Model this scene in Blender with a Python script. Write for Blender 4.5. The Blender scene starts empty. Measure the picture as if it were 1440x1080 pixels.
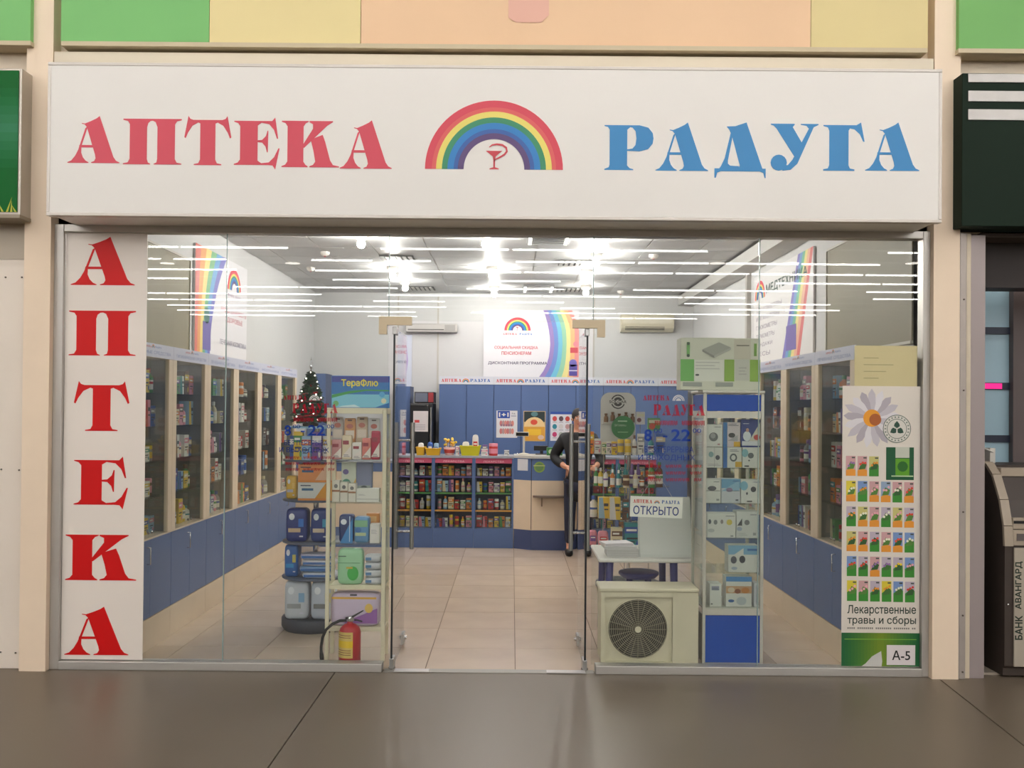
import bpy, math, random
from mathutils import Matrix, Vector
from mathutils.geometry import tessellate_polygon, delaunay_2d_cdt

# ------------------------------------------------------------------ camera
scene = bpy.context.scene
COL = scene.collection
FPX, W, H = 1280.0, 1440.0, 1080.0
PPX, PPY, CAM_H = 719.17, 563.84, 1.75
CAM_R = Matrix.Rotation(0.0009, 3, 'Z') @ Matrix.Rotation(math.pi / 2 + 0.0092, 3, 'X') @ Matrix.Rotation(0.0085, 3, 'Z')
CAM_P = Vector((0, 0, CAM_H))
cam_data = bpy.data.cameras.new('camera')
cam_data.sensor_fit = 'HORIZONTAL'
cam_data.sensor_width = 36.0
cam_data.lens = FPX / W * 36.0
cam_data.shift_x = -(PPX - W / 2) / W
cam_data.shift_y = (PPY - H / 2) / W
cam_data.clip_end = 200
cam = bpy.data.objects.new('camera', cam_data)
COL.objects.link(cam)
cam.matrix_world = Matrix.Translation(CAM_P) @ CAM_R.to_4x4()
scene.camera = cam

# ------------------------------------------------------------------ world, exposure
world = bpy.data.worlds.new('world')
scene.world = world
world.use_nodes = True
world.node_tree.nodes['Background'].inputs[0].default_value = (1.0, 0.98, 0.95, 1)
world.node_tree.nodes['Background'].inputs[1].default_value = 0.25
vs = scene.view_settings
scene.display_settings.display_device = 'sRGB'
vs.view_transform = 'Standard'
vs.look = 'None'
vs.gamma = 1.0
vs.use_curve_mapping = False
vs.exposure = 0.0
cy = scene.cycles
cy.use_denoising = True
cy.max_bounces = 10
cy.diffuse_bounces = 3
cy.glossy_bounces = 4
cy.transmission_bounces = 6
cy.transparent_max_bounces = 20
cy.caustics_reflective = False
cy.caustics_refractive = False
HALL_GLOW = 24.0      # fluorescent tubes in the hall
SHOP_GLOW = 520.0     # bulbs in the shop ceiling

# ------------------------------------------------------------------ pixel -> place (measured from the photo)
def ray(px, py):
    return CAM_R @ Vector(((px - PPX) / FPX, -(py - PPY) / FPX, -1.0))
def at(px, py, Y):
    v = ray(px, py); return CAM_P + v * (Y / v.y)
def fl(px, py):
    v = ray(px, py); return CAM_P + v * (-CAM_H / v.z)
def onx(px, py, X):
    v = ray(px, py); return CAM_P + v * (X / v.x)
def onz(px, py, Z):
    v = ray(px, py); return CAM_P + v * ((Z - CAM_H) / v.z)
def rect(x0, y0, x1, y1, Y):
    xm, ym = (x0 + x1) / 2, (y0 + y1) / 2
    return at(x0, ym, Y).x, at(x1, ym, Y).x, at(xm, y1, Y).z, at(xm, y0, Y).z   # X0 X1 Z0 Z1

# ------------------------------------------------------------------ materials
def lin(c):
    c = c / 255.0
    return c / 12.92 if c <= 0.04045 else ((c + 0.055) / 1.055) ** 2.4
MATS = {}
def C(r, g, b, rough=0.55, metal=0.0, glow=0.0, spec=0.5, vary=0.0, scale=8.0, bump=0.0, rvary=0.0):
    key = (r, g, b, rough, metal, glow, spec, vary, scale, bump, rvary)
    if key in MATS: return MATS[key]
    m = bpy.data.materials.new('paint_%02x%02x%02x' % (r, g, b))
    m.use_nodes = True
    nt = m.node_tree; p = nt.nodes['Principled BSDF']
    col = (lin(r), lin(g), lin(b), 1)
    p.inputs['Base Color'].default_value = col
    p.inputs['Roughness'].default_value = rough
    p.inputs['Metallic'].default_value = metal
    p.inputs['Specular IOR Level'].default_value = spec
    m.diffuse_color = col
    if glow:
        p.inputs['Emission Color'].default_value = col
        p.inputs['Emission Strength'].default_value = glow
    if vary or bump or rvary:
        tc = nt.nodes.new('ShaderNodeTexCoord'); nz = nt.nodes.new('ShaderNodeTexNoise')
        nz.inputs['Scale'].default_value = scale; nz.inputs['Detail'].default_value = 6
        nt.links.new(tc.outputs['Object'], nz.inputs['Vector'])
        if vary:
            rp = nt.nodes.new('ShaderNodeValToRGB')
            rp.color_ramp.elements[0].position = 0.3; rp.color_ramp.elements[1].position = 0.7
            rp.color_ramp.elements[0].color = tuple(x * (1 - vary) for x in col[:3]) + (1,)
            rp.color_ramp.elements[1].color = tuple(min(1, x * (1 + vary)) for x in col[:3]) + (1,)
            nt.links.new(nz.outputs['Fac'], rp.inputs['Fac']); nt.links.new(rp.outputs['Color'], p.inputs['Base Color'])
        if rvary:
            mr = nt.nodes.new('ShaderNodeMapRange')
            mr.inputs['To Min'].default_value = max(0, rough - rvary); mr.inputs['To Max'].default_value = rough + rvary
            nt.links.new(nz.outputs['Fac'], mr.inputs['Value']); nt.links.new(mr.outputs['Result'], p.inputs['Roughness'])
        if bump:
            bp = nt.nodes.new('ShaderNodeBump'); bp.inputs['Strength'].default_value = bump; bp.inputs['Distance'].default_value = 0.01
            nt.links.new(nz.outputs['Fac'], bp.inputs['Height']); nt.links.new(bp.outputs['Normal'], p.inputs['Normal'])
    MATS[key] = m
    return m
def glass(name, tint=(1, 1, 1), base=0.035, rough=0.0, veil=0.0, graze=1.0):
    """thin architectural glass: Schlick reflection over a tinted clear pane"""
    if name in MATS: return MATS[name]
    m = bpy.data.materials.new(name); m.use_nodes = True
    nt = m.node_tree; nt.nodes.clear()
    out = nt.nodes.new('ShaderNodeOutputMaterial'); mix = nt.nodes.new('ShaderNodeMixShader')
    tr = nt.nodes.new('ShaderNodeBsdfTransparent'); gl = nt.nodes.new('ShaderNodeBsdfGlossy')
    tr.inputs['Color'].default_value = tint + (1,)
    gl.inputs['Roughness'].default_value = rough
    lw = nt.nodes.new('ShaderNodeLayerWeight'); lw.inputs['Blend'].default_value = 0.5
    pw = nt.nodes.new('ShaderNodeMath'); pw.operation = 'POWER'; pw.inputs[1].default_value = 5
    ma = nt.nodes.new('ShaderNodeMath'); ma.operation = 'MULTIPLY_ADD'; ma.inputs[1].default_value = (1 - base) * graze; ma.inputs[2].default_value = base
    nt.links.new(lw.outputs['Facing'], pw.inputs[0]); nt.links.new(pw.outputs[0], ma.inputs[0])
    nt.links.new(ma.outputs[0], mix.inputs['Fac']); nt.links.new(tr.outputs[0], mix.inputs[1]); nt.links.new(gl.outputs[0], mix.inputs[2])
    last = mix
    if veil:                                     # pale veil standing in for reflected haze, mixed in as colour
        df = nt.nodes.new('ShaderNodeBsdfDiffuse'); df.inputs['Color'].default_value = (0.8, 0.78, 0.74, 1)
        m2 = nt.nodes.new('ShaderNodeMixShader'); m2.inputs['Fac'].default_value = veil
        nt.links.new(mix.outputs[0], m2.inputs[1]); nt.links.new(df.outputs[0], m2.inputs[2]); last = m2
    nt.links.new(last.outputs[0], out.inputs['Surface'])
    MATS[name] = m
    return m
def film(r, g, b, a=0.6):                     # translucent window lettering
    k = ('film', r, g, b, a)
    if k not in MATS:
        m = bpy.data.materials.new('film_%02x%02x%02x' % (r, g, b)); m.use_nodes = True; nt = m.node_tree; nt.nodes.clear()
        out = nt.nodes.new('ShaderNodeOutputMaterial'); mx = nt.nodes.new('ShaderNodeMixShader'); t = nt.nodes.new('ShaderNodeBsdfTransparent'); d = nt.nodes.new('ShaderNodeBsdfDiffuse')
        d.inputs['Color'].default_value = (lin(r), lin(g), lin(b), 1); mx.inputs['Fac'].default_value = a
        t.inputs['Color'].default_value = (0.4 + .6 * lin(r), 0.4 + .6 * lin(g), 0.4 + .6 * lin(b), 1)
        nt.links.new(t.outputs[0], mx.inputs[1]); nt.links.new(d.outputs[0], mx.inputs[2]); nt.links.new(mx.outputs[0], out.inputs['Surface'])
        m.diffuse_color = (lin(r), lin(g), lin(b), 1); MATS[k] = m
    return MATS[k]
WHITE = C(236, 232, 226, 0.45)
BLACK = C(18, 18, 20, 0.4)
CHROME = C(200, 200, 200, 0.18, 1.0)
STEEL = C(176, 176, 174, 0.32, 1.0)
ALU = C(190, 186, 180, 0.4, 0.55)
BEIGE = C(246, 224, 198, 0.6, vary=0.03, scale=3)
CREAM = C(226, 218, 190, 0.45)
CABW = C(226, 206, 180, 0.5, vary=0.04, scale=5)       # pale wood-look laminate
BLUE = C(82, 106, 152, 0.4)                            # cabinet blue
NAVY = C(50, 52, 116, 0.45)
RED = C(214, 14, 16, 0.45, spec=0.3)
GLASS = glass('shop_glass', (0.97, 0.985, 0.975), 0.035, veil=0.006)
CGLASS = glass('cabinet_glass', (0.94, 0.96, 0.945), 0.03, graze=0.35)
SGLASS = glass('shelf_glass', (0.93, 0.965, 0.95), 0.03, graze=0.5)

# ------------------------------------------------------------------ mesh building
class Fr:                                   # a picture plane: origin, right, up; normal faces the viewer
    def __init__(s, o, u, v):
        s.o, s.u, s.v = Vector(o), Vector(u), Vector(v); s.n = s.u.cross(s.v)
    def p(s, a, b, t=0.0): return s.o + s.u * a + s.v * b + s.n * t
def front(Y): return Fr((0, Y, 0), (1, 0, 0), (0, 0, 1))
class MB:
    def __init__(s): s.v = []; s.f = []; s.m = []; s.s = []; s.mats = []
    def mi(s, m):
        if m not in s.mats: s.mats.append(m)
        return s.mats.index(m)
    def add(s, vs_, fs, m, smooth=False):
        b = len(s.v); k = s.mi(m)
        s.v.extend(Vector(x) for x in vs_)
        for f in fs: s.f.append([b + i for i in f]); s.m.append(k); s.s.append(smooth)
        return s
    def box(s, x0, x1, y0, y1, z0, z1, m):
        if x0 > x1: x0, x1 = x1, x0
        if y0 > y1: y0, y1 = y1, y0
        if z0 > z1: z0, z1 = z1, z0
        vs_ = [(x0, y0, z0), (x1, y0, z0), (x1, y1, z0), (x0, y1, z0), (x0, y0, z1), (x1, y0, z1), (x1, y1, z1), (x0, y1, z1)]
        return s.add(vs_, [(3, 2, 1, 0), (4, 5, 6, 7), (0, 1, 5, 4), (1, 2, 6, 5), (2, 3, 7, 6), (3, 0, 4, 7)], m)
    def fbox(s, fr, a0, a1, b0, b1, t0, t1, m):     # box in a frame
        vs_ = [fr.p(a, b, t) for t in (t0, t1) for a, b in ((a0, b0), (a1, b0), (a1, b1), (a0, b1))]
        return s.add(vs_, [(3, 2, 1, 0), (4, 5, 6, 7), (0, 1, 5, 4), (1, 2, 6, 5), (2, 3, 7, 6), (3, 0, 4, 7)], m)
    def flat(s, pts, fr, t, m, t0=None):            # filled outline, optional thickness
        n = len(pts)
        tri = tessellate_polygon([[Vector((a, b, 0)) for a, b in pts]])
        fs = []
        for a, b, c in tri:
            A, B, D = pts[a], pts[b], pts[c]
            cr = (B[0] - A[0]) * (D[1] - A[1]) - (B[1] - A[1]) * (D[0] - A[0])
            fs.append((a, b, c) if cr > 0 else (a, c, b))
        s.add([fr.p(a, b, t) for a, b in pts], fs, m)
        if t0 is not None:
            ar = sum(pts[i][0] * pts[(i + 1) % n][1] - pts[(i + 1) % n][0] * pts[i][1] for i in range(n))
            vs_ = [fr.p(a, b, t) for a, b in pts] + [fr.p(a, b, t0) for a, b in pts]
            sd = [(i, n + i, n + (i + 1) % n, (i + 1) % n) if ar > 0 else (i, (i + 1) % n, n + (i + 1) % n, n + i) for i in range(n)]
            s.add(vs_, sd, m)
            s.add([fr.p(a, b, t0) for a, b in pts], [f[::-1] for f in fs], m)
        return s
    def quad(s, fr, a0, a1, b0, b1, t, m):
        return s.add([fr.p(a0, b0, t), fr.p(a1, b0, t), fr.p(a1, b1, t), fr.p(a0, b1, t)], [(0, 1, 2, 3)], m)
    def disc(s, fr, a, b, r, t, m, n=24, ry=None, a0=0.0, a1=None):
        a1 = a0 + 2 * math.pi if a1 is None else a1
        ry = ry or r
        pts = [(a + r * math.cos(a0 + (a1 - a0) * i / n), b + ry * math.sin(a0 + (a1 - a0) * i / n)) for i in range(n)]
        return s.add([fr.p(x, y, t) for x, y in pts], [tuple(range(n))], m)
    def arc(s, fr, a, b, r0, r1, t, m, a0=0.0, a1=math.pi, n=32, t0=None):
        vs_ = []; fs = []
        for i in range(n + 1):
            g = a0 + (a1 - a0) * i / n
            for r in (r0, r1): vs_.append(fr.p(a + r * math.cos(g), b + r * math.sin(g), t))
        for i in range(n): fs.append((2 * i, 2 * i + 1, 2 * i + 3, 2 * i + 2))
        s.add(vs_, fs, m)
        if t0 is not None:
            k = len(vs_)
            v2 = vs_ + [v + fr.n * (t0 - t) for v in vs_]
            f2 = []
            for i in range(n):
                f2 += [(2 * i + 1, k + 2 * i + 1, k + 2 * i + 3, 2 * i + 3), (2 * i, 2 * i + 2, k + 2 * i + 2, k + 2 * i)]
            f2 += [(0, k, k + 1, 1), (2 * n, 2 * n + 1, k + 2 * n + 1, k + 2 * n)]
            s.add(v2, f2, m)
        return s
    def tube(s, pts, r, m, n=8, caps=True):
        pts = [Vector(p) for p in pts]; vs_ = []; fs = []
        rr = r if isinstance(r, (list, tuple)) else [r] * len(pts)
        up = None
        for i, p in enumerate(pts):
            d = (pts[min(i + 1, len(pts) - 1)] - pts[max(i - 1, 0)]).normalized()
            if up is None: up = Vector((0, 0, 1)) if abs(d.z) < 0.9 else Vector((1, 0, 0))
            a = d.cross(up).normalized(); up = a.cross(d).normalized()
            for k in range(n):
                g = 2 * math.pi * k / n
                vs_.append(p + (a * math.cos(g) + up * math.sin(g)) * rr[i])
        for i in range(len(pts) - 1):
            for k in range(n):
                fs.append((i * n + k, i * n + (k + 1) % n, (i + 1) * n + (k + 1) % n, (i + 1) * n + k))
        s.add(vs_, fs, m, True)
        if caps:
            e = (len(pts) - 1) * n
            s.add(vs_[:n], [tuple(range(n))[::-1]], m); s.add(vs_[e:], [tuple(range(n))], m)
        return s
    def lathe(s, prof, c, m, n=16, smooth=True, sy=1.0):      # profile of (radius, z) about a vertical axis
        c = Vector(c); vs_ = []; fs = []
        for r, z in prof:
            for k in range(n):
                g = 2 * math.pi * k / n
                vs_.append(c + Vector((r * math.cos(g), r * math.sin(g) * sy, z)))
        for i in range(len(prof) - 1):
            for k in range(n):
                fs.append((i * n + k, i * n + (k + 1) % n, (i + 1) * n + (k + 1) % n, (i + 1) * n + k))
        s.add(vs_, fs, m, smooth)
        if prof[0][0] > 1e-5: s.add(vs_[:n], [tuple(range(n))[::-1]], m)
        if prof[-1][0] > 1e-5: s.add(vs_[-n:], [tuple(range(n))], m)
        return s
    def ball(s, c, r, m, n=12, k=7):
        return s.lathe([(r * math.sin(math.pi * i / k), -r * math.cos(math.pi * i / k)) for i in range(k + 1)], c, m, n)
    def pillow(s, x0, x1, y0, y1, z0, z1, m, n=8, e=0.35):    # soft plastic pack
        vs_ = []; fs = []; cx, cy_, cz = (x0 + x1) / 2, (y0 + y1) / 2, (z0 + z1) / 2
        sg = lambda w: math.copysign(abs(w) ** e, w)
        K = 2 * n
        for i in range(n + 1):
            ph = -math.pi / 2 + math.pi * i / n
            for k in range(K):
                th = 2 * math.pi * (k + 0.5) / K
                vs_.append((cx + (x1 - x0) / 2 * sg(math.cos(ph)) * sg(math.cos(th)), cy_ + (y1 - y0) / 2 * sg(math.cos(ph)) * sg(math.sin(th)), cz + (z1 - z0) / 2 * sg(math.sin(ph))))
        for i in range(n):
            for k in range(K): fs.append((i * K + k, i * K + (k + 1) % K, (i + 1) * K + (k + 1) % K, (i + 1) * K + k))
        return s.add(vs_, fs, m, True)
    def text(s, st, fr, a0, a1, b0, b1, t, m, bold=0.0, serif=False, keep=False):   # lettering fitted to a rectangle
        vs_, fs, w, h = (serif2d if serif else text2d)(st, bold)
        ka, kb = (a1 - a0) / w, (b1 - b0) / h
        off = 0
        if keep and ka > kb: off = ((a1 - a0) - w * kb) / 2; ka = kb
        return s.add([fr.p(a0 + off + x * ka, b0 + y * kb, t) for x, y in vs_], fs, m)
    def mesh(s, name, org=(0, 0, 0)):
        o = Vector(org)
        me = bpy.data.meshes.new(name)
        me.from_pydata([tuple(v - o) for v in s.v], [], s.f)
        for m in s.mats: me.materials.append(m)
        me.polygons.foreach_set('material_index', s.m)
        me.polygons.foreach_set('use_smooth', s.s)
        me.update()
        return me
    def build(s, name, parent=None, bevel=0.0, org=None, seg=2):
        base = wloc(parent) if parent else Vector(org or (0, 0, 0))
        ob = bpy.data.objects.new(name, s.mesh(name, base)); COL.objects.link(ob)
        if parent: ob.parent = parent
        else: ob.location = base
        if bevel:
            b = ob.modifiers.new('bevel', 'BEVEL'); b.width = bevel; b.segments = seg; b.limit_method = 'ANGLE'; b.angle_limit = math.radians(50)
        return ob
def wloc(o):
    v = Vector((0, 0, 0))
    while o: v += o.location; o = o.parent
    return v
def tag(o, label=None, cat=None, group=None, kind=None):
    if label: o['label'] = label
    if cat: o['category'] = cat
    if group: o['group'] = group
    if kind: o['kind'] = kind
    return o
def thing(name, label, cat, loc=(0, 0, 0), group=None):
    o = bpy.data.objects.new(name, None); COL.objects.link(o); o.location = loc; o.empty_display_size = 0.1
    return tag(o, label, cat, group)
def struct(name, mb, parent=None, bevel=0.0, label=None):
    o = mb.build(name, parent, bevel)
    if not parent: o['kind'] = 'structure'
    if label: o['label'] = label
    return o
def sgroup(name, loc=(0, 0, 0), label=None):
    o = bpy.data.objects.new(name, None); COL.objects.link(o); o.location = loc; o['kind'] = 'structure'
    if label: o['label'] = label
    return o
def B(*a): return MB().box(*a)

# ------------------------------------------------------------------ lettering
_T = {}
def text2d(st, bold=0.0):
    """outline of a word, filled by winding number (glyph contours may overlap)"""
    k = (st, bold)
    if k not in _T:
        c = bpy.data.curves.new('t', 'FONT'); c.body = st
        o = bpy.data.objects.new('t', c); cu = o.to_curve(bpy.context.evaluated_depsgraph_get())
        loops = []
        for sp in cu.splines:
            bp = sp.bezier_points; n = len(bp); pts = []
            for i in range(n):
                a, b = bp[i], bp[(i + 1) % n]
                P = [a.co, a.handle_right, b.handle_left, b.co]
                bent = abs((P[1] - P[0]).cross(P[3] - P[0]).z) + abs((P[2] - P[3]).cross(P[3] - P[0]).z) > 1e-5
                for q in range(3 if bent else 1):
                    u = q / 3.0; w = 1 - u
                    v = P[0] * w ** 3 + P[1] * 3 * w * w * u + P[2] * 3 * w * u * u + P[3] * u ** 3
                    if not pts or (Vector((v.x, v.y)) - pts[-1]).length > 1e-4: pts.append(Vector((v.x, v.y)))
            if len(pts) > 2 and (pts[0] - pts[-1]).length < 1e-4: pts.pop()
            loops.append((sp.character_index, pts))
        flip = {}
        for ci, p in loops:
            ar = sum(p[i].x * p[(i + 1) % len(p)].y - p[(i + 1) % len(p)].x * p[i].y for i in range(len(p)))
            if abs(ar) > abs(flip.get(ci, 0)): flip[ci] = ar
        if bold:
            fat = []
            for ci, pts in loops:
                sg = bold if flip[ci] < 0 else -bold
                m = len(pts); out = []
                for i in range(m):
                    d0 = (pts[i] - pts[i - 1]).normalized(); d1 = (pts[(i + 1) % m] - pts[i]).normalized()
                    nn = Vector((-d0.y - d1.y, d0.x + d1.x)); L = nn.length
                    nn = nn / L if L > 1e-4 else Vector((-d1.y, d1.x))
                    out.append(pts[i] + nn * sg * min(1.6, 1 / max(.4, L / 2)))
                fat.append((ci, out))
            loops = fat
        vs_ = []; fs = []
        for ci in sorted({a for a, _ in loops}):
            ls = [p for a, p in loops if a == ci]; co = []; ed = []
            for p in ls:
                b = len(co); co += p; ed += [(b + i, b + (i + 1) % len(p)) for i in range(len(p))]
            r = delaunay_2d_cdt(co, ed, [], 0, 1e-6)
            b = len(vs_); vs_ += [(v.x, v.y) for v in r[0]]
            for f in r[2]:
                g = sum((r[0][i] for i in f), Vector((0, 0))) / len(f); wn = 0
                for p in ls:
                    for i in range(len(p)):
                        A, B_ = p[i], p[(i + 1) % len(p)]
                        if (A.y <= g.y) != (B_.y <= g.y):
                            x = A.x + (g.y - A.y) / (B_.y - A.y) * (B_.x - A.x)
                            if x > g.x: wn += 1 if B_.y > A.y else -1
                if wn: fs.append(tuple(b + i for i in f))
        x0 = min(v[0] for v in vs_); y0 = min(v[1] for v in vs_); x1 = max(v[0] for v in vs_); y1 = max(v[1] for v in vs_)
        _T[k] = ([(a - x0, b - y0) for a, b in vs_], fs, x1 - x0, y1 - y0)
        o.to_curve_clear(); bpy.data.objects.remove(o); bpy.data.curves.remove(c)
    return _T[k]
SER = {   # fat-face serif capitals, outlines in units of the cap height
 'А': [[(.36,.85),(.45,.84),(.60,.89),(.75,.95),(.83,1.0),(1.20,.13),(1.27,.05),(1.36,.015),(1.36,0),(.62,0),(.62,.015),(.70,.04),(.735,.10),(.72,.18),(.50,.76),(.44,.82),(.37,.835)],
       [(.52,.78),(.36,.36),(.355,.22),(.40,.12),(.47,.05),(.55,.015),(.55,0),(0,0),(0,.015),(.10,.05),(.20,.15),(.28,.28),(.46,.74)],
       [(.31,.38),(.66,.38),(.67,.33),(.30,.33)]],
 'П': [[(0,1),(0,.975),(.12,.95),(.17,.88),(.17,.12),(.12,.04),(0,.02),(0,0),(.70,0),(.70,.015),(.64,.04),(.61,.12),(.61,.82),(.64,.91),(.70,.955),(.76,.96),(.83,.93),(.88,.82),(.88,.12),(.86,.04),(.79,.015),(.79,0),(1.5,0),(1.5,.02),(1.38,.04),(1.33,.12),(1.33,.88),(1.38,.95),(1.5,.975),(1.5,1)]],
 'Т': [[(.09,1.06),(.13,1.0),(.20,.975),(.86,.975),(.93,1.0),(.97,1.06),(1.06,.60),(1.03,.58),(.98,.70),(.88,.85),(.75,.92),(.70,.90),(.70,.12),(.74,.04),(.84,.02),(.84,0),(.22,0),(.22,.02),(.32,.04),(.36,.12),(.36,.90),(.31,.92),(.18,.85),(.08,.70),(.03,.58),(0,.60)]],
 'Е': [[(0,1),(1.0,1),(1.08,1.08),(1.16,.60),(1.13,.60),(1.05,.80),(.92,.93),(.72,.96),(.62,.90),(.62,.56),(.74,.57),(.84,.66),(.88,.78),(.90,.78),(.89,.29),(.87,.29),(.83,.42),(.74,.51),(.62,.52),(.62,.10),(.72,.04),(.92,.06),(1.06,.18),(1.17,.38),(1.20,.38),(1.09,-.1),(1.02,-.01),(.9,0),(0,0),(0,.02),(.10,.05),(.16,.12),(.16,.88),(.10,.95),(0,.98)]],
 'К': [[(0,1),(.74,1),(.74,.98),(.66,.95),(.60,.88),(.60,.12),(.66,.05),(.72,.02),(.72,0),(0,0),(0,.02),(.10,.05),(.16,.12),(.16,.88),(.10,.95),(0,.98)],
       [(.76,1),(1.41,1),(1.41,.98),(1.25,.90),(.62,.42),(.60,.42),(.60,.50),(.86,.83),(.86,.93),(.76,.975)],
       [(.80,.60),(1.13,.70),(1.20,.55),(1.34,.15),(1.42,.05),(1.59,.02),(1.59,0),(.77,0),(.77,.02),(.87,.05),(.93,.12),(.88,.35)]],
 'Р': [[(0,1),(.60,1),(.60,.97),(.52,.9),(.52,.1),(.58,.04),(.66,.02),(.66,0),(0,0),(0,.02),(.1,.06),(.12,.12),(.12,.9),(.08,.96),(0,.98)],
       [(.52,1),(.80,1),(1.0,.95),(1.1,.83),(1.12,.71),(1.1,.59),(1.0,.47),(.80,.42),(.52,.43),(.52,.46),(.64,.48),(.71,.56),(.73,.71),(.71,.87),(.64,.95),(.52,.97)]],
 'Д': [[(.26,.93),(.45,.94),(.69,1.02),(1.02,.08),(1.05,0),(.50,0),(.55,.1),(.52,.2),(.38,.72),(.32,.86)],
       [(.40,.78),(.29,.2),(.29,.13),(.34,.09),(.53,.08),(.52,0),(.08,0),(.14,.08),(.22,.25),(.35,.80)],
       [(0,-.17),(.03,-.17),(.06,-.06),(.14,-.03),(.98,-.03),(1.06,-.06),(1.09,-.17),(1.11,-.17),(1.11,.03),(0,.03)]],
 'У': [[(0,1),(.50,1),(.50,.98),(.46,.93),(.68,.55),(.55,.22),(.12,.90),(.06,.96),(0,.98)],
       [(.63,1),(1.0,1),(1.0,.98),(.90,.93),(.56,.15),(.42,.02),(.25,0),(.22,.10),(.36,.12),(.46,.24),(.80,.90),(.75,.96),(.63,.98)],
       [(.17+.17*math.cos(i*math.pi/8), .17+.17*math.sin(i*math.pi/8)) for i in range(16)]],
 'Г': [[(0,1),(.72,1),(.82,1.06),(.90,.64),(.87,.64),(.80,.80),(.68,.91),(.58,.93),(.55,.88),(.55,.12),(.58,.05),(.68,.03),(.68,0),(0,0),(0,.03),(.1,.05),(.13,.12),(.13,.88),(.1,.95),(0,.98)]],
}
_S = {}
def serif2d(st, bold=0.0):
    if st not in _S:
        vs_ = []; fs = []; x = 0.0
        for ch in st:
            if ch == ' ': x += 1.2; continue
            for poly in SER[ch]:
                b = len(vs_); vs_ += [(x + a, c) for a, c in poly]
                for t in tessellate_polygon([[Vector((a, c, 0)) for a, c in poly]]):
                    A, B_, D = (poly[i] for i in t)
                    cr = (B_[0] - A[0]) * (D[1] - A[1]) - (B_[1] - A[1]) * (D[0] - A[0])
                    fs.append(tuple(b + i for i in (t if cr > 0 else (t[0], t[2], t[1]))))
            x += max(a for p in SER[ch] for a, _ in p) + 0.12
        x0 = min(v[0] for v in vs_); y0 = min(v[1] for v in vs_); x1 = max(v[0] for v in vs_); y1 = max(v[1] for v in vs_)
        _S[st] = ([(a - x0, c - y0) for a, c in vs_], fs, x1 - x0, y1 - y0)
    return _S[st]
def serif_letter(ch, name, fr, a0, a1, b0, b1, t, t0, m, parent):
    pl = SER[ch]
    x1 = max(a for p in pl for a, _ in p); y0 = min(c for p in pl for _, c in p); y1 = max(c for p in pl for _, c in p)
    mb = MB()
    for k, p in enumerate(pl):
        q = [(a0 + a / x1 * (a1 - a0), b0 + (c - y0) / (y1 - y0) * (b1 - b0)) for a, c in p]
        mb.flat(q, fr, t + k * 0.0002, m, t0)
    return mb.build(name, parent)
def rainbow(mb, fr, a, b, r1, t, soft=False, flip=None):       # the shop's emblem: seven bands over a bowl and snake
    cs = [(222, 66, 84), (226, 92, 96), (238, 222, 112), (54, 146, 104), (36, 132, 200), (46, 98, 176), (92, 66, 120)]
    ws = [0.13, 0.07, 0.10, 0.08, 0.11, 0.07, 0.09]
    r = 1.0
    for c, w in zip(cs, ws):
        mb.arc(fr, a, b, r1 * (r - w), r1 * r, t, C(*c), n=20); r -= w

# ================================================================== THE SETTING
D = 6.077                                   # plane of the shop window
SXL, SXR, SZT = -3.057, 2.774, 2.958        # shopfront opening
CEIL, BACK = 3.53, 14.0                     # shop ceiling, back wall
# hall floor: polished concrete slabs with saw-cut joints
CONC = C(116, 104, 90, 0.36, vary=0.06, scale=0.5, rvary=0.04, spec=0.28)
floor = sgroup('floor', (0, 0, 0), 'polished grey-brown concrete floor of the market hall')
struct('floor_bed', B(-18, 18, -36, 6.12, -0.2, -0.012, C(58, 52, 46, 0.8)), floor)
jl0, jl1 = fl(470, 947), fl(378, 1078)
jr0, jr1 = fl(1330, 962), fl(1382, 1003)
def jx(p, q, y): return p.x + (q.x - p.x) * (y - p.y) / (q.y - p.y)
def slab(x00, x01, x10, x11, y0, y1):       # near edge x00..x01 at y0, far edge x10..x11 at y1
    mb = MB(); g = 0.004
    mb.flat([(x00 + g, y0 + g), (x01 - g, y0 + g), (x11 - g, y1 - g), (x10 + g, y1 - g)], Fr((0, 0, 0), (1, 0, 0), (0, 1, 0)), 0.0, CONC, -0.012)
    mb.build('slab', floor)
ya, yb = 0.6, 6.12
for (y0, y1) in ((ya, yb), (-5.4, ya), (-11.4, -5.4), (-17.4, -11.4), (-36, -17.4)):
    L0, L1 = (jx(jl0, jl1, y0), jx(jl0, jl1, y1)) if y0 >= ya else ((-1.15,) * 2)
    R0, R1 = (jx(jr0, jr1, y0), jx(jr0, jr1, y1)) if y0 >= ya else ((2.9,) * 2)
    xs0 = [-18, -7.2, L0, R0, 8.6, 18]; xs1 = [-18, -7.2, L1, R1, 8.6, 18]
    for k in range(5): slab(xs0[k], xs0[k + 1], xs1[k], xs1[k + 1], y0, y1)
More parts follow.
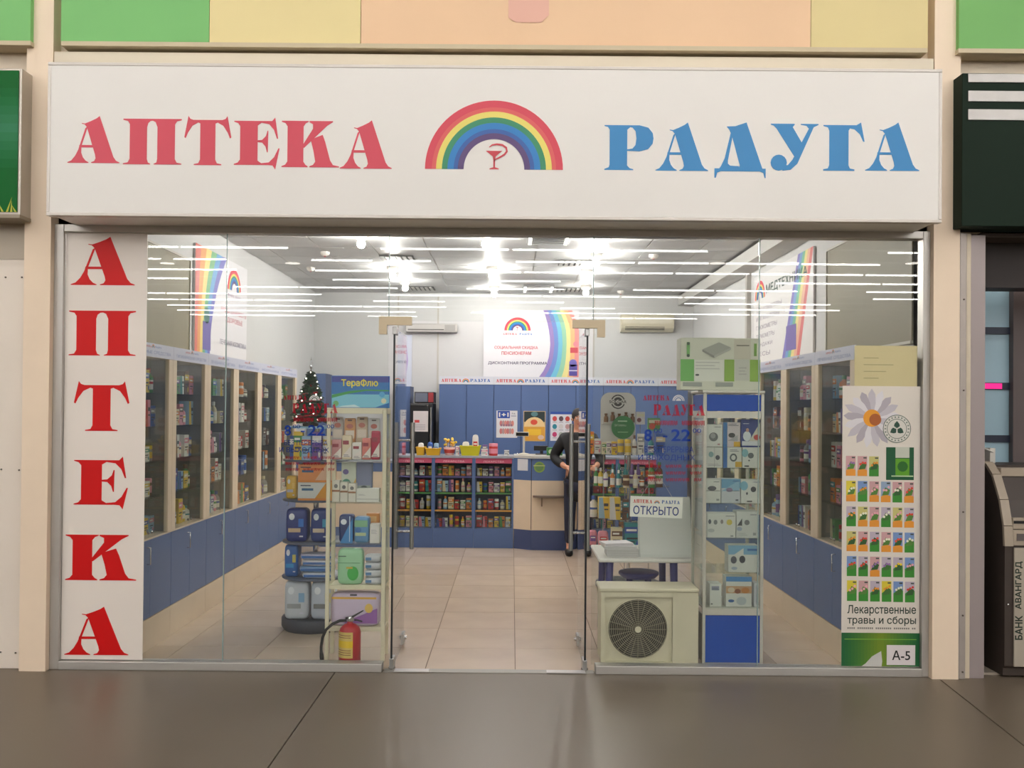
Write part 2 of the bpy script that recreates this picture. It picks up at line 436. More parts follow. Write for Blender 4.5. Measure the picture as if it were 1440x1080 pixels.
# shop floor: 60 cm glazed tiles
TILE = [C(208 + d, 188 + d, 168 + d, 0.22, vary=0.05, scale=3, spec=0.5) for d in (-5, 0, 4)]
sfloor = sgroup('floor_shop', (0, 0, 0), 'beige tiled floor inside the pharmacy')
struct('grout_bed', B(SXL, SXR, 6.12, BACK, -0.2, -0.006, C(112, 96, 82, 0.9)), sfloor)
rnd = random.Random(4)
tmesh = {}
xs = [SXL] + [0.035 + 0.605 * k for k in range(-5, 5)] + [SXR]
ys = [6.12] + [6.675 + 0.59 * k for k in range(0, 13)] + [BACK]
for i in range(len(xs) - 1):
    for j in range(len(ys) - 1):
        w, d_ = xs[i + 1] - xs[i], ys[j + 1] - ys[j]
        if w < 0.02 or d_ < 0.02: continue
        k = (round(w, 3), round(d_, 3), rnd.randrange(3))
        if k not in tmesh:
            tmesh[k] = B(-w / 2 + 0.0025, w / 2 - 0.0025, -d_ / 2 + 0.0025, d_ / 2 - 0.0025, -0.008, 0, TILE[k[2]]).mesh('tile')
        o = bpy.data.objects.new('floor_tile', tmesh[k]); COL.objects.link(o)
        o.location = ((xs[i] + xs[i + 1]) / 2, (ys[j] + ys[j + 1]) / 2, 0); o.parent = sfloor
# shop walls
SWALL = C(212, 212, 212, 0.6, vary=0.02, scale=2)
struct('wall_left', B(SXL - 0.15, SXL, 6.14, BACK + 0.15, 0, CEIL + 0.1, SWALL), label='white left wall of the pharmacy')
struct('wall_right', B(SXR, SXR + 0.15, 6.14, BACK + 0.15, 0, CEIL + 0.1, SWALL), label='white right wall of the pharmacy')
wb = MB().box(SXL, SXR, BACK, BACK + 0.15, 0, CEIL + 0.1, SWALL)
struct('wall_back', wb, label='white panelled back wall of the pharmacy')
for k, px in enumerate((616, 835, 560)):      # cover strips on the panelled back wall
    x = at(px, 470, BACK).x
    struct('trim_%d' % (k + 1), B(x - 0.012, x + 0.012, BACK - 0.012, BACK - 0.001, 2.0, CEIL - 0.02, C(196, 192, 184, 0.5)), label='thin pale vertical cover strip on back wall')
struct('trim_4', B(SXR - 0.24, SXR - 0.002, 6.3, BACK - 0.02, CEIL - 0.17, CEIL - 0.03, C(196, 194, 190, 0.5)), label='grey duct casing along the right ceiling edge')
struct('trim_5', B(SXR - 0.05, SXR - 0.002, 10.6, 10.68, 2.25, CEIL - 0.18, C(186, 182, 176, 0.5)), label='grey vertical conduit on the right wall')
# shop ceiling: grey lay-in panels on a grid
ceil = sgroup('ceiling', (0, 0, 0), 'grey panelled ceiling of the pharmacy')
struct('ceiling_grid', B(SXL, SXR, 6.14, BACK, CEIL + 0.006, CEIL + 0.12, C(214, 212, 208, 0.6)), ceil)
CT = [C(196 + d, 196 + d, 196 + d, 0.45, 0.0, vary=0.03, scale=4) for d in (-5, 0, 6)]
cxs = [SXL] + [-2.75 + 0.6 * k for k in range(10)] + [SXR]
cys = [6.14] + [6.5 + 0.6 * k for k in range(13)] + [BACK]
cm = {}
for i in range(len(cxs) - 1):
    for j in range(len(cys) - 1):
        w, d_ = cxs[i + 1] - cxs[i], cys[j + 1] - cys[j]
        if w < 0.05 or d_ < 0.05: continue
        k = (round(w, 3), round(d_, 3), rnd.randrange(3))
        if k not in cm: cm[k] = B(-w / 2 + 0.008, w / 2 - 0.008, -d_ / 2 + 0.008, d_ / 2 - 0.008, 0.0, 0.005, CT[k[2]]).mesh('ceiling_tile')
        o = bpy.data.objects.new('ceiling_tile', cm[k]); COL.objects.link(o)
        o.location = ((cxs[i] + cxs[i + 1]) / 2, (cys[j] + cys[j + 1]) / 2, CEIL); o.parent = ceil
# facade of the hall above and beside the shopfront
FAC = C(232, 216, 194, 0.6, vary=0.03, scale=1.5)
wf = sgroup('wall_front', (0, 0, 0), 'beige hall wall with coloured panels above the shopfront')
zl = at(700, 62, 5.95).z                      # lower edge of the coloured panels
struct('header_band', B(-9, 9, 6.10, 6.14, SZT, zl + 1.9, FAC), wf)
struct('header_block', B(SXL, SXR, 6.10, 6.2, SZT, CEIL + 0.1, C(200, 190, 172, 0.7)), wf)
pan = [(-330, 43, (122, 192, 110)), (85, 294, (122, 192, 110)), (294, 507, (234, 216, 156)), (507, 1140, (236, 198, 158)), (1140, 1305, (222, 204, 146)), (1348, 1800, (112, 176, 92))]
for a, b, c in pan:
    xa, xb = at(a, 60, 5.96).x, at(b, 60, 5.96).x
    struct('colour_panel', B(xa + 0.002, xb - 0.002, 5.96, 6.099, zl, zl + 1.9, C(*c, 0.5, vary=0.02, scale=2)), wf)
struct('trim_10', B(at(85, 60, 5.955).x + 0.004, at(1305, 60, 5.955).x - 0.004, 5.955, 6.099, zl - 0.03, zl - 0.001, C(206, 190, 160, 0.6)), label='beige ledge under the coloured panels above the sign')
struct('trim_11', B(-9, at(43, 60, 5.955).x, 5.955, 6.099, zl - 0.03, zl - 0.001, C(206, 190, 160, 0.6)), label='beige ledge under the green panel at far left')
struct('trim_12', B(at(1348, 60, 5.955).x, 9, 5.955, 6.099, zl - 0.03, zl - 0.001, C(206, 190, 160, 0.6)), label='beige ledge under the green panel at far right')
xa, xb = at(715, 15, 5.95).x, at(772, 15, 5.95).x
zz = at(743, 31, 5.95).z
struct('pink_patch', MB().flat([(xa, zz + 0.03), (xa + 0.05, zz), (xb - 0.05, zz), (xb, zz + 0.05), (xb, zz + 0.5), (xa, zz + 0.5)], front(5.957), 0.001, C(232, 180, 160, 0.5)), wf)
px = [at(45, 60, 6.0).x, SXL + 0.002]
PILL = struct('trim_6', B(at(29, 900, 6.02).x, SXL + 0.0, 6.0, 6.3, 0, zl + 1.9, BEIGE), label='beige steel column left of the shopfront')
PILR = struct('trim_7', B(SXR, at(1347, 600, 6.02).x, 6.0, 6.3, 0, zl + 1.9, BEIGE), label='beige steel column right of the shopfront')
struct('trim_8', MB().box(SXL + 0.01, SXR - 0.01, 5.995, 6.099, at(700, 85, 6.0).z - 0.06, at(700, 78, 6.0).z, C(226, 214, 192, 0.6)), label='pale ledge above the white sign')
# left neighbour: white wall sheet
xl = at(29, 900, 6.02).x
nl = sgroup('wall_neighbour', (0, 0, 0), 'white sheet-clad wall left of the column')
struct('sheet', B(-9, xl - 0.012, 6.06, 6.2, 0.0, 2.72, C(240, 228, 214, 0.55, vary=0.02, scale=2)), nl, 0.003)
struct('upper_sheet', B(-9, xl - 0.012, 6.07, 6.2, 2.724, SZT, C(196, 184, 166, 0.55)), nl)
for (sx, sy) in ((8, 390), (31, 390), (2, 660), (27, 661), (1, 917), (22, 918)):
    p = at(sx, sy, 6.06); MB().lathe([(0.0, -0.006), (0.006, -0.004), (0.006, 0.004), (0, 0.006)], (p.x, 6.058, p.z), C(120, 112, 100, 0.4, 0.6), 8).build('screw', nl)
# hall shell behind the viewer
struct('ceiling_hall', B(-18, 18, -36, 6.1, 7.0, 7.1, C(190, 188, 186, 0.8)), label='high grey hall ceiling')
struct('wall_far', B(-18, 18, -36.2, -36, 0, 7, C(226, 222, 216, 0.7)), label='far hall wall opposite the pharmacy')
struct('wall_hall_left', B(-18.2, -18, -36, 6.1, 0, 7, C(230, 226, 220, 0.7)), label='left end wall of the market hall')
struct('wall_hall_right', B(18, 18.2, -36, 6.1, 0, 7, C(230, 226, 220, 0.7)), label='right end wall of the market hall')
struct('wall_front_upper', B(-18, 18, 6.1, 6.16, zl + 1.9, 7.0, FAC), label='beige hall wall high above the signs')
struct('wall_front_left', B(-18, -9, 6.06, 6.2, 0, zl + 1.9, FAC), label='beige hall wall far left')
struct('wall_front_right', B(9, 18, 6.06, 6.2, 0, zl + 1.9, FAC), label='beige hall wall far right')

# ---- shopfront glazing
win = sgroup('window_1', (0, 0, 0), 'full-width aluminium framed glass shopfront')
FT = 0.062
dl, dr = -0.800, 0.507                       # door opening
struct('frame_jamb', B(SXL, SXL + FT, D - 0.03, D + 0.06, 0, SZT, ALU), win, 0.004)
struct('frame_jamb', B(SXR - FT * 0.75, SXR, D - 0.03, D + 0.06, 0, SZT, ALU), win, 0.004)
struct('frame_head', B(SXL + FT + .0005, SXR - FT * .75 - .0005, D - 0.03, D + 0.06, SZT - 0.05, SZT, ALU), win, 0.004)
struct('frame_sill', B(SXL + FT + .0005, dl - 0.05, D - 0.035, D + 0.06, 0, 0.055, ALU), win, 0.004)
struct('frame_sill', B(dr + 0.06, SXR - FT * .75 - .0005, D - 0.035, D + 0.06, 0, 0.055, ALU), win, 0.004)
seams = [SXL + FT, at(316, 620, D).x, dl - 0.03, dr + 0.03, at(1067, 620, D).x, SXR - FT * 0.75]
ZT = at(560, 457, D).z                       # top of the doors
def pane(x0, x1, z0, z1, par=win):
    return B(x0 + 0.002, x1 - 0.002, D + 0.004, D + 0.012, z0, z1, GLASS).build('pane', par)
for a, b in ((0, 1), (1, 2), (3, 4), (4, 5)): pane(seams[a], seams[b], 0.055, SZT - 0.05)
pane(seams[2], seams[3], ZT + 0.03, SZT - 0.05)
EDGE = C(150, 170, 165, 0.2, spec=0.8)
for x, z0 in ((seams[1], 0.055), (seams[2], ZT), (seams[3], ZT), (seams[4], 0.055)):
    struct('silicone_joint', B(x - 0.003, x + 0.003, D + 0.003, D + 0.013, z0, SZT - 0.05, EDGE), win)
CAPB = C(208, 190, 158, 0.5)
for (x0, y0, x1, y1, sg) in ((533, 445, 579, 470, -1), (805, 450, 851, 474, 1)):      # L-shaped door-head fittings
    X0, X1, Z0, Z1 = rect(x0, y0, x1, y1, D)
    a = (Z1 - Z0) * 0.48; w = (X1 - X0) * 0.24
    pts = [(X0, Z0), (X0 + w, Z0), (X0 + w, Z1 - a), (X1, Z1 - a), (X1, Z1), (X0, Z1)] if sg < 0 else [(X0, Z1 - a), (X1 - w, Z1 - a), (X1 - w, Z0), (X1, Z0), (X1, Z1), (X0, Z1)]
    struct('corner_fitting', MB().flat(pts, front(D - 0.008), 0.0, CAPB, -0.036), win, 0.003)
# ---- the two open glass doors
def leaf(n, X, sg, label):
    dr_ = sgroup('door_%d' % n, (X, D + 0.08, 0), label)
    y0, y1 = D + 0.03, D + 0.70
    B(X - 0.005, X + 0.005, y0, y1, 0.012, ZT - 0.02, GLASS).build('pane', dr_)
    B(X - 0.0065, X + 0.0065, y0 - 0.004, y0 - 0.0005, 0.012, ZT - 0.02, C(22, 28, 32, 0.3)).build('glass_edge', dr_)
    for z0, z1 in ((0.006, 0.075), (ZT - 0.06, ZT - 0.008)):
        B(X - 0.014, X + 0.014, y0 - 0.006, y0 + 0.10, z0, z1, STEEL).build('pivot_fitting', dr_, 0.004)
    MB().lathe([(0.02, 0.001), (0.024, 0.004), (0.024, 0.012)], (X, y0 + 0.03, 0), CHROME, 12).build('floor_pivot', dr_)
    lk = B(X - 0.015, X + 0.015, y1 - 0.11, y1 + 0.004, 0.02, 0.10, STEEL).build('lock_fitting', dr_, 0.006)
    MB().tube([(X - 0.03, y1 - 0.05, 0.06), (X + 0.03, y1 - 0.05, 0.06)], 0.014, CHROME, 12).build('lock_cylinder', lk)
    yb = y1 - 0.07
    za, zb = at(563, 772, yb).z, at(563, 594, yb).z
    for s in (-1, 1):
        h = MB().tube([(X + s * 0.062, yb, za), (X + s * 0.062, yb, zb)], 0.016, STEEL, 14).build('handle', dr_)
        for z in (za + 0.13, zb - 0.13):
            MB().tube([(X + s * 0.005, yb, z), (X + s * 0.050, yb, z)], 0.009, CHROME, 10).build('standoff', h)
leaf(1, dl + 0.006, -1, 'open glass door leaf left of the entrance')
leaf(2, dr - 0.006, 1, 'open glass door leaf right of the entrance')
th = sgroup('trim_9', (0, 0, 0), 'metal threshold strip across the entrance')
B(dl - 0.04, dr + 0.05, D - 0.03, D + 0.05, -0.002, 0.004, C(150, 146, 138, 0.45, 0.4)).build('threshold_plate', th)
for a, b in ((555, 604), (768, 822)):
    xa, xb = fl(a, 943).x, fl(b, 943).x
    B(xa, xb, D - 0.035, D + 0.03, 0.004, 0.010, C(196, 192, 190, 0.3, 0.6)).build('cover_plate', th, 0.002)

# ================================================================== HALL LIGHTS (mirrored in the panes, plus added unseen rows)
rl = random.Random(12)
TUBE = C(253, 251, 249, 0.5, glow=HALL_GLOW)
RAIL = C(210, 208, 204, 0.5)
tube_mesh = {}
for k in range(-7, 11):  # rows nearer than the topmost mirrored one are unseen, added to light the shopfront
    y = -10.5 - 2.02 * k
    ordn = ['topmost', 'second', 'third', 'fourth', 'fifth', 'sixth', 'seventh', 'eighth', 'ninth', 'tenth', 'eleventh'][k] if k >= 0 else ''
    lab = '%s row of fluorescent tubes counted down among the lamp lines mirrored in the glass' % ordn if k >= 0 else 'added row of fluorescent tubes under the hall ceiling out of view above the sign'
    t = thing('fluorescent_row', lab, 'ceiling light', (0, y, 6.15), 'fluorescent rows of the market hall')
    B(-17, 17, y - 0.03, y + 0.03, 6.12, 6.17, RAIL).build('rail', t)
    x = -16.5 + rl.random() * 2
    while x < 15:
        L = rl.choice((2.4, 3.0, 3.6))
        if rl.random() < (0.08 if k < 0 else 0.22 + 0.045 * k): x += 2.4; continue
        if L not in tube_mesh: tube_mesh[L] = MB().tube([(-L / 2 + 0.05, 0, 0), (L / 2 - 0.05, 0, 0)], 0.026, TUBE, 6).mesh('tube')
        o = bpy.data.objects.new('tube', tube_mesh[L]); COL.objects.link(o); o.parent = t; o.location = (x + L / 2, 0, -0.065)
        x += L
for nm, pxx in (('rightmost', 1285), ('second from right', 1113), ('third from right', 1009), ('middle', 700), ('third from left', 534), ('second from left', 411), ('leftmost', 235)):
    v = ray(pxx, 370); T = (5.1 - CAM_H) / v.z * v.y
    p = Vector((v.x / v.y * T, 2 * D - T, 5.1))
    t = thing('pendant_lamp', '%s round hall pendant lamp mirrored as a bright oval in the glass' % nm, 'lamp', tuple(p), 'pendant lamps of the market hall')
    MB().lathe([(0.20, 0.0), (0.19, 0.05), (0.08, 0.16), (0.03, 0.20)], p, C(206, 204, 200, 0.4)).build('shade', t)
    MB().lathe([(0.0, -0.012), (0.17, -0.004)], p, C(255, 248, 238, 0.5, glow=14), 16).build('diffuser', t)
    MB().tube([p + Vector((0, 0, 0.2)), (p.x, p.y, 6.99)], 0.008, BLACK, 6).build('cord', t)

# ================================================================== FACADE THINGS
# ---- main sign
SY = 5.70
sx0, sx1 = at(66, 195, SY).x, at(1325, 205, SY).x
sz0, sz1 = at(695, 308, SY).z, at(695, 92, SY).z
SIGNW = C(238, 234, 228, 0.4, vary=0.015, scale=1.2)
sign = thing('shop_sign', 'long white box sign with red and blue serif lettering above the shopfront', 'sign', ((sx0 + sx1) / 2, SY + 0.2, sz0))
B(sx0 + 0.02, sx1 - 0.02, SY + 0.012, 6.09, sz0 + 0.01, sz1 - 0.01, C(246, 244, 240, 0.5)).build('casing', sign)
B(sx0 + 0.018, sx1 - 0.018, SY + 0.004, SY + 0.011, sz0 + 0.018, sz1 - 0.018, SIGNW).build('face', sign)
for a in ((sx0, sx1, sz1 - 0.02, sz1), (sx0, sx1, sz0, sz0 + 0.02), (sx0, sx0 + 0.02, sz0 + 0.021, sz1 - 0.021), (sx1 - 0.02, sx1, sz0 + 0.021, sz1 - 0.021)):
    B(a[0], a[1], SY, SY + 0.05, a[2], a[3], C(212, 204, 196, 0.4, 0.2)).build('edge_profile', sign, 0.003)
fs = front(SY + 0.004)
RS, BS = C(216, 66, 86, 0.4), C(38, 134, 196, 0.4)
for ch, x0, y0, x1, y1 in (('А', 95, 163, 168, 229), ('П', 173, 167, 255, 231), ('Т', 259, 163, 325, 232), ('Е', 329, 165, 393, 238), ('К', 396, 170, 477, 235), ('А', 478, 169, 551, 237)):
    X0, X1, Z0, Z1 = rect(x0, y0, x1, y1, SY); serif_letter(ch, 'letter', fs, X0, X1, Z0, Z1, 0.0025, 0.0, RS, sign)
for ch, x0, y0, x1, y1 in (('Р', 850, 176, 919, 239), ('А', 922, 172, 996, 240), ('Д', 1005, 172, 1077, 250), ('У', 1084, 174, 1151, 240), ('Г', 1158, 172, 1216, 240), ('А', 1217, 172, 1293, 240)):
    X0, X1, Z0, Z1 = rect(x0, y0, x1, y1, SY); serif_letter(ch, 'letter', fs, X0, X1, Z0, Z1, 0.0025, 0.0, BS, sign)
X0, X1, Z0, Z1 = rect(598, 141, 792, 238, SY)
rc = ((X0 + X1) / 2, Z0); r1 = (X1 - X0) / 2; r = 1.0
for c, w in zip([(220, 62, 82), (226, 92, 90), (240, 222, 110), (46, 142, 100), (30, 128, 200), (44, 94, 172), (88, 62, 118)], [0.10, 0.06, 0.085, 0.08, 0.09, 0.06, 0.085]):
    MB().arc(fs, rc[0], rc[1], r1 * (r - w), r1 * r, 0.0025, C(*c, 0.4), n=40, t0=0.0).build('rainbow_band', sign); r -= w
def bowl_snake(mb, fr, x0, x1, z0, z1, t, m):
    P = lambda a, b: (x0 + a * (x1 - x0), z0 + b * (z1 - z0))
    mb.flat([P(*q) for q in ((.0, .72), (.78, .72), (.60, .60), (.47, .50), (.44, .34), (.44, .08), (.62, .03), (.62, 0), (.18, 0), (.18, .03), (.36, .08), (.36, .34), (.33, .50), (.18, .60))], fr, t, m)
    path = [(.16, .86), (.30, .95), (.52, .98), (.78, .95), (.96, .84), (.99, .70), (.88, .58), (.66, .47), (.44, .38), (.36, .30)]
    wd = [.015, .03, .035, .04, .045, .045, .04, .035, .025, .01]
    L = []; R_ = []
    for i, (a, b) in enumerate(path):
        a0, b0 = path[max(0, i - 1)]; a1, b1 = path[min(len(path) - 1, i + 1)]
        dx, dz = a1 - a0, b1 - b0; n = math.hypot(dx, dz)
        L.append(P(a - dz / n * wd[i], b + dx / n * wd[i])); R_.append(P(a + dz / n * wd[i], b - dx / n * wd[i]))
    for i in range(len(path) - 1): mb.add([fr.p(*L[i], t), fr.p(*R_[i], t), fr.p(*R_[i + 1], t), fr.p(*L[i + 1], t)], [(3, 2, 1, 0) if ((R_[i][0] - L[i][0]) * (L[i + 1][1] - L[i][1]) - (R_[i][1] - L[i][1]) * (L[i + 1][0] - L[i][0])) < 0 else (0, 1, 2, 3)], m)
    return mb
X0, X1, Z0, Z1 = rect(683, 202, 713, 238, SY)
bowl_snake(MB(), fs, X0, X1, Z0, Z1, 0.003, C(206, 60, 74, 0.4)).build('bowl_and_snake_emblem', sign)

# ---- vertical lettering film on the left pane
fx0, fx1 = SXL + FT + 0.002, at(204, 620, D).x
wfilm = thing('window_film', 'tall white window film spelling a red word downward, left end of shopfront', 'window film', ((fx0 + fx1) / 2, D, 0.06))
B(fx0, fx1, D - 0.0005, D + 0.003, 0.06, SZT - 0.052, C(242, 232, 222, 0.4)).build('film_sheet', wfilm)
ff = front(D - 0.0005)
for ch, x0, y0, x1, y1 in (('А', 100, 333, 190, 401), ('П', 97, 437, 191, 500), ('Т', 104, 536, 182, 606), ('Е', 104, 642, 180, 716), ('К', 92, 752, 192, 816), ('А', 91, 853, 181, 921)):
    X0, X1, Z0, Z1 = rect(x0, y0, x1, y1, D); serif_letter(ch, 'letter', ff, X0, X1, Z0, Z1, 0.0015, 0.0, RED, wfilm)

# ---- herb poster and paper on the right pane
hx0, hx1, hz0, hz1 = rect(1184, 543, 1294, 944, D)
hx1 = min(hx1, SXR - FT * 0.75 - 0.003)
herb = thing('herb_poster', 'tall white herbal tea poster with daisy and six rows of packs, right pane', 'poster', ((hx0 + hx1) / 2, D, 0.06))
B(hx0, hx1, D - 0.0005, D + 0.003, 0.058, hz1, C(226, 218, 206, 0.45)).build('poster_sheet', herb)
fh = front(D - 0.0008)
def hp(x, y): p = at(x, y, D); return p.x, p.z
def hr(x0, y0, x1, y1): return rect(x0, y0, x1, y1, D)
daisy = MB()
cx_, cz_ = hp(1226, 588)
rd = random.Random(3)
for k in range(17):
    g = 2 * math.pi * k / 17 + 0.1; L = 0.185 + rd.random() * 0.02; w = 0.026
    du, dv = math.cos(g), math.sin(g)
    q = [(0.03, -w * .4), (0.10, -w), (0.16, -w * .9), (L, 0), (0.16, w * .9), (0.10, w), (0.03, w * .4)]
    daisy.flat([(cx_ + a * du - b * dv, cz_ + a * dv + b * du) for a, b in q], fh, 0.0004 + 0.00004 * k, C(*((222, 218, 220), (196, 190, 196), (178, 170, 178))[k % 3]))
daisy.build('daisy_petals', herb)
MB().disc(fh, cx_, cz_, 0.058, 0.0016, C(232, 156, 40)).disc(fh, cx_ + 0.022, cz_ - 0.01, 0.040, 0.002, C(176, 96, 40)).build('daisy_centre', herb)
cx2, cz2 = hp(1261, 603)
st = MB().arc(fh, cx2, cz2, 0.089, 0.094, 0.0022, C(96, 112, 100), 0, 2 * math.pi).arc(fh, cx2, cz2, 0.063, 0.067, 0.0022, C(96, 112, 100), 0, 2 * math.pi)
st.disc(fh, cx2, cz2, 0.0935, 0.0020, C(216, 212, 202))
for g in (90, 210, 330):
    du, dv = math.cos(math.radians(g)), math.sin(math.radians(g))
    q = [(0.004, 0), (0.018, -.02), (0.034, -.016), (0.052, 0), (0.034, .016), (0.018, .02)]
    st.flat([(cx2 + a * du - b * dv, cz2 + a * dv + b * du) for a, b in q], fh, 0.0024, C(38, 74, 58))
for k in range(22):
    g = 2 * math.pi * k / 22
    st.disc(fh, cx2 + 0.078 * math.cos(g), cz2 + 0.078 * math.sin(g), 0.006, 0.0023, C(120, 134, 122), 6)
st.build('leaf_seal', herb)
gx0, gx1, gz0, gz1 = hr(1246, 629, 1285, 675)
gp = MB().quad(fh, gx0, gx1, gz0, gz1, 0.0006, C(14, 84, 48))
gp.quad(fh, gx0 + 0.062, gx1 - 0.03, gz0 + 0.03, gz1 - 0.075, 0.0009, C(92, 160, 30))
gp.disc(fh, gx0 + 0.11, gz0 + 0.09, 0.035, 0.0012, C(36, 104, 30), 14)
gp.quad(fh, gx0 + 0.062, gx1 - 0.03, gz1 - 0.070, gz1 + 0.002, 0.0012, C(196, 200, 184))
gp.quad(fh, gx0 + 0.035, gx1 - 0.004, gz0 + 0.022, gz0 + 0.030, 0.0014, C(190, 214, 170))
gp.build('green_pack', herb)
SKY = [(150, 170, 196), (222, 204, 60), (190, 176, 190), (204, 196, 120), (206, 160, 160), (120, 150, 200)]
PET = [(236, 236, 210), (236, 204, 40), (222, 70, 50), (236, 150, 50), (236, 170, 180), (150, 110, 170)]
rows = [(641, 669, 3), (676, 705, 6), (712, 740, 6), (747, 775, 6), (782, 810, 6), (816, 845, 6)]
for j, (y0, y1, n) in enumerate(rows):
    for i in range(n):
        x0 = 1189.5 + j * 0.3 + i * 16.3
        a0, a1, b0, b1 = hr(x0, y0 + i * 0.4, x0 + 13.5, y1 + i * 0.4)
        org = (j < 4 and (i + j) % 3 != 2) or rd.random() < 0.15
        mb = MB().quad(fh, a0, a1, b0, b1, 0.0006, C(*rd.choice(SKY)))
        h = b1 - b0; w = a1 - a0
        base = (228, 150, 50) if org else (56, 138, 44)
        mb.flat([(a0, b0), (a1, b0), (a1, b0 + h * (.30 if org else .55)), (a0 + w * .5, b0 + h * (.38 if org else .6)), (a0, b0 + h * (.28 if org else .42))], fh, 0.0009, C(*base))
        mb.flat([(a0 + w * .1, b0 + h * .32), (a0 + w * .8, b0 + h * .36), (a0 + w * .95, b0 + h * .6), (a0 + w * .45, b0 + h * .72)], fh, 0.0011, C(*rd.choice([(64, 110, 50), (84, 130, 54), (50, 92, 46)])))
        c = C(*rd.choice(PET))
        for q in range(3): mb.disc(fh, a0 + w * (.3 + .25 * q), b0 + h * (.5 + .13 * rd.random() + .06 * q), w * .13, 0.0013 + q * 1e-4, c, 9)
        mb.quad(fh, a0 + w * .6, a1 - w * .06, b1 - h * .12, b1 - h * .05, 0.0014, C(70, 80, 74))
        mb.build('herb_pack', herb)
t = MB()
a0, a1, b0, b1 = hr(1191.5, 851, 1288, 866); t.text('Лекарственные', fh, a0, a1, b0, b1, 0.0007, C(40, 58, 44), bold=.012); t.build('title_line', herb); t = MB()
a0, a1, b0, b1 = hr(1191.5, 866.5, 1288, 880); t.text('травы и сборы', fh, a0, a1, b0, b1, 0.0007, C(40, 58, 44), bold=.012); t.build('title_line', herb); t = MB()
a0, a1, b0, b1 = hr(1191.5, 881.5, 1288, 885.5)
for k in range(34):
    if k % 9 == 4: continue
    t.quad(fh, a0 + (a1 - a0) * k / 34, a0 + (a1 - a0) * (k + .7) / 34, b0 + 0.004, b1 - 0.004, 0.0007, C(128, 124, 116))
t.build('small_print', herb)['kind'] = 'stuff'
a0, a1, b0, b1 = hr(1185, 890, 1294, 944); b0 = 0.060; a0, a1 = hx0, hx1
gb = MB()
for k in range(24):                                 # printed green band, several greens side by side
    u0, u1 = a0 + (a1 - a0) * k / 24, a0 + (a1 - a0) * (k + 1) / 24
    w = 1 - abs(k - 11.5) / 11.5
    gb.quad(fh, u0, u1, b0, b1, 0.0005, C(int(22 + 96 * w), int(98 + 44 * w), int(52 - 20 * w)))
sw = [hp(*q) for q in ((1211, 943), (1217, 933), (1226, 923), (1239, 915.5), (1240.5, 930), (1239.5, 943))]
gb.flat([(x, max(z, b0)) for x, z in sw], fh, 0.0008, C(206, 204, 198))
gb.quad(fh, a0 + 0.02, a1 - 0.02, b1 - 0.045, b1 - 0.04, 0.0008, C(120, 176, 60))
gb.build('green_band', herb)
ax0, ax1, az0, az1 = hr(1246.5, 907, 1286.5, 935)
pl = thing('unit_plate', 'small white plate reading A-5 at the foot of the herbal poster', 'sign', ((ax0 + ax1) / 2, D, az0))
B(ax0, ax1, D - 0.0055, D - 0.0032, az0, az1, C(228, 220, 220, 0.4)).build('plate', pl)
a0, a1, b0, b1 = hr(1254, 914.5, 1279.5, 928); MB().text('А-5', front(D - 0.0055), a0, a1, b0, b1, 0.0006, BLACK, bold=0.012).build('lettering', pl)
yx0, yx1, yz0, yz1 = rect(1203, 486, 1291, 543, D)
pp = thing('yellowed_sheet', 'faded yellow paper sheet taped inside the pane above the daisy poster', 'paper', ((yx0 + yx1) / 2, D + 0.02, yz0))
B(yx0, yx1, D + 0.014, D + 0.016, yz0, yz1, C(236, 216, 166, 0.7, vary=0.03, scale=6)).build('sheet', pp)
m = MB(); fy = front(D + 0.014)
for k in range(4): m.quad(fy, yx0 + 0.06, yx0 + 0.06 + 0.1 + 0.05 * (k % 3), yz0 + 0.05 + 0.045 * k, yz0 + 0.056 + 0.045 * k, 0.0006, C(196, 178, 128))
m.build('faint_print', pp)
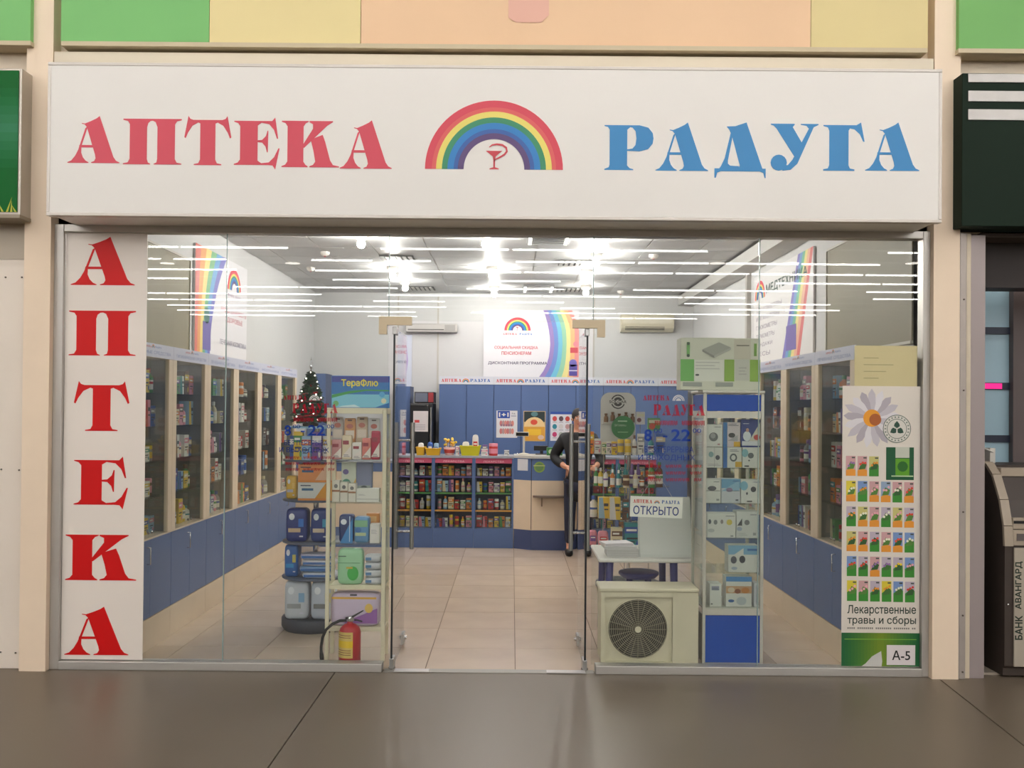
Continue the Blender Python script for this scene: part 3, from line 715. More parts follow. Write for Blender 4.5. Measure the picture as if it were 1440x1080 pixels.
# ---- opening hours stickers on two panes
def hours(x0, y0, s, lab):
    P = lambda a, b: (x0 + a * s, y0 + b * s)
    def R4(a, b, c, d): u, v = P(a, b); w, z = P(c, d); return rect(u, v, w, z, D)
    c = R4(0, 0, 90, 140)
    t = thing('hours_sticker', lab, 'sticker', ((c[0] + c[1]) / 2, D + 0.003, c[2]))
    fr = front(D + 0.003); rd_, bl, wh = film(196, 40, 60, .55), film(28, 70, 180, .55), film(232, 230, 228, .8)
    MB().text('АПТЕКА', fr, *R4(0, 6, 36, 14), 0.0005, rd_, serif=True).build('red_word', t)
    e = R4(40, 2, 56, 14); mb = MB()
    mb.arc(fr, (e[0] + e[1]) / 2, e[2], (e[1] - e[0]) * .30, (e[1] - e[0]) * .38, 0.0005, wh, n=14).arc(fr, (e[0] + e[1]) / 2, e[2], (e[1] - e[0]) * .42, (e[1] - e[0]) * .5, 0.0005, wh, n=14)
    mb.disc(fr, (e[0] + e[1]) / 2, e[2], (e[1] - e[0]) * .22, 0.0005, wh, 12, None, 0, math.pi * 12 / 11).build('white_rainbow_emblem', t)
    MB().text('РАДУГА', fr, *R4(14, 18, 84, 36), 0.0005, rd_, serif=True).build('red_word', t)
    mb = MB()
    for k in range(13):
        if k != 6:
            for q in range(3): mb.quad(fr, *R4(16 + k * 5.2 + q * 1.6, 40.5 + (q * k) % 2, 17.1 + k * 5.2 + q * 1.6, 47 - (q + k) % 2), 0.0005, rd_)
    mb.build('red_small_words', t)['kind'] = 'stuff'
    mb = MB().text('8', fr, *R4(2, 52, 12, 68), 0.0005, bl, bold=.02).text('00', fr, *R4(15, 51, 26, 57), 0.0005, bl).quad(fr, *R4(27, 60.5, 33, 63), 0.0005, bl)
    mb.text('22', fr, *R4(38, 52, 64, 68), 0.0005, bl, bold=.02).text('00', fr, *R4(67, 51, 78, 57), 0.0005, bl)
    mb.build('blue_hours', t)
    MB().text('БЕЗ ПЕРЕРЫВА', fr, *R4(2, 75, 68, 83), 0.0005, bl).text('И ВЫХОДНЫХ', fr, *R4(-6, 86, 70, 95), 0.0005, bl).build('blue_words', t)
    mb = MB()
    for k in range(3):
        for q in range(14):
            if q % (5 + k) != 4:
                for j in range(3): mb.quad(fr, *R4(4 + q * 5.4 + j * 1.6, 99.5 + k * 9 + (j * q) % 2, 5.0 + q * 5.4 + j * 1.6, 104 + k * 9 - (j + q) % 2), 0.0005, rd_)
    mb.build('red_lines', t)['kind'] = 'stuff'
hours(398, 550, 0.92, 'red and blue opening hours lettering stuck on glass left of entrance')
hours(904, 549, 1.05, 'red and blue opening hours lettering stuck on glass right of entrance')
# ---- OPEN sign
ox0, ox1, oz0, oz1 = rect(886.5, 697.5, 960, 726.5, D + 0.02)
op = thing('open_sign', 'small white card reading ОТКРЫТО hung inside the right pane', 'sign', ((ox0 + ox1) / 2, D + 0.02, oz0))
fo = Fr((ox0, D + 0.018, oz1), Vector((1, 0, -0.03)).normalized(), Vector((0.03, 0, 1)).normalized())
w_, h_ = ox1 - ox0, oz1 - oz0
MB().fbox(fo, 0, w_, -h_, 0, -0.003, 0.0, C(236, 236, 226, 0.45)).build('card', op)
mb = MB().text('АПТЕКА', fo, 0.018, w_ * .42, -h_ * .34, -h_ * .14, 0.0006, C(206, 52, 44), serif=True)
rainbow(mb, fo, w_ * .51, -h_ * .32, w_ * .055, 0.0006)
mb.text('РАДУГА', fo, w_ * .60, w_ - 0.018, -h_ * .34, -h_ * .14, 0.0006, C(46, 92, 160), serif=True).build('shop_name', op)
MB().text('ОТКРЫТО', fo, 0.022, w_ - 0.024, -h_ * .88, -h_ * .46, 0.0006, C(34, 62, 130), bold=.012).build('lettering', op)
MB().tube([fo.p(w_ * .2, 0, -0.0015), fo.p(w_ * .5, 0.16, -0.0015), fo.p(w_ * .8, 0, -0.0015)], 0.0012, C(200, 200, 200, 0.3), 5).build('string', op)

# ---- neighbour's green sign at the far left
gx1 = at(28, 200, 5.86).x; gz0_, gz1_ = at(14, 302, 5.86).z, at(14, 94, 5.86).z
gs = thing('green_sign_box', 'green neighbour shop sign with grass tufts cut by left picture edge', 'sign', (gx1 - 0.8, 5.95, gz0_))
B(gx1 - 1.8, gx1, 5.875, 6.07, gz0_ + 0.004, gz1_ - 0.004, C(188, 180, 168, 0.35, 0.5)).build('casing', gs, 0.003)
gf = MB(); fr = front(5.868)
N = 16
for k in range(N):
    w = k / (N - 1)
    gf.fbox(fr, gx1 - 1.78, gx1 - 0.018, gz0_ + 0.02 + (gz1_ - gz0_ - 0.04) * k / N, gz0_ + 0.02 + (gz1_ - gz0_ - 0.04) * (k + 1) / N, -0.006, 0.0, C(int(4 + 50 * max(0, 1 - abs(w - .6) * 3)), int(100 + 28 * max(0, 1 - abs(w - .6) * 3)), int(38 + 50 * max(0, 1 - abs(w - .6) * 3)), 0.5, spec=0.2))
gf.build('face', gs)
for k in range(7):
    x = gx1 - 0.025 - k * 0.028; hh = 0.05 + 0.045 * ((k * 7) % 5) / 4; b = 0.03 * ((k % 3) - 1)
    MB().flat([(x - 0.008, gz0_ + 0.02), (x + 0.006, gz0_ + 0.02), (x + b * .6 + 0.002, gz0_ + 0.02 + hh * .6), (x + b, gz0_ + 0.02 + hh)], fr, 0.001, C(190, 190, 60), 0.0).build('grass_blade', gs)
B(gx1 - 1.82, gx1 + 0.004, 5.86, 6.07, gz0_ - 0.02, gz0_ + 0.003, C(150, 138, 118, 0.5)).build('lower_lip', gs)

# ---- right neighbour: dark green sign, roller guide, doorway, bank machine
rx0 = at(1353, 210, 5.88).x; rz0, rz1 = at(1396, 318, 5.88).z, at(1396, 103, 5.88).z
rs = thing('dark_green_sign_box', 'dark green neighbour sign box with three silver stripes, right picture edge', 'sign', (rx0 + 0.8, 5.95, rz0))
B(rx0, rx0 + 2.2, 5.88, 6.09, rz0, rz1, C(12, 34, 20, 0.6, vary=0.06, scale=2, spec=0.2)).build('box', rs, 0.004)
for y0, y1 in ((103, 116), (127, 143), (153, 169)):
    za, zb = at(1396, y1, 5.876).z, at(1396, y0, 5.876).z
    B(rx0 + 0.035, rx0 + 2.2, 5.872, 5.8795, za, zb - 0.004, C(176, 172, 168, 0.4, 0.5, vary=0.05, scale=9)).build('silver_stripe', rs, 0.002)
gx = at(1347, 600, 6.02).x + 0.002
gd = thing('roller_shutter_guide', 'dented grey metal roller shutter guide beside the right column', 'guide rail', (gx + 0.03, 6.03, 0))
g1, g2, g3 = at(1357, 600, 6.02).x, at(1365, 600, 6.02).x, at(1386, 600, 6.02).x
B(gx, g1, 6.0, 6.10, 0, rz0 - 0.02, C(176, 166, 158, 0.45, 0.3, vary=0.08, scale=5, bump=0.3)).build('channel', gd, 0.006)
B(g1 + 0.001, g2, 6.02, 6.10, 0, rz0 - 0.02, C(218, 204, 180, 0.5, vary=0.06, scale=6)).build('cover_strip', gd, 0.004)
for z in (0.05, 0.42, 1.1, 1.9, 2.5):
    MB().lathe([(0, -.006), (.006, -.004), (.006, .004), (0, .006)], (gx + 0.025, 5.998, z), C(110, 100, 92, 0.4, 0.7), 8).build('screw', gd)
nb = sgroup('door_3', (0, 0, 0), 'neighbour doorway with pale blue barred glass')
struct('jamb', B(g2 + 0.001, g3, 6.03, 7.0, 0, rz0 - 0.03, C(164, 152, 150, 0.45, 0.2)), nb)
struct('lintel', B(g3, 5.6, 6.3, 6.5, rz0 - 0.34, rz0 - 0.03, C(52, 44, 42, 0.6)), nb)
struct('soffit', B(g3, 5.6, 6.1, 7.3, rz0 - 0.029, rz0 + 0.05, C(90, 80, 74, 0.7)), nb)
struct('inner_floor', B(g3, 5.6, 6.12, 7.3, -0.1, 0.012, C(186, 174, 158, 0.35)), nb)
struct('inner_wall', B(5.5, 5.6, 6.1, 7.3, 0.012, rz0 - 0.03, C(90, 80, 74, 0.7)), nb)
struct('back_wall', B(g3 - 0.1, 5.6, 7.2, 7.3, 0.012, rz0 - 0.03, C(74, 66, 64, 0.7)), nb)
wx0, wx1 = g3 + 0.002, at(1421, 500, 6.9).x
BLP = C(166, 196, 210, 0.3, vary=0.03, scale=2)
zs_ = [at(1404, y, 6.9).z for y in (700, 622, 612, 548, 538, 470, 460, 345)]
for k in range(0, 8, 2):
    struct('blue_pane', B(wx0, wx1, 6.92, 6.93, zs_[k], zs_[k + 1], BLP), nb)
for k in range(1, 7, 2):
    struct('dark_bar', B(wx0, wx1, 6.905, 6.94, zs_[k], zs_[k + 1], C(32, 40, 60, 0.4)), nb)
for a, b in ((0.0, 0.28), (0.52, 0.9)):
    struct('pink_light_strip', B(wx0 + (wx1 - wx0) * a, wx0 + (wx1 - wx0) * b, 6.898, 6.904, zs_[3] + 0.006, zs_[4] - 0.006, C(240, 30, 140, 0.4, glow=0.7)), nb)
struct('brown_frame', B(wx1, wx1 + 0.35, 6.86, 6.96, 0.012, rz0 - 0.05, C(96, 84, 82, 0.5)), nb)
struct('lower_panel', B(wx0, wx1, 6.92, 6.93, 0.012, zs_[0], C(150, 178, 192, 0.4)), nb)
nl_ = thing('doorway_fill_lamp', 'added unseen fill lamp in the neighbour doorway', 'lamp', (3.75, 6.75, rz0 - 0.03))  # unseen lamp added behind the lintel to light the pale panes
B(3.45, 4.05, 6.70, 6.80, rz0 - 0.075, rz0 - 0.031, WHITE).build('body', nl_, 0.005)
B(3.47, 4.03, 6.71, 6.79, rz0 - 0.082, rz0 - 0.0755, C(255, 250, 244, 0.4, glow=9)).build('diffuser', nl_)
# bank machine
ax = at(1413, 800, 6.03).x; AW = 0.62; ay = 6.03
atm = thing('bank_machine', 'beige bank cash machine with vertical black lettering at right picture edge', 'cash machine', (ax + AW / 2, 6.3, 0.012))
az = lambda y: at(1425, y, ay).z
prof = [(ay + 0.02, 0.012), (ay + 0.02, az(940)), (ay, az(937)), (ay, az(768)), (ay + 0.01, az(740)), (ay + 0.06, az(705)), (ay + 0.15, az(672)), (ay + 0.24, az(657)), (ay + 0.62, az(657)), (ay + 0.62, 0.012)]
fa = Fr((ax, 0, 0), (0, 1, 0), (0, 0, 1))                   # side view plane, faces +X
DARKB = C(66, 56, 50, 0.5)
MB().flat(prof, fa, AW, DARKB, 0.0).build('cabinet_body', atm, 0.006)
def bez(i0, i1, off, x0, x1, m):
    mb = MB(); ps = prof[i0:i1 + 1]
    for (y0, z0), (y1, z1) in zip(ps, ps[1:]):
        n = Vector((z1 - z0, -(y1 - y0))).normalized()          # outward (toward -Y/up)
        n = Vector((-abs(n.x), abs(n.y)))
        a = [(y0, z0), (y1, z1), (y1 + n.x * off, z1 + n.y * off), (y0 + n.x * off, z0 + n.y * off)]
        vs_ = [(x, y, z) for x in (x0, x1) for y, z in a]
        mb.add(vs_, [(0, 1, 2, 3), (7, 6, 5, 4), (0, 4, 5, 1), (1, 5, 6, 2), (2, 6, 7, 3), (3, 7, 4, 0)], m)
    return mb
ATM = C(170, 156, 138, 0.45)
bez(3, 8, 0.022, ax - 0.012, ax + 0.045, ATM).build('curved_side_bezel', atm)
bez(3, 8, 0.022, ax + AW - 0.045, ax + AW + 0.012, ATM).build('curved_side_bezel', atm)
B(ax + 0.055, ax + AW - 0.055, ay - 0.016, ay - 0.001, az(937), az(770), C(176, 166, 150, 0.45)).build('lower_door', atm, 0.004)
B(ax + 0.047, ax + AW - 0.047, ay + 0.14, ay + 0.24, az(672), az(660), ATM).build('top_fascia', atm, 0.004)
mb = MB().add([(ax + 0.05, ay + 0.055, az(716)), (ax + AW - 0.05, ay + 0.055, az(716)), (ax + AW - 0.05, ay + 0.135, az(680)), (ax + 0.05, ay + 0.135, az(680))], [(0, 1, 2, 3)], C(30, 34, 40, 0.12))
mb.add([(ax + 0.08, ay + 0.056, az(709)), (ax + 0.25, ay + 0.056, az(709)), (ax + 0.25, ay + 0.10, az(693)), (ax + 0.08, ay + 0.10, az(693))], [(0, 1, 2, 3)], C(116, 44, 44, 0.3, glow=0.15))
mb.build('screen', atm)
B(ax + 0.047, ax + AW - 0.047, ay - 0.012, ay + 0.05, az(744), az(728), ATM).build('keypad_shelf', atm, 0.004)
B(ax + 0.05, ax + 0.2, ay - 0.016, ay - 0.0125, az(736), az(732), BLACK).build('card_slot', atm)
B(ax + 0.047, ax + AW - 0.047, ay - 0.014, ay + 0.006, az(767), az(745), ATM).build('cash_panel', atm, 0.004)
B(ax + 0.07, ax + 0.3, ay - 0.018, ay - 0.0145, az(760), az(750), C(96, 88, 86, 0.4)).build('cash_slot', atm)
MB().lathe([(0, -.008), (.008, -.006), (.008, .006), (0, .008)], (ax + 0.02, ay - 0.004, az(850)), CHROME, 10).build('lock', atm)
fv = Fr((0, ay - 0.016, 0), (0, 0, 1), (-1, 0, 0))          # lettering climbs upward
zb0, zb1 = at(1430, 899, ay).z, at(1430, 789, ay).z
xx0, xx1 = at(1425.5, 850, ay).x, at(1436, 850, ay).x
MB().text('БАНК', fv, zb0, zb0 + (zb1 - zb0) * .31, -xx1, -xx0, 0.0008, C(26, 44, 32), bold=.03).build('lettering', atm)
MB().text('АВАНГАРД', fv, zb0 + (zb1 - zb0) * .39, zb1, -xx1, -xx0, 0.0008, C(26, 44, 32), bold=.03).build('lettering', atm)
B(ax + 0.13, ax + 0.17, ay + 0.44, ay + 0.52, az(657) + 0.001, az(634), C(214, 208, 198, 0.5)).build('power_brick', atm, 0.004)
q = at(1418, 645, ay + 0.48)
MB().tube([(ax + 0.15, ay + 0.44, az(640)), (ax + 0.06, ay + 0.42, az(632)), (ax - 0.02, ay + 0.42, az(646)), (ax - 0.03, ay + 0.45, az(668)), (ax - 0.02, ay + 0.5, az(700))], 0.006, C(214, 208, 200, 0.5), 6).build('cable', atm)

# ================================================================== SHOP INTERIOR
BULB = C(255, 250, 244, 0.4, glow=SHOP_GLOW)
BULB_FAR = C(255, 250, 244, 0.4, glow=SHOP_GLOW * 0.45)
BULB_NEAR = C(255, 250, 244, 0.4, glow=SHOP_GLOW * 1.25)
PALE = C(222, 216, 204, 0.5)
# ---- ceiling lamps
lampn = [('nearest left', 508, 331), ('nearest middle', 683, 331), ('nearest right', 850, 334), ('second right', 838, 360), ('third right', 825, 383), ('farthest right', 824, 404),
         ('second left', 552, 378), ('farthest left', 570, 397), ('second middle', 692, 378), ('farthest middle', 695, 406)]
for w, x, y in lampn:
    p = onz(x, y - 3, CEIL)
    t = thing('ceiling_lamp', '%s glaring white spherical bulb lamp under the pharmacy ceiling' % w, 'lamp', (p.x, p.y, CEIL))
    MB().lathe([(0.075, 0.0), (0.08, -0.03), (0.05, -0.06), (0.03, -0.07)], (p.x, p.y, CEIL), WHITE, 16).build('lamp_base', t)
    MB().ball((p.x, p.y, CEIL - 0.11), 0.042, BULB_FAR if 'farthest' in w else BULB_NEAR if 'nearest' in w else BULB, 12, 8).build('bulb', t)
# ---- recessed strip luminaires (unlit louvres with bright ends), vents, detectors
for lab, x0, x1, y in (('near', 741, 802, 332), ('far', 735, 779, 404)):
    a, b = onz(x0, y, CEIL), onz(x1, y, CEIL)
    t = thing('louvre_luminaire', '%s unlit square louvre light in the ceiling right of centre' % lab, 'ceiling light', ((a.x + b.x) / 2, a.y, CEIL))
    w = (b.x - a.x) / 2; cx0 = (a.x + b.x) / 2
    B(cx0 - w, cx0 + w, a.y - 0.29, a.y + 0.29, CEIL - 0.03, CEIL - 0.001, C(120, 120, 120, 0.3, 0.5)).build('housing', t, 0.004)
    for k in range(5): B(cx0 - w + 0.03, cx0 + w - 0.03, a.y - 0.24 + k * 0.12, a.y - 0.235 + k * 0.12, CEIL - 0.045, CEIL - 0.031, C(180, 180, 180, 0.3, 0.7)).build('louvre', t)
    for s in (-1, 1): B(cx0 + s * (w - 0.05), cx0 + s * (w - 0.02), a.y - 0.27, a.y + 0.27, CEIL - 0.042, CEIL - 0.031, C(255, 250, 240, 0.4, glow=6)).build('end_tube', t)
for lab, x, y in (('left rear', 592, 405), ('right front', 809, 369), ('right rear', 797, 407), ('left front', 560, 363)):
    p = onz(x, y, CEIL)
    t = thing('ceiling_vent', '%s dark slatted vent in the pharmacy ceiling' % lab, 'vent', (p.x, p.y, CEIL))
    B(p.x - 0.2, p.x + 0.2, p.y - 0.2, p.y + 0.2, CEIL - 0.012, CEIL - 0.001, C(70, 70, 68, 0.6)).build('backing', t)
    for k in range(6): B(p.x - 0.19 + k * 0.065, p.x - 0.15 + k * 0.065, p.y - 0.19, p.y + 0.19, CEIL - 0.02, CEIL - 0.0125, C(196, 194, 190, 0.5)).build('slat', t)
for lab, x, y in (('right middle', 919, 358), ('right rear', 873, 409), ('left middle', 457, 354), ('left rear', 437, 376)):
    p = onz(x, y, CEIL)
    t = thing('smoke_detector', '%s small white round smoke detector on the ceiling' % lab, 'detector', (p.x, p.y, CEIL))
    MB().lathe([(0.055, 0), (0.055, -0.02), (0.035, -0.045), (0.0, -0.05)], (p.x, p.y, CEIL - 0.001), WHITE, 14).build('body', t)
    MB().ball((p.x, p.y, CEIL - 0.052), 0.008, RED, 8, 5).build('indicator', t)

# ---- product kit: meshes made once, shared by every copy
PC = {'white': (228, 226, 220), 'cream': (222, 208, 170), 'blue': (52, 92, 168), 'pale blue': (150, 186, 214), 'green': (74, 144, 76), 'teal': (52, 140, 144), 'yellow': (226, 190, 56),
      'orange': (224, 130, 52), 'red': (196, 48, 46), 'pink': (222, 140, 156), 'purple': (118, 86, 150), 'brown': (104, 70, 48), 'grey': (150, 148, 146)}
KIT = {}
def kit(kind, c1, c2):
    k = (kind, c1, c2)
    if k in KIT: return KIT[k]
    m1, m2 = C(*PC[c1], 0.45), C(*PC[c2], 0.45); fr = front(-0.5); mb = MB(); ink = C(60, 60, 70, 0.5)
    if kind == 'carton':        # unit box, base at origin, front toward -Y
        mb.box(-.5, .5, -.5, .5, 0, 1, m1)
        mb.quad(fr, -.5, .5, .62, .86, 0.012, m2).quad(fr, -.4, .2, .70, .78, 0.02, C(240, 238, 232)).quad(fr, -.38, .3, .40, .46, 0.012, ink).quad(fr, -.38, .1, .28, .32, 0.012, ink)
        mb.disc(fr, .28, .22, .13, 0.012, m2, 10)
    elif kind == 'box':
        mb.box(-.5, .5, -.5, .5, 0, 1, m1)
        mb.flat([(-.5, 0), (.1, 0), (-.1, 1), (-.5, 1)], fr, 0.012, m2).quad(fr, 0, .42, .58, .72, 0.012, ink).quad(fr, .05, .42, .40, .46, 0.012, ink)
    elif kind == 'bottle':
        mb.lathe([(.46, 0), (.5, .03), (.5, .62), (.42, .70), (.2, .78), (.2, .82)], (0, 0, 0), m1, 12)
        mb.lathe([(.24, .82), (.24, .98), (.18, 1.0)], (0, 0, 0), m2, 12)
        mb.lathe([(.51, .14), (.51, .52)], (0, 0, 0), C(236, 232, 222), 12); mb.lathe([(.515, .36), (.515, .46)], (0, 0, 0), m2, 12)
    elif kind == 'jar':
        mb.lathe([(.47, 0), (.5, .04), (.5, .70), (.44, .76)], (0, 0, 0), m1, 12)
        mb.lathe([(.5, .76), (.5, .98), (.46, 1.0)], (0, 0, 0), m2, 12); mb.lathe([(.51, .18), (.51, .58)], (0, 0, 0), m2, 12)
    elif kind == 'pouch':
        mb.pillow(-.5, .5, -.5, .5, 0, 1, m1, 6, .5)
        mb.quad(fr, -.32, .32, .30, .66, 0.02, m2).quad(fr, -.25, .25, .50, .58, 0.04, C(240, 238, 232))
    KIT[k] = mb.mesh(kind)
    return KIT[k]
NAMES = {'carton': ('medicine_carton', 'medicine carton', 'box'), 'box': ('product_box', 'product box', 'box'), 'bottle': ('product_bottle', 'bottle', 'bottle'), 'jar': ('product_jar', 'lidded jar', 'jar'), 'pouch': ('product_pouch', 'soft pouch', 'pouch')}
def product(kind, c1, c2, loc, w, d, h, where, rz=0.0):
    nm, word, cat = NAMES[kind]
    o = bpy.data.objects.new(nm, kit(kind, c1, c2)); COL.objects.link(o)
    o.location = loc; o.scale = (w, d, h); o.rotation_euler = (0, 0, rz)
    tag(o, '%s and %s %s %s' % (c1, c2, word, where) if c1 != c2 else '%s %s %s' % (c1, word, where), cat)
    return o
rp = random.Random(77); USED = set()
CN = list(PC)
LIGHTS = ['white', 'white', 'white', 'cream', 'pale blue', 'grey', 'yellow', 'green', 'orange', 'brown', 'pink', 'blue']
def row(org, du, n, span, depth, hmax, where, rz, kinds=('carton', 'box', 'bottle', 'jar', 'carton'), base=LIGHTS, fill=0.86, hmin=0.45):
    """n products standing side by side along du from org"""
    du = Vector(du); pos = 0.0; step = span / n
    for k in range(n):
        for _ in range(40):
            kd = rp.choice(kinds); c1 = rp.choice(base); c2 = rp.choice([c for c in CN if c != c1])
            if (kd, c1, c2, where) not in USED: break
        USED.add((kd, c1, c2, where))
        w = step * (fill if kd in ('carton', 'box', 'pouch') else fill * .8) * (0.75 + .25 * rp.random()); h = hmax * (hmin + (1 - hmin) * rp.random())
        d = min(depth, w * (1.0 if kd in ('bottle', 'jar') else 0.9))
        p = Vector(org) + du * (step * (k + .5))
        product(kd, c1, c2, p, w, d, h, where, rz)

# ---- glass-fronted wall cabinets
ORD = ['nearest', 'second', 'third', 'fourth', 'fifth', 'sixth']
SHZ = [0.80, 1.08, 1.34, 1.60, 1.85]
HEADP = C(206, 208, 226, 0.45)
def wall_cabinet(side, k, y0, w=0.8):
    left = side < 0
    XF = -2.597 if left else 2.303; XB = SXL + 0.012 if left else SXR - 0.012
    s = 1 if left else -1                       # into the room
    lab = '%s glass-fronted blue base cabinet along the %s wall' % (ORD[k], 'left' if left else 'right')
    t = thing('wall_cabinet', lab, 'cabinet', ((XF + XB) / 2, y0 + w / 2, 0), 'glass cabinets along the side walls')
    y1 = y0 + w - 0.002
    bx = lambda x0, x1, *r: B(x0, x1, *r)
    bx(XB, XF - s * 0.002, y0, y1, 0.0, 0.225, CABW).build('plinth', t, 0.002)
    bx(XB, XF - s * 0.022, y0, y1, 0.23, 0.785, C(60, 72, 108, 0.5)).build('base_carcass', t)
    for a, b in ((y0 + 0.002, y0 + w / 2 - 0.0015), (y0 + w / 2 + 0.0015, y1 - 0.002)):
        d = bx(XF - s * 0.020, XF, a, b, 0.232, 0.788, BLUE).build('base_door', t, 0.002)
        if a < y0 + 0.1:
            yh = b - 0.06
            MB().tube([(XF, yh, 0.62), (XF + s * 0.025, yh, 0.62), (XF + s * 0.025, yh, 0.74), (XF, yh, 0.74)], 0.005, CHROME, 8).build('handle', d)
    bx(XB, XF - s * 0.01, y0, y1, 0.7881, 0.7995, CABW).build('counter_board', t)
    IN = C(140, 134, 122, 0.6)
    bx(XB, XB + s * 0.012, y0, y1, 0.80, 2.10, C(196, 192, 182, 0.6)).build('back_panel', t)
    for ya in (y0, y1 - 0.016): bx(XB + s * 0.013, XF - s * 0.031, ya, ya + 0.016, 0.80, 2.10, IN).build('side_panel', t)
    for ya in (y0, y1 - 0.078): bx(XF - s * 0.03, XF, ya, ya + 0.078, 0.80, 2.105, CABW).build('stile', t, 0.002)
    bx(XB, XF, y0, y1, 2.1055, 2.125, CABW).build('top_board', t)
    for z in SHZ[1:]: bx(XB + s * 0.013, XF - s * 0.05, y0 + 0.017, y1 - 0.017, z - 0.008, z, SGLASS).build('shelf', t)
    for i, (a, b) in enumerate(((y0 + 0.079, y0 + w / 2 - 0.001), (y0 + w / 2 + 0.001, y1 - 0.079))):
        g = bx(XF - s * 0.018, XF - s * 0.012, a, b, 0.802, 2.103, CGLASS).build('glass_door', t)
        MB().ball((XF - s * 0.004, (b - 0.03) if i == 0 else (a + 0.03), 0.84), 0.010, CHROME, 8, 6).build('door_knob', g)
    hd = bx(XF - s * 0.012, XF + s * 0.002, y0, y1, 2.106, 2.205, HEADP).build('header_board', t)
    fr = Fr((XF + s * 0.002, y0 if left else y1, 2.106), (0, s, 0), (0, 0, 1))
    mb = MB().text(HEAD[k % len(HEAD)], fr, 0.06, w - 0.06, 0.018, 0.046, 0.0008, C(112, 132, 186))
    mb.text('АПТЕКА', fr, w / 2 - 0.15, w / 2 - 0.035, 0.066, 0.082, 0.0008, C(196, 90, 100), serif=True).text('РАДУГА', fr, w / 2 + 0.035, w / 2 + 0.15, 0.066, 0.082, 0.0008, C(90, 120, 180), serif=True)
    rainbow(mb, fr, w / 2, 0.066, 0.026, 0.0008)
    mb.build('lettering', hd)
    xm = XB + s * 0.21
    for j, z in enumerate(SHZ):
        where = 'on %s shelf from below, %s %s-wall cabinet' % (['bottom', 'second', 'third', 'fourth', 'top'][j], ORD[k], 'left' if left else 'right')
        where = where.replace('bottom shelf from below', 'bottom shelf').replace('top shelf from below', 'top shelf')
        n = 6 if k < 3 else 5
        row((XF - s * 0.135, y0 + 0.09, z + 0.0005) if left else (XF - s * 0.135, y1 - 0.09, z + 0.0005), (0, 1, 0) if left else (0, -1, 0), n, w - 0.18, 0.13, 0.20, where, math.pi / 2 * s, fill=.96, hmin=.55)
HEAD = ['ЛЕЧЕБНЫЕ СРЕДСТВА', 'ГИГИЕНИЧЕСКИЕ СРЕДСТВА', 'ЛЕЧЕБНАЯ КОСМЕТИКА', 'ВИТАМИНЫ', 'МЕДТЕХНИКА', 'ОПТИКА']
for k in range(6): wall_cabinet(-1, k, 6.165 + 0.8 * k)
for k in range(6): wall_cabinet(1, k, 6.135 + 0.8 * k)

# ---- dark glass panels and banners above the wall cabinets
def dark_panel(n, X, s, y0, y1, z0, z1, lab):
    g = sgroup('window_%d' % n, (X, (y0 + y1) / 2, z0), lab)
    B(X, X + s * 0.012, y0, y1, z0, z1, C(146, 139, 118, 0.5, spec=0.3)).build('dark_pane', g)
    for a, b, c, d in ((y0, y1, z0 - 0.02, z0), (y0, y1, z1, z1 + 0.02), (y1, y1 + 0.02, z0, z1)):
        B(X, X + s * 0.02, a, b, c, d, C(206, 202, 194, 0.5)).build('pane_frame', g)
dark_panel(2, SXL + 0.001, 1, 6.3, 8.55, 2.25, 3.12, 'dark glazed panel high on the left wall')
dark_panel(3, SXR - 0.001, -1, 6.3, 8.0, 2.25, 3.16, 'dark glazed panel high on the right wall')
def swath(mb, fr, pts0, pts1, cols, t):            # curved rainbow ribbon between two edges
    n = len(cols)
    for i in range(len(pts0) - 1):
        for k, c in enumerate(cols):
            q = []
            for (P, w) in ((i, k / n), (i, (k + 1) / n), (i + 1, (k + 1) / n), (i + 1, k / n)):
                q.append((pts0[P][0] + (pts1[P][0] - pts0[P][0]) * w, pts0[P][1] + (pts1[P][1] - pts0[P][1]) * w))
            mb.add([fr.p(a, b, t) for a, b in q], [(0, 1, 2, 3)] if (q[1][0] > q[0][0]) == (q[2][1] > q[1][1]) else [(3, 2, 1, 0)], C(*c, 0.45))
RB = [(150, 128, 190), (110, 140, 206), (110, 190, 216), (150, 204, 170), (238, 226, 150), (240, 186, 130), (232, 150, 144)]
# left wall banner
ya, za = onx(276, 341, SXL + 0.03).y, onx(276, 341, SXL + 0.03).z
yb = onx(348, 420, SXL + 0.03).y; zb = onx(277, 494, SXL + 0.03).z
t = thing('wall_banner', 'white banner with rainbow stripe high on the left wall', 'banner', (SXL + 0.03, (ya + yb) / 2, zb))
fr = Fr((SXL + 0.024, ya, zb), (0, 1, 0), (0, 0, 1)); w, h = yb - ya, za - zb
MB().fbox(fr, 0, w, 0, h, -0.02, 0.0, C(230, 228, 232, 0.45)).build('board', t)
mb = MB(); N = 10
p0 = [(0.0, h * i / N) for i in range(N + 1)]; p1 = [(w * (.26 + .30 * (i / N) ** 2), h * i / N) for i in range(N + 1)]
swath(mb, fr, p0, p1, [(222, 120, 110), (232, 160, 96), (236, 214, 130), (120, 180, 130), (100, 160, 210), (110, 110, 190)], 0.001)
mb.quad(fr, w * .13, w * .27, 0.03, h * .30, 0.002, C(110, 100, 170)); mb.disc(fr, w * .2, h * .36, 0.08, 0.002, C(70, 120, 110), 14)
mb.build('rainbow_print', t)
mb = MB(); rainbow(mb, fr, w * .72, h * .70, w * .14, 0.0015)
mb.text('АПТЕКА РАДУГА', fr, w * .56, w * .88, h * .63, h * .66, 0.0015, C(150, 120, 150), serif=True).build('rainbow_emblem', t)
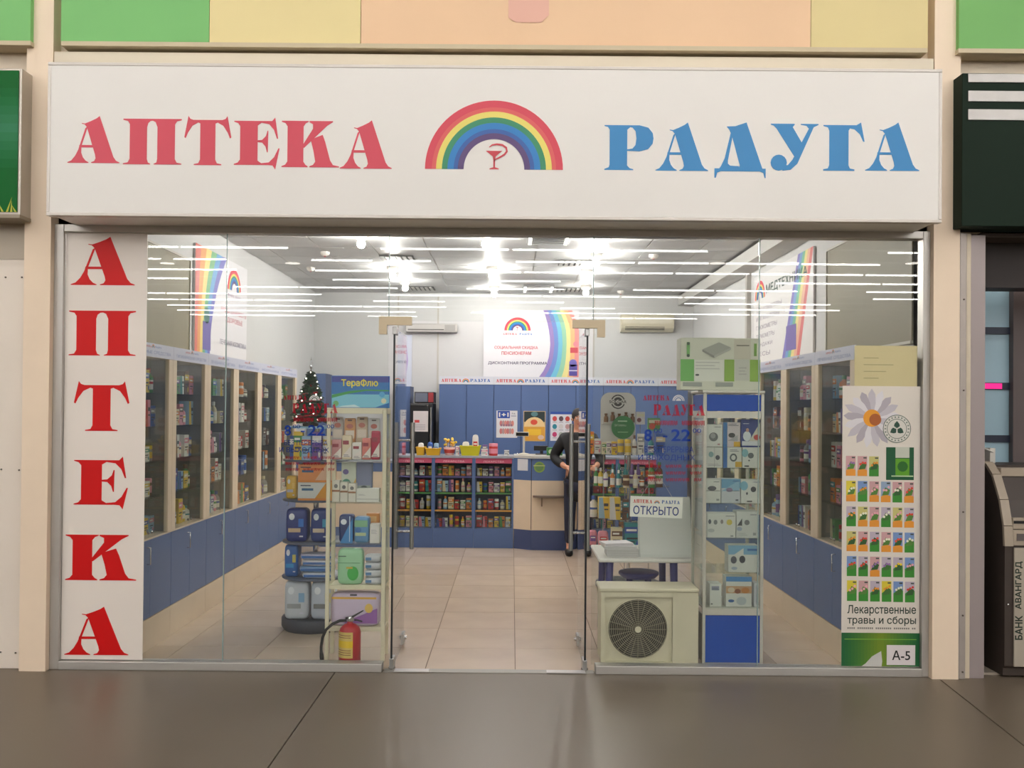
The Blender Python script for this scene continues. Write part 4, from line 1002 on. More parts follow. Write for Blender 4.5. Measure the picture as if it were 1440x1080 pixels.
MB().text('НАША ЦЕННОСТЬ', fr, w * .46, w * .98, h * .44, h * .50, 0.0015, C(206, 96, 116)).text('ЗДОРОВЬЕ', fr, w * .54, w * .9, h * .35, h * .41, 0.0015, C(206, 96, 116)).text('ЛЕЧЕБНАЯ КОСМЕТИКА', fr, w * .44, w * .99, h * .12, h * .17, 0.0015, C(90, 84, 120)).build('lettering', t)
# right wall banner
ya = onx(1143, 360, SXR - 0.03).y; yb = onx(1060, 400, SXR - 0.03).y; za = onx(1143, 346, SXR - 0.03).z; zb = onx(1130, 507, SXR - 0.03).z
t = thing('wall_banner', 'white banner with rainbow edge and grey list high on the right wall', 'banner', (SXR - 0.03, (ya + yb) / 2, zb))
fr = Fr((SXR - 0.024, yb, zb), (0, -1, 0), (0, 0, 1)); w, h = yb - ya, za - zb
MB().fbox(fr, 0, w, 0, h, -0.02, 0.0, C(230, 228, 228, 0.45)).build('board', t)
mb = MB()
p0 = [(w * (.52 + .26 * i / N), h * i / N) for i in range(N + 1)]; p1 = [(w * (.80 + .20 * i / N), h * i / N) for i in range(N + 1)]
swath(mb, fr, p0, p1, [(120, 110, 190), (100, 150, 206), (110, 186, 150), (236, 222, 140), (238, 180, 150), (222, 110, 110)], 0.001)
mb.quad(fr, w * .60, w * .76, h * .12, h * .36, 0.002, C(112, 96, 168))
mb.build('rainbow_print', t)
mb = MB(); rainbow(mb, fr, w * .12, h * .74, w * .10, 0.0015); mb.build('rainbow_emblem', t)
mb = MB().text('МЕДТЕХНИКА', fr, w * .24, w * .92, h * .75, h * .86, 0.0025, C(70, 92, 84), bold=.02)
for k in range(6): mb.text(['ТОНОМЕТРЫ', 'ИНГАЛЯТОРЫ', 'ГЛЮКОМЕТРЫ', 'ТЕРМОМЕТРЫ', 'БАНДАЖИ', 'ВЕСЫ'][k], fr, w * .05, w * (.52 - .04 * k), h * (.60 - .095 * k), h * (.645 - .095 * k), 0.0015, C(150, 140, 160))
mb.build('lettering', t)
# back wall banner
X0, X1, Z0, Z1 = rect(680, 436, 814, 531, BACK - 0.03)
t = thing('wall_banner', 'large white rainbow banner about pensioner discount on the back wall', 'banner', ((X0 + X1) / 2, BACK - 0.02, Z0))
fr = Fr((X0, BACK - 0.032, Z0), (1, 0, 0), (0, 0, 1)); w, h = X1 - X0, Z1 - Z0
MB().fbox(fr, 0, w, 0, h, -0.025, 0.0, C(232, 231, 234, 0.45)).build('board', t)
mb = MB()
ed = [.58, .63, .665, .685, .695, .70, .695, .685, .67, .65, .625]
p0 = [(w * ed[i], h * i / N) for i in range(N + 1)]; p1 = [(w * (1.0 if i < 8 else .985 - .03 * (i - 8)), h * i / N) for i in range(N + 1)]
swath(mb, fr, p0, p1, RB, 0.001)
X = w * .86
mb.quad(fr, w * .90, w * .985, h * .03, h * .20, 0.002, C(92, 80, 160)).disc(fr, w * .94, h * .22, w * .04, 0.002, C(120, 110, 190), 14).quad(fr, w * .91, w * .99, h * .37, h * .45, 0.002, C(210, 80, 90)).disc(fr, w * .97, h * .5, w * .03, 0.002, C(226, 140, 150), 12)
mb.quad(fr, w * .90, w * .985, h * .10, h * .115, 0.0025, C(220, 214, 230))
mb.build('rainbow_print', t)
mb = MB(); rainbow(mb, fr, w * .355, h * .695, w * .138, 0.0015)
bowl_snake(mb, fr, w * .335, w * .375, h * .70, h * .77, 0.002, C(170, 80, 90))
mb.text('АПТЕКА', fr, w * .20, w * .35, h * .625, h * .66, 0.0015, C(200, 110, 120), serif=True).text('РАДУГА', fr, w * .375, w * .51, h * .625, h * .66, 0.0015, C(90, 140, 200), serif=True).build('rainbow_emblem', t)
MB().text('СОЦИАЛЬНАЯ СКИДКА', fr, w * .115, w * .57, h * .415, h * .465, 0.0015, C(206, 50, 74), bold=.015).text('ПЕНСИОНЕРАМ', fr, w * .19, w * .50, h * .335, h * .385, 0.0015, C(206, 50, 74), bold=.015).text('ДИСКОНТНАЯ ПРОГРАММА', fr, w * .05, w * .67, h * .185, h * .235, 0.0025, C(60, 50, 92), bold=.015).build('lettering', t)
# narrow banner left of it
X0, X1, Z0, Z1 = rect(559, 471, 579, 545, BACK - 0.03)
t = thing('narrow_banner', 'narrow pale blue banner on the back wall behind left door', 'banner', ((X0 + X1) / 2, BACK - 0.02, Z0))
fr = Fr((X0, BACK - 0.032, Z0), (1, 0, 0), (0, 0, 1)); w, h = X1 - X0, Z1 - Z0
MB().fbox(fr, 0, w, 0, h, -0.02, 0.0, C(214, 220, 236, 0.4)).build('board', t)
mb = MB(); swath(mb, fr, [(0, 0), (0, h * .5), (0, h)], [(w * .5, 0), (w * .75, h * .5), (w * .55, h)], [(150, 180, 220), (150, 160, 214), (180, 160, 210)], 0.001); mb.build('print', t)

# ---- air conditioner and air curtain on the back wall
X0, X1, Z0, Z1 = rect(874, 442, 948, 466, BACK - 0.2)
t = thing('wall_air_conditioner', 'cream split air conditioner indoor unit on the back wall', 'air conditioner', ((X0 + X1) / 2, BACK - 0.1, Z0))
fr = Fr((X0, 0, 0), (0, 1, 0), (0, 0, 1))
pr = [(BACK - 0.001, Z0), (BACK - 0.10, Z0), (BACK - 0.17, Z0 + 0.05), (BACK - 0.20, Z0 + 0.11), (BACK - 0.20, Z1 - 0.03), (BACK - 0.17, Z1), (BACK - 0.001, Z1)]
MB().flat(pr, fr, X1 - X0, C(222, 214, 190, 0.4), 0.0).build('body', t, 0.006)
for k in range(3): B(X0 + 0.06, X1 - 0.14, BACK - 0.165 - 0.008 * k, BACK - 0.155 - 0.008 * k, Z0 + 0.025 + 0.02 * k, Z0 + 0.035 + 0.02 * k, C(70, 66, 60, 0.5)).build('outlet_louvre', t)
B(X0 + 0.02, X1 - 0.02, BACK - 0.206, BACK - 0.2005, Z0 + 0.12, Z1 - 0.04, C(226, 220, 200, 0.4)).build('front_cover', t, 0.002)
X0, X1, Z0, Z1 = rect(570, 455, 643, 467, BACK - 0.15)
t = thing('air_curtain', 'long narrow grey air curtain on the back wall left of banner', 'air curtain', ((X0 + X1) / 2, BACK - 0.1, Z0))
B(X0, X1, BACK - 0.16, BACK - 0.001, Z0, Z1, C(186, 184, 180, 0.4)).build('casing', t, 0.015)
B(X0 + 0.04, X1 - 0.2, BACK - 0.166, BACK - 0.1605, Z0 + 0.03, Z0 + 0.045, C(100, 98, 94, 0.5)).build('air_slot', t)
B(X1 - 0.19, X1 - 0.03, BACK - 0.166, BACK - 0.1605, Z0 + 0.02, Z1 - 0.02, C(160, 158, 154, 0.4)).build('control_cover', t)

# ---- blue storage cabinets across the back
BY = 13.5
def back_cab(name, X0, X1, nd, lab, top=541.5, sign=True, cx=None):
    z1 = at(780, top, BY).z
    t = thing(name, lab, 'cabinet', ((X0 + X1) / 2, (BY + BACK) / 2, 0), 'blue storage cabinets behind the counter')
    B(X0 + 0.001, X1 - 0.001, BY + 0.021, BACK - 0.04, 0, z1, C(70, 86, 126, 0.5)).build('carcass', t)
    w = (X1 - X0) / nd
    for k in range(nd):
        d = B(X0 + k * w + 0.004, X0 + (k + 1) * w - 0.004, BY, BY + 0.02, 0.05, z1 - 0.001, BLUE).build('cabinet_door', t, 0.002)
        xk = X0 + k * w + (w - 0.05 if k % 2 == 0 else 0.05)
        MB().tube([(xk, BY, 1.0), (xk, BY - 0.025, 1.0), (xk, BY - 0.025, 1.12), (xk, BY, 1.12)], 0.005, CHROME, 6).build('handle', d)
    if sign:
        hd = B(X0 + 0.002, X1 - 0.002, BY - 0.012, BY + 0.012, z1 + 0.001, z1 + 0.118, C(214, 216, 224, 0.45)).build('header_board', t)
        fr = front(BY - 0.012); W_ = X1 - X0; k = W_ / 0.79 if nd > 1 else W_ / .40
        mb = MB()
        a = X0 + 0.03
        mb.text('АПТЕКА', fr, a, a + 0.30, z1 + 0.03, z1 + 0.085, 0.001, C(206, 70, 76), serif=True)
        if nd > 1:
            rainbow(mb, fr, a + 0.365, z1 + 0.03, 0.055, 0.001)
            mb.text('РАДУГА', fr, a + 0.43, a + 0.73, z1 + 0.03, z1 + 0.085, 0.001, C(60, 100, 170), serif=True)
        mb.build('lettering', hd)
    return z1
bx0 = at(617, 600, BY).x; bw = at(694, 600, BY).x - bx0
for k, nm in enumerate(('leftmost', 'second', 'third', 'fourth')):
    back_cab('storage_cabinet', bx0 + bw * k, bx0 + bw * (k + 1), 2, '%s tall blue double-door cabinet behind the counter with name header' % nm)
back_cab('storage_cabinet', bx0 + bw * 4, bx0 + bw * 4.55, 1, 'narrow tall blue cabinet at right end of the back row')
bc0 = SXL + .012; bc1 = at(458, 560, BY).x
back_cab('storage_cabinet', bc0, bc1, 1, 'tall blue cabinet in the back left corner behind the tree', 528, False)
bc0 = at(556, 560, BY).x; bc1 = at(577, 560, BY).x
back_cab('storage_cabinet', bc0, bc1, 1, 'slim blue cabinet behind the left door left of the fridge', 545, False)
# posters on the cabinet doors
def poster(name, lab, x0, y0, x1, y1, paper, draw):
    X0, X1, Z0, Z1 = rect(x0, y0, x1, y1, BY - 0.004)
    t = thing(name, lab, 'poster', ((X0 + X1) / 2, BY - 0.003, Z0)); fr = Fr((X0, BY - 0.003, Z0), (1, 0, 0), (0, 0, 1))
    MB().fbox(fr, 0, X1 - X0, 0, Z1 - Z0, -0.0015, 0.0005, C(*paper, 0.5)).build('sheet', t)
    mb = MB(); draw(mb, fr, X1 - X0, Z1 - Z0); mb.build('print', t)
def d1(mb, fr, w, h):
    mb.quad(fr, w * .06, w * .64, h * .72, h * .99, 0.001, C(40, 76, 160)).text('1+1', fr, w * .12, w * .58, h * .77, h * .93, 0.002, WHITE, bold=.03)
    mb.text('РА', fr, w * .74, w * .9, h * .86, h * .92, 0.001, C(70, 70, 90)).quad(fr, w * .7, w * .94, h * .79, h * .82, 0.001, C(150, 150, 170))
    for k in range(12): mb.disc(fr, w * (.22 + .11 * (k % 6)), h * (.53 if k < 6 else .24), w * .07, 0.001 + k * 1e-4, C(*((200, 120, 120), (180, 150, 150), (214, 140, 130))[k % 3]), 10, h * .11)
    for k in range(5): mb.quad(fr, w * (.2 + .12 * k), w * (.28 + .12 * k), h * .42, h * .5, 0.003, C(150, 110, 130))
poster('promo_poster', 'white poster reading 1+1 on a blue cabinet door', 698, 577.5, 727.5, 615.5, (222, 220, 222), d1)
def d2(mb, fr, w, h):
    mb.quad(fr, w * .03, w * .97, h * .64, h * .98, 0.001, C(34, 48, 50)).disc(fr, w * .5, h * .48, w * .47, 0.0015, C(238, 206, 150), 20, h * .32)
    mb.disc(fr, w * .5, h * .9, w * .16, 0.002, C(84, 126, 130), 12, h * .08).quad(fr, w * .03, w * .97, h * .02, h * .48, 0.002, C(222, 160, 60))
    mb.quad(fr, w * .2, w * .8, h * .2, h * .40, 0.0025, C(236, 190, 50)).disc(fr, w * .48, h * .63, w * .16, 0.003, C(222, 84, 60), 12, h * .09).disc(fr, w * .8, h * .13, w * .14, 0.003, C(220, 190, 170), 12, h * .08)
poster('orange_poster', 'orange round-topped drink poster with dark top on blue cabinet door', 736, 578, 767, 620.5, (206, 176, 130), d2)
def d3(mb, fr, w, h):
    mb.quad(fr, 0, w, h * .91, h, 0.001, C(44, 78, 160))
    cs = [(200, 70, 70), (90, 70, 80), (190, 60, 50), (40, 130, 150), (210, 206, 206), (190, 150, 150), (190, 60, 110), (170, 180, 170), (200, 70, 100)]
    for k in range(9): mb.disc(fr, w * (.2 + .3 * (k % 3)), h * (.76 - .27 * (k // 3)), w * .11, 0.001, C(*cs[k]), 10, h * .09); mb.quad(fr, w * (.1 + .3 * (k % 3)), w * (.3 + .3 * (k % 3)), h * (.63 - .27 * (k // 3)), h * (.65 - .27 * (k // 3)), 0.001, C(150, 150, 160))
poster('product_grid_poster', 'white poster with nine small product pictures beside standing person', 774, 579, 804, 620, (220, 220, 226), d3)

# ---- black fridge with a microwave on top, back left
X0, X1, Z0, Z1 = rect(576, 567, 608, 640, 13.2)
t = thing('black_fridge', 'black fridge with white notice behind the counter, left', 'fridge', ((X0 + X1) / 2, 13.4, 0))
B(X0, X1, 13.24, 13.8, 0, Z1, C(28, 28, 32, 0.4)).build('body', t, 0.01)
B(X0 + 0.004, X1 - 0.05, 13.20, 13.239, 0.05, Z1 - 0.02, C(22, 22, 26, 0.3)).build('fridge_door', t, 0.006)
MB().tube([(X1 - 0.025, 13.22, 0.6), (X1 - 0.025, 13.22, Z1 - 0.06)], 0.014, STEEL, 8).build('handle', t)
a, b, c, d = rect(581, 578, 602, 607, 13.19)
nt_ = B(a, b, 13.196, 13.199, c, d, C(214, 206, 206, 0.5)).build('notice', t)
mb = MB(); fr = front(13.196)
mb.quad(fr, a + 0.02, a + 0.09, c + 0.13, c + 0.17, 0.001, C(206, 70, 70))
for k in range(4): mb.quad(fr, a + 0.03, b - 0.04, c + 0.03 + 0.022 * k, c + 0.036 + 0.022 * k, 0.001, C(150, 140, 150))
mb.build('notice_print', nt_)
FZ = Z1
X0, X1, Z0, Z1 = rect(582, 551, 610, 566, 13.2)
t = thing('microwave', 'small dark microwave standing on the black fridge', 'microwave', ((X0 + X1) / 2, 13.4, FZ + 0.002))
B(X0, X1, 13.26, 13.6, FZ + 0.003, Z1, C(40, 36, 38, 0.4)).build('body', t, 0.006)
B(X0 + 0.015, X1 - 0.095, 13.25, 13.259, FZ + 0.02, Z1 - 0.015, C(110, 116, 132, 0.15)).build('window_pane', t, 0.003)
B(X1 - 0.085, X1 - 0.01, 13.25, 13.259, FZ + 0.015, Z1 - 0.012, C(150, 50, 56, 0.35)).build('control_panel', t, 0.003)

# ================================================================== COUNTER
KY = 11.48
KD = 0.46
KZ = at(650, 641, KY).z
def disp_counter(X0, X1, lab, bay, n, y=KY):
    t = thing('display_counter', lab, 'display counter', ((X0 + X1) / 2, y + KD / 2, 0), 'blue glass display counters')
    zz = [at(650, v, y).z for v in (743, 717, 692.5, 669.5, 648)]
    B(X0 + .001, X1 - .001, y, y + KD, 0, zz[0], BLUE).build('plinth', t, 0.002)
    for x in (X0 + .001, X1 - .021): B(x, x + 0.02, y, y + KD, zz[0] + .001, KZ - 0.03, BLUE).build('side_panel', t)
    B(X0 + .022, X1 - .022, y + KD - 0.012, y + KD, zz[0] + .001, KZ - 0.03, C(64, 70, 92, 0.6)).build('back_panel', t)
    B(X0, X1, y - 0.01, y + KD + 0.04, KZ - 0.029, KZ, C(150, 154, 166, 0.4)).build('counter_top', t, 0.003)
    for i in (1, 2, 3):
        s = B(X0 + .022, X1 - .022, y + 0.02, y + KD - 0.013, zz[i] - 0.006, zz[i], SGLASS).build('shelf', t)
        c = [(214, 150, 60), (86, 146, 80), (92, 84, 150)][i - 1]
        B(X0 + .022, X1 - .022, y + 0.012, y + 0.019, zz[i] - 0.022, zz[i] - 0.002, C(*c, 0.5)).build('price_strip', s)
    B(X0 + .022, X1 - .022, y + 0.012, y + 0.02, zz[4] - 0.03, KZ - 0.031, C(196, 84, 116, 0.45)).build('pink_header', t)
    MB().text('ЛЕКАРСТВА', front(y + 0.012), X0 + 0.12, X1 - 0.12, zz[4] - 0.02, zz[4] + 0.004, 0.001, C(232, 190, 200)).build('header_lettering', t)
    for a, b in ((X0 + .022, (X0 + X1) / 2 - .001), ((X0 + X1) / 2 + .001, X1 - .022)):
        g = B(a, b, y + 0.002, y + 0.007, zz[0] + .002, zz[4] - 0.035, CGLASS).build('glass_front', t)
        for z in (zz[0] + 0.05, zz[2] + 0.02, zz[4] - 0.08): MB().ball(((a + 0.015) if a < (X0 + X1) / 2 - 0.01 else (b - 0.015), y - 0.002, z), 0.008, CHROME, 8, 5).build('glass_clip', g)
    zl_ = [zz[0] + 0.0015, zz[1] + .0005, zz[2] + .0005, zz[3] + .0005]
    for j, z in enumerate(zl_):
        where = 'on the %s shelf of the %s display counter' % (('bottom', 'second', 'third', 'top')[j], bay)
        row((X0 + 0.03, y + 0.17, z), (1, 0, 0), n, X1 - X0 - 0.06, 0.14, 0.165 if j < 3 else 0.13, where, 0, base=['white', 'yellow', 'orange', 'green', 'red', 'pale blue', 'pink', 'cream', 'white', 'yellow'], fill=.96, hmin=.6)
kx = [at(v, 700, KY).x for v in (556, 609, 666, 722)]
disp_counter(kx[0], kx[1], 'left blue display counter partly behind the open left door', 'left', 5)
disp_counter(kx[1], kx[2], 'middle blue display counter with pink header left of cash desk', 'middle', 6)
disp_counter(kx[2], kx[3], 'blue display counter directly left of the cash desk', 'right', 6)
kx2 = [at(v, 700, KY).x for v in (812, 868, 925)]
disp_counter(kx2[0], kx2[1], 'blue display counter right of the standing person', 'far right', 5)
disp_counter(kx2[1], kx2[2], 'blue display counter hidden behind the bottle stand', 'outermost right', 4)
kl = [at(400, 700, KY).x, kx[0]]
t = thing('side_counter', 'beige panelled counter section behind the left door', 'counter', ((kl[0] + kl[1]) / 2, KY + .2, 0))
z5 = at(560, 648, KY).z
B(kl[0], kl[1] - .002, KY, KY + KD, 0, 0.25, BLUE).build('plinth', t)
B(kl[0], kl[1] - .002, KY + 0.005, KY + KD, 0.251, 0.95, CABW).build('front_panel', t)
B(kl[0], kl[1] - .002, KY + 0.002, KY + KD, 0.951, z5 - .03, BLUE).build('upper_panel', t)
B(kl[0], kl[1] - .002, KY - 0.01, KY + KD, z5 - .029, z5, C(150, 154, 166, 0.4)).build('counter_top', t, 0.003)
# cash desk
t = thing('cash_desk', 'beige and blue cash desk with angled side and small shelf', 'counter', (0.45, KY + .2, 0))
c0, c1, c2, c3 = kx[3] + 0.002, at(747, 700, KY - 0.14).x, at(798, 700, KY - 0.14).x, kx2[0] - 0.002
plan = [(c0, KY + KD), (c0, KY), (c1, KY - 0.14), (c2, KY - 0.14), (c3, KY), (c3, KY + KD)]
fp = Fr((0, 0, 0), (1, 0, 0), (0, 1, 0))
dz = [0, at(770, 746, KY - .14).z, at(770, 676, KY - .14).z, at(770, 645, KY - .14).z]
def inset(p, d): cx = sum(a for a, _ in p) / len(p); cy0 = sum(b for _, b in p) / len(p); return [(a + (cx - a) * d, b + (cy0 - b) * d) for a, b in p]
MB().flat(inset(plan, .02), fp, dz[1], C(66, 80, 122, 0.45), 0.0).build('plinth', t)
MB().flat(plan, fp, dz[2], CABW, dz[1] + .001).build('body_panels', t, 0.002)
MB().flat(plan, fp, dz[3], BLUE, dz[2] + .001).build('upper_band', t, 0.002)
MB().flat([(a, b - (.02 if b < KY - .05 else 0)) for a, b in plan], fp, dz[3] + 0.03, C(190, 190, 186, 0.35), dz[3] + .001).build('desk_top', t, 0.004)
zs = at(770, 698, KY - .14).z
cv = [(c1 + 0.02 + (c2 - c1) * i / 8, KY - 0.145 - 0.10 * math.sin(math.pi * i / 8) - 0.03) for i in range(9)]
MB().flat([(c1 + 0.02, KY - 0.1415)] + cv + [(c2 + 0.02, KY - 0.1415)], fp, zs + 0.012, C(120, 104, 92, 0.4), zs - 0.012).build('bag_shelf', t)
for x in (c1 + 0.13, c2 - 0.03): B(x - 0.008, x + 0.008, KY - 0.21, KY - 0.1415, zs - 0.12, zs - 0.013, C(120, 98, 76, 0.4)).build('shelf_bracket', t)
B(c1 - 0.004, c1 + 0.004, KY - 0.143, KY - 0.1385, dz[1] + .01, dz[3] - .005, C(60, 50, 46, 0.6)).build('panel_joint', t)
sn = (Vector((c1, KY - 0.14, 0)) - Vector((c0, KY, 0))); sl = sn.length; sn.normalize()
fn = Fr((c0, KY, 0), sn, (0, 0, 1))
MB().fbox(fn, sl * .22, sl * .80, dz[3] - 0.155, dz[3] - 0.01, 0.001, 0.003, C(216, 216, 220, 0.5)).build('white_notice', t)
mb = MB(); fr = front(KY - 0.141); a = at(758.5, 657, KY - .14)
mb.disc(fr, a.x, a.z, 0.068, 0.001, C(132, 160, 70), 18).disc(fr, a.x, a.z, 0.05, 0.0015, C(96, 132, 78), 18).quad(fr, a.x - 0.075, a.x + 0.07, a.z + 0.012, a.z + 0.026, 0.002, C(176, 186, 120))
mb.build('green_sticker', t)
DT = dz[3] + 0.0305
# things on the cash desk
p = at(736.5, 640, KY + .1)
t = thing('price_display', 'customer price display on a pole at the cash desk corner', 'display', (p.x, KY + .08, DT))
MB().lathe([(0.075, 0), (0.075, 0.018), (0.02, 0.03)], (p.x, KY + .08, DT), C(206, 200, 186, 0.4), 16).build('base', t)
MB().tube([(p.x, KY + .08, DT + 0.03), (p.x, KY + .08, at(736, 613, KY + .08).z)], 0.014, C(206, 202, 192, 0.4), 10).build('pole', t)
X0, X1, Z0, Z1 = rect(725, 607.5, 743.5, 613.5, KY + .08)
hd = B(X0, X1, KY + 0.05, KY + 0.11, Z0, Z1, C(206, 202, 192, 0.4)).build('display_head', t, 0.004)
B(X0 + .006, X1 - .006, KY + 0.046, KY + 0.0495, Z0 + .006, Z1 - .006, C(22, 24, 26, 0.2)).build('screen', hd)
X0, X1, Z0, Z1 = rect(769, 629.5, 791, 642, KY + .05)
t = thing('green_box', 'green box standing on the cash desk', 'box', ((X0 + X1) / 2, KY + .1, DT))
B(X0, X1, KY + 0.04, KY + 0.16, DT + .001, Z1, C(56, 116, 60, 0.4)).build('carton', t, 0.003)
mb = MB(); fr = front(KY + 0.04); mb.disc(fr, X0 + .05, (DT + Z1) / 2, 0.03, 0.001, C(190, 206, 170), 12).quad(fr, X0 + .09, X1 - .02, DT + .06, DT + .075, 0.001, C(150, 186, 130)); mb.build('print', t)
X0, X1, Z0, Z1 = rect(755, 630, 768, 641, KY + .3)
t = thing('cash_monitor', 'black monitor back on the cash desk beside green box', 'monitor', ((X0 + X1) / 2, KY + .3, DT))
B(X0 - .04, X1 + .02, KY + 0.28, KY + 0.31, DT + .05, Z1 + .03, BLACK).build('screen_housing', t, 0.006)
B((X0 + X1) / 2 - .02, (X0 + X1) / 2 + .02, KY + 0.285, KY + 0.305, DT + .012, DT + .049, BLACK).build('stand_neck', t)
B((X0 + X1) / 2 - .08, (X0 + X1) / 2 + .08, KY + 0.24, KY + 0.35, DT + .001, DT + .011, BLACK).build('stand_foot', t, 0.003)
# things on the display counters
KT = KZ + 0.0005
def basket(x0, x1, y, h, lab, c=(222, 196, 40)):
    t = thing('yellow_basket', lab, 'basket', ((x0 + x1) / 2, y, KT)); m = C(*c, 0.4); cx, w = (x0 + x1) / 2, (x1 - x0) / 2
    fr = Fr((cx, y, KT), (1, 0, 0), (0, 0, 1))
    B(cx - w * .82, cx + w * .82, y - 0.08, y + 0.08, KT, KT + 0.006, m).build('basket_floor', t)
    for s in (-1, 1):
        MB().add([(cx - w * .82, y + s * .08, KT), (cx + w * .82, y + s * .08, KT), (cx + w, y + s * .10, KT + h), (cx - w, y + s * .10, KT + h), (cx - w * .82, y + s * .074, KT), (cx + w * .82, y + s * .074, KT), (cx + w, y + s * .094, KT + h), (cx - w, y + s * .094, KT + h)],
                 [(0, 1, 2, 3), (7, 6, 5, 4), (0, 4, 5, 1), (2, 6, 7, 3), (1, 5, 6, 2), (3, 7, 4, 0)], m).build('long_side', t)
        MB().add([(cx + s * w * .82, y - .08, KT), (cx + s * w * .82, y + .08, KT), (cx + s * w, y + .10, KT + h), (cx + s * w, y - .10, KT + h), (cx + s * w * .80, y - .08, KT), (cx + s * w * .80, y + .08, KT), (cx + s * (w - .006), y + .10, KT + h), (cx + s * (w - .006), y - .10, KT + h)],
                 [(0, 1, 2, 3), (7, 6, 5, 4), (0, 4, 5, 1), (2, 6, 7, 3), (1, 5, 6, 2), (3, 7, 4, 0)], m).build('end_side', t)
    MB().tube([(cx - w, y - .1, KT + h), (cx + w, y - .1, KT + h), (cx + w, y + .1, KT + h), (cx - w, y + .1, KT + h), (cx - w, y - .1, KT + h)], 0.006, m, 6).build('rim', t)
def kxx(px): return at(px, 635, KY + .12).x
basket(kxx(586), kxx(598), KY + .12, 0.10, 'small yellow basket at left end of the display counters', (226, 176, 50))
basket(kxx(599), kxx(620), KY + .12, 0.085, 'orange-yellow basket with blue packs on the middle counter', (226, 176, 40))
basket(kxx(647), kxx(676), KY + .12, 0.12, 'large lime-yellow basket on the display counter', (206, 200, 40))
def pack_on(nm, lab, cat, px0, px1, z, h, y, c1, c2, kind='pouch', d=0.06):
    x0, x1 = kxx(px0), kxx(px1)
    o = bpy.data.objects.new(nm, kit(kind, c1, c2)); COL.objects.link(o); o.location = ((x0 + x1) / 2, y, z); o.scale = (x1 - x0, d, h); tag(o, lab, cat); return o
pack_on('tissue_pack', 'white pack standing in the small yellow basket', 'pack', 588, 596, KT + .0065, .15, KY + .12, 'white', 'cream')
pack_on('blue_pack', 'blue pack standing in the orange-yellow basket', 'pack', 601, 609, KT + .0065, .16, KY + .12, 'blue', 'white')
pack_on('pale_pack', 'pale blue pack standing in the orange-yellow basket', 'pack', 610, 617, KT + .0065, .15, KY + .12, 'pale blue', 'blue')
pack_on('white_pack', 'white pack standing at left in the lime-yellow basket', 'pack', 650, 660, KT + .0065, .17, KY + .12, 'white', 'green')
pack_on('bunny_ear_pack', 'white and red pack rising tall from the lime-yellow basket', 'pack', 664, 673, KT + .0065, .26, KY + .12, 'white', 'red')
pack_on('flu_carton', 'white and pink carton between baskets on the counter', 'box', 641, 646, KT, .12, KY + .1, 'white', 'pink', 'carton')
pack_on('pink_carton', 'pink carton right of the lime-yellow basket', 'box', 677, 686, KT, .085, KY + .1, 'white', 'pink', 'carton')
pack_on('dark_carton', 'purple carton behind the pink carton on the counter', 'box', 678, 685, KT, .13, KY + .3, 'purple', 'grey', 'carton')
pack_on('red_tin', 'red round tin on the counter near the price display', 'tin', 687.5, 700, KT, .155, KY + .12, 'red', 'pink', 'jar', .11)
pack_on('white_mini_pack', 'small white pack left of the price display', 'pack', 709, 716, KT, .07, KY + .12, 'white', 'grey', 'carton')
# bunch of yellow sweets on sticks
x = kxx(632)
t = thing('lollipop_stand', 'cluster of small yellow lollipops in a patterned cup on the counter', 'lollipops', (x, KY + .12, KT))
MB().lathe([(.055, 0), (.075, .10), (.07, .10), (.05, .012), (0, .012)], (x, KY + .12, KT), C(214, 170, 160, 0.45), 16).build('cup', t)
MB().lathe([(.063, .03), (.072, .075)], (x, KY + .12, KT), C(196, 70, 60, 0.45), 16).build('cup_band', t)
rl2 = random.Random(8)
for k in range(18):
    g = rl2.random() * 6.28; rr = 0.03 + rl2.random() * 0.06; z = 0.12 + rl2.random() * 0.09
    p = Vector((x + rr * math.cos(g), KY + .12 + rr * math.sin(g) * .7, KT + z))
    MB().ball(p, 0.017, C(*rl2.choice([(232, 190, 50), (226, 168, 40), (238, 206, 90)]), 0.35), 8, 5).tube([p, (x + (p.x - x) * .4, KY + .12 + (p.y - KY - .12) * .4, KT + 0.02)], 0.002, WHITE, 4).build('lollipop', t)

# ================================================================== PERSON at the counter
def skin_obj(name, pts, edges, mat, parent, sub=1, root=0):
    me = bpy.data.meshes.new(name); me.from_pydata([p[:3] for p in pts], edges, []); me.materials.append(mat)
    o = bpy.data.objects.new(name, me); COL.objects.link(o); o.parent = parent
    sm = o.modifiers.new('skin', 'SKIN')
    if not me.skin_vertices: return o
    for v, p in zip(me.skin_vertices[0].data, pts):
        v.radius = (p[3], p[4] if len(p) > 4 else p[3]); v.use_root = False
    me.skin_vertices[0].data[root].use_root = True
    sm.use_smooth_shade = True
    s2 = o.modifiers.new('subdivision', 'SUBSURF'); s2.levels = sub; s2.render_levels = sub + 1
    return o
pp = at(813, 700, 11.0)
per = thing('person', 'person in black coat standing at the cash desk with elbow out', 'person', (pp.x, 11.0, 0))
SKIN, HAIR, COAT, TROU = C(196, 140, 112, 0.5), C(34, 26, 24, 0.6), C(20, 20, 24, 0.7), C(34, 38, 58, 0.7)
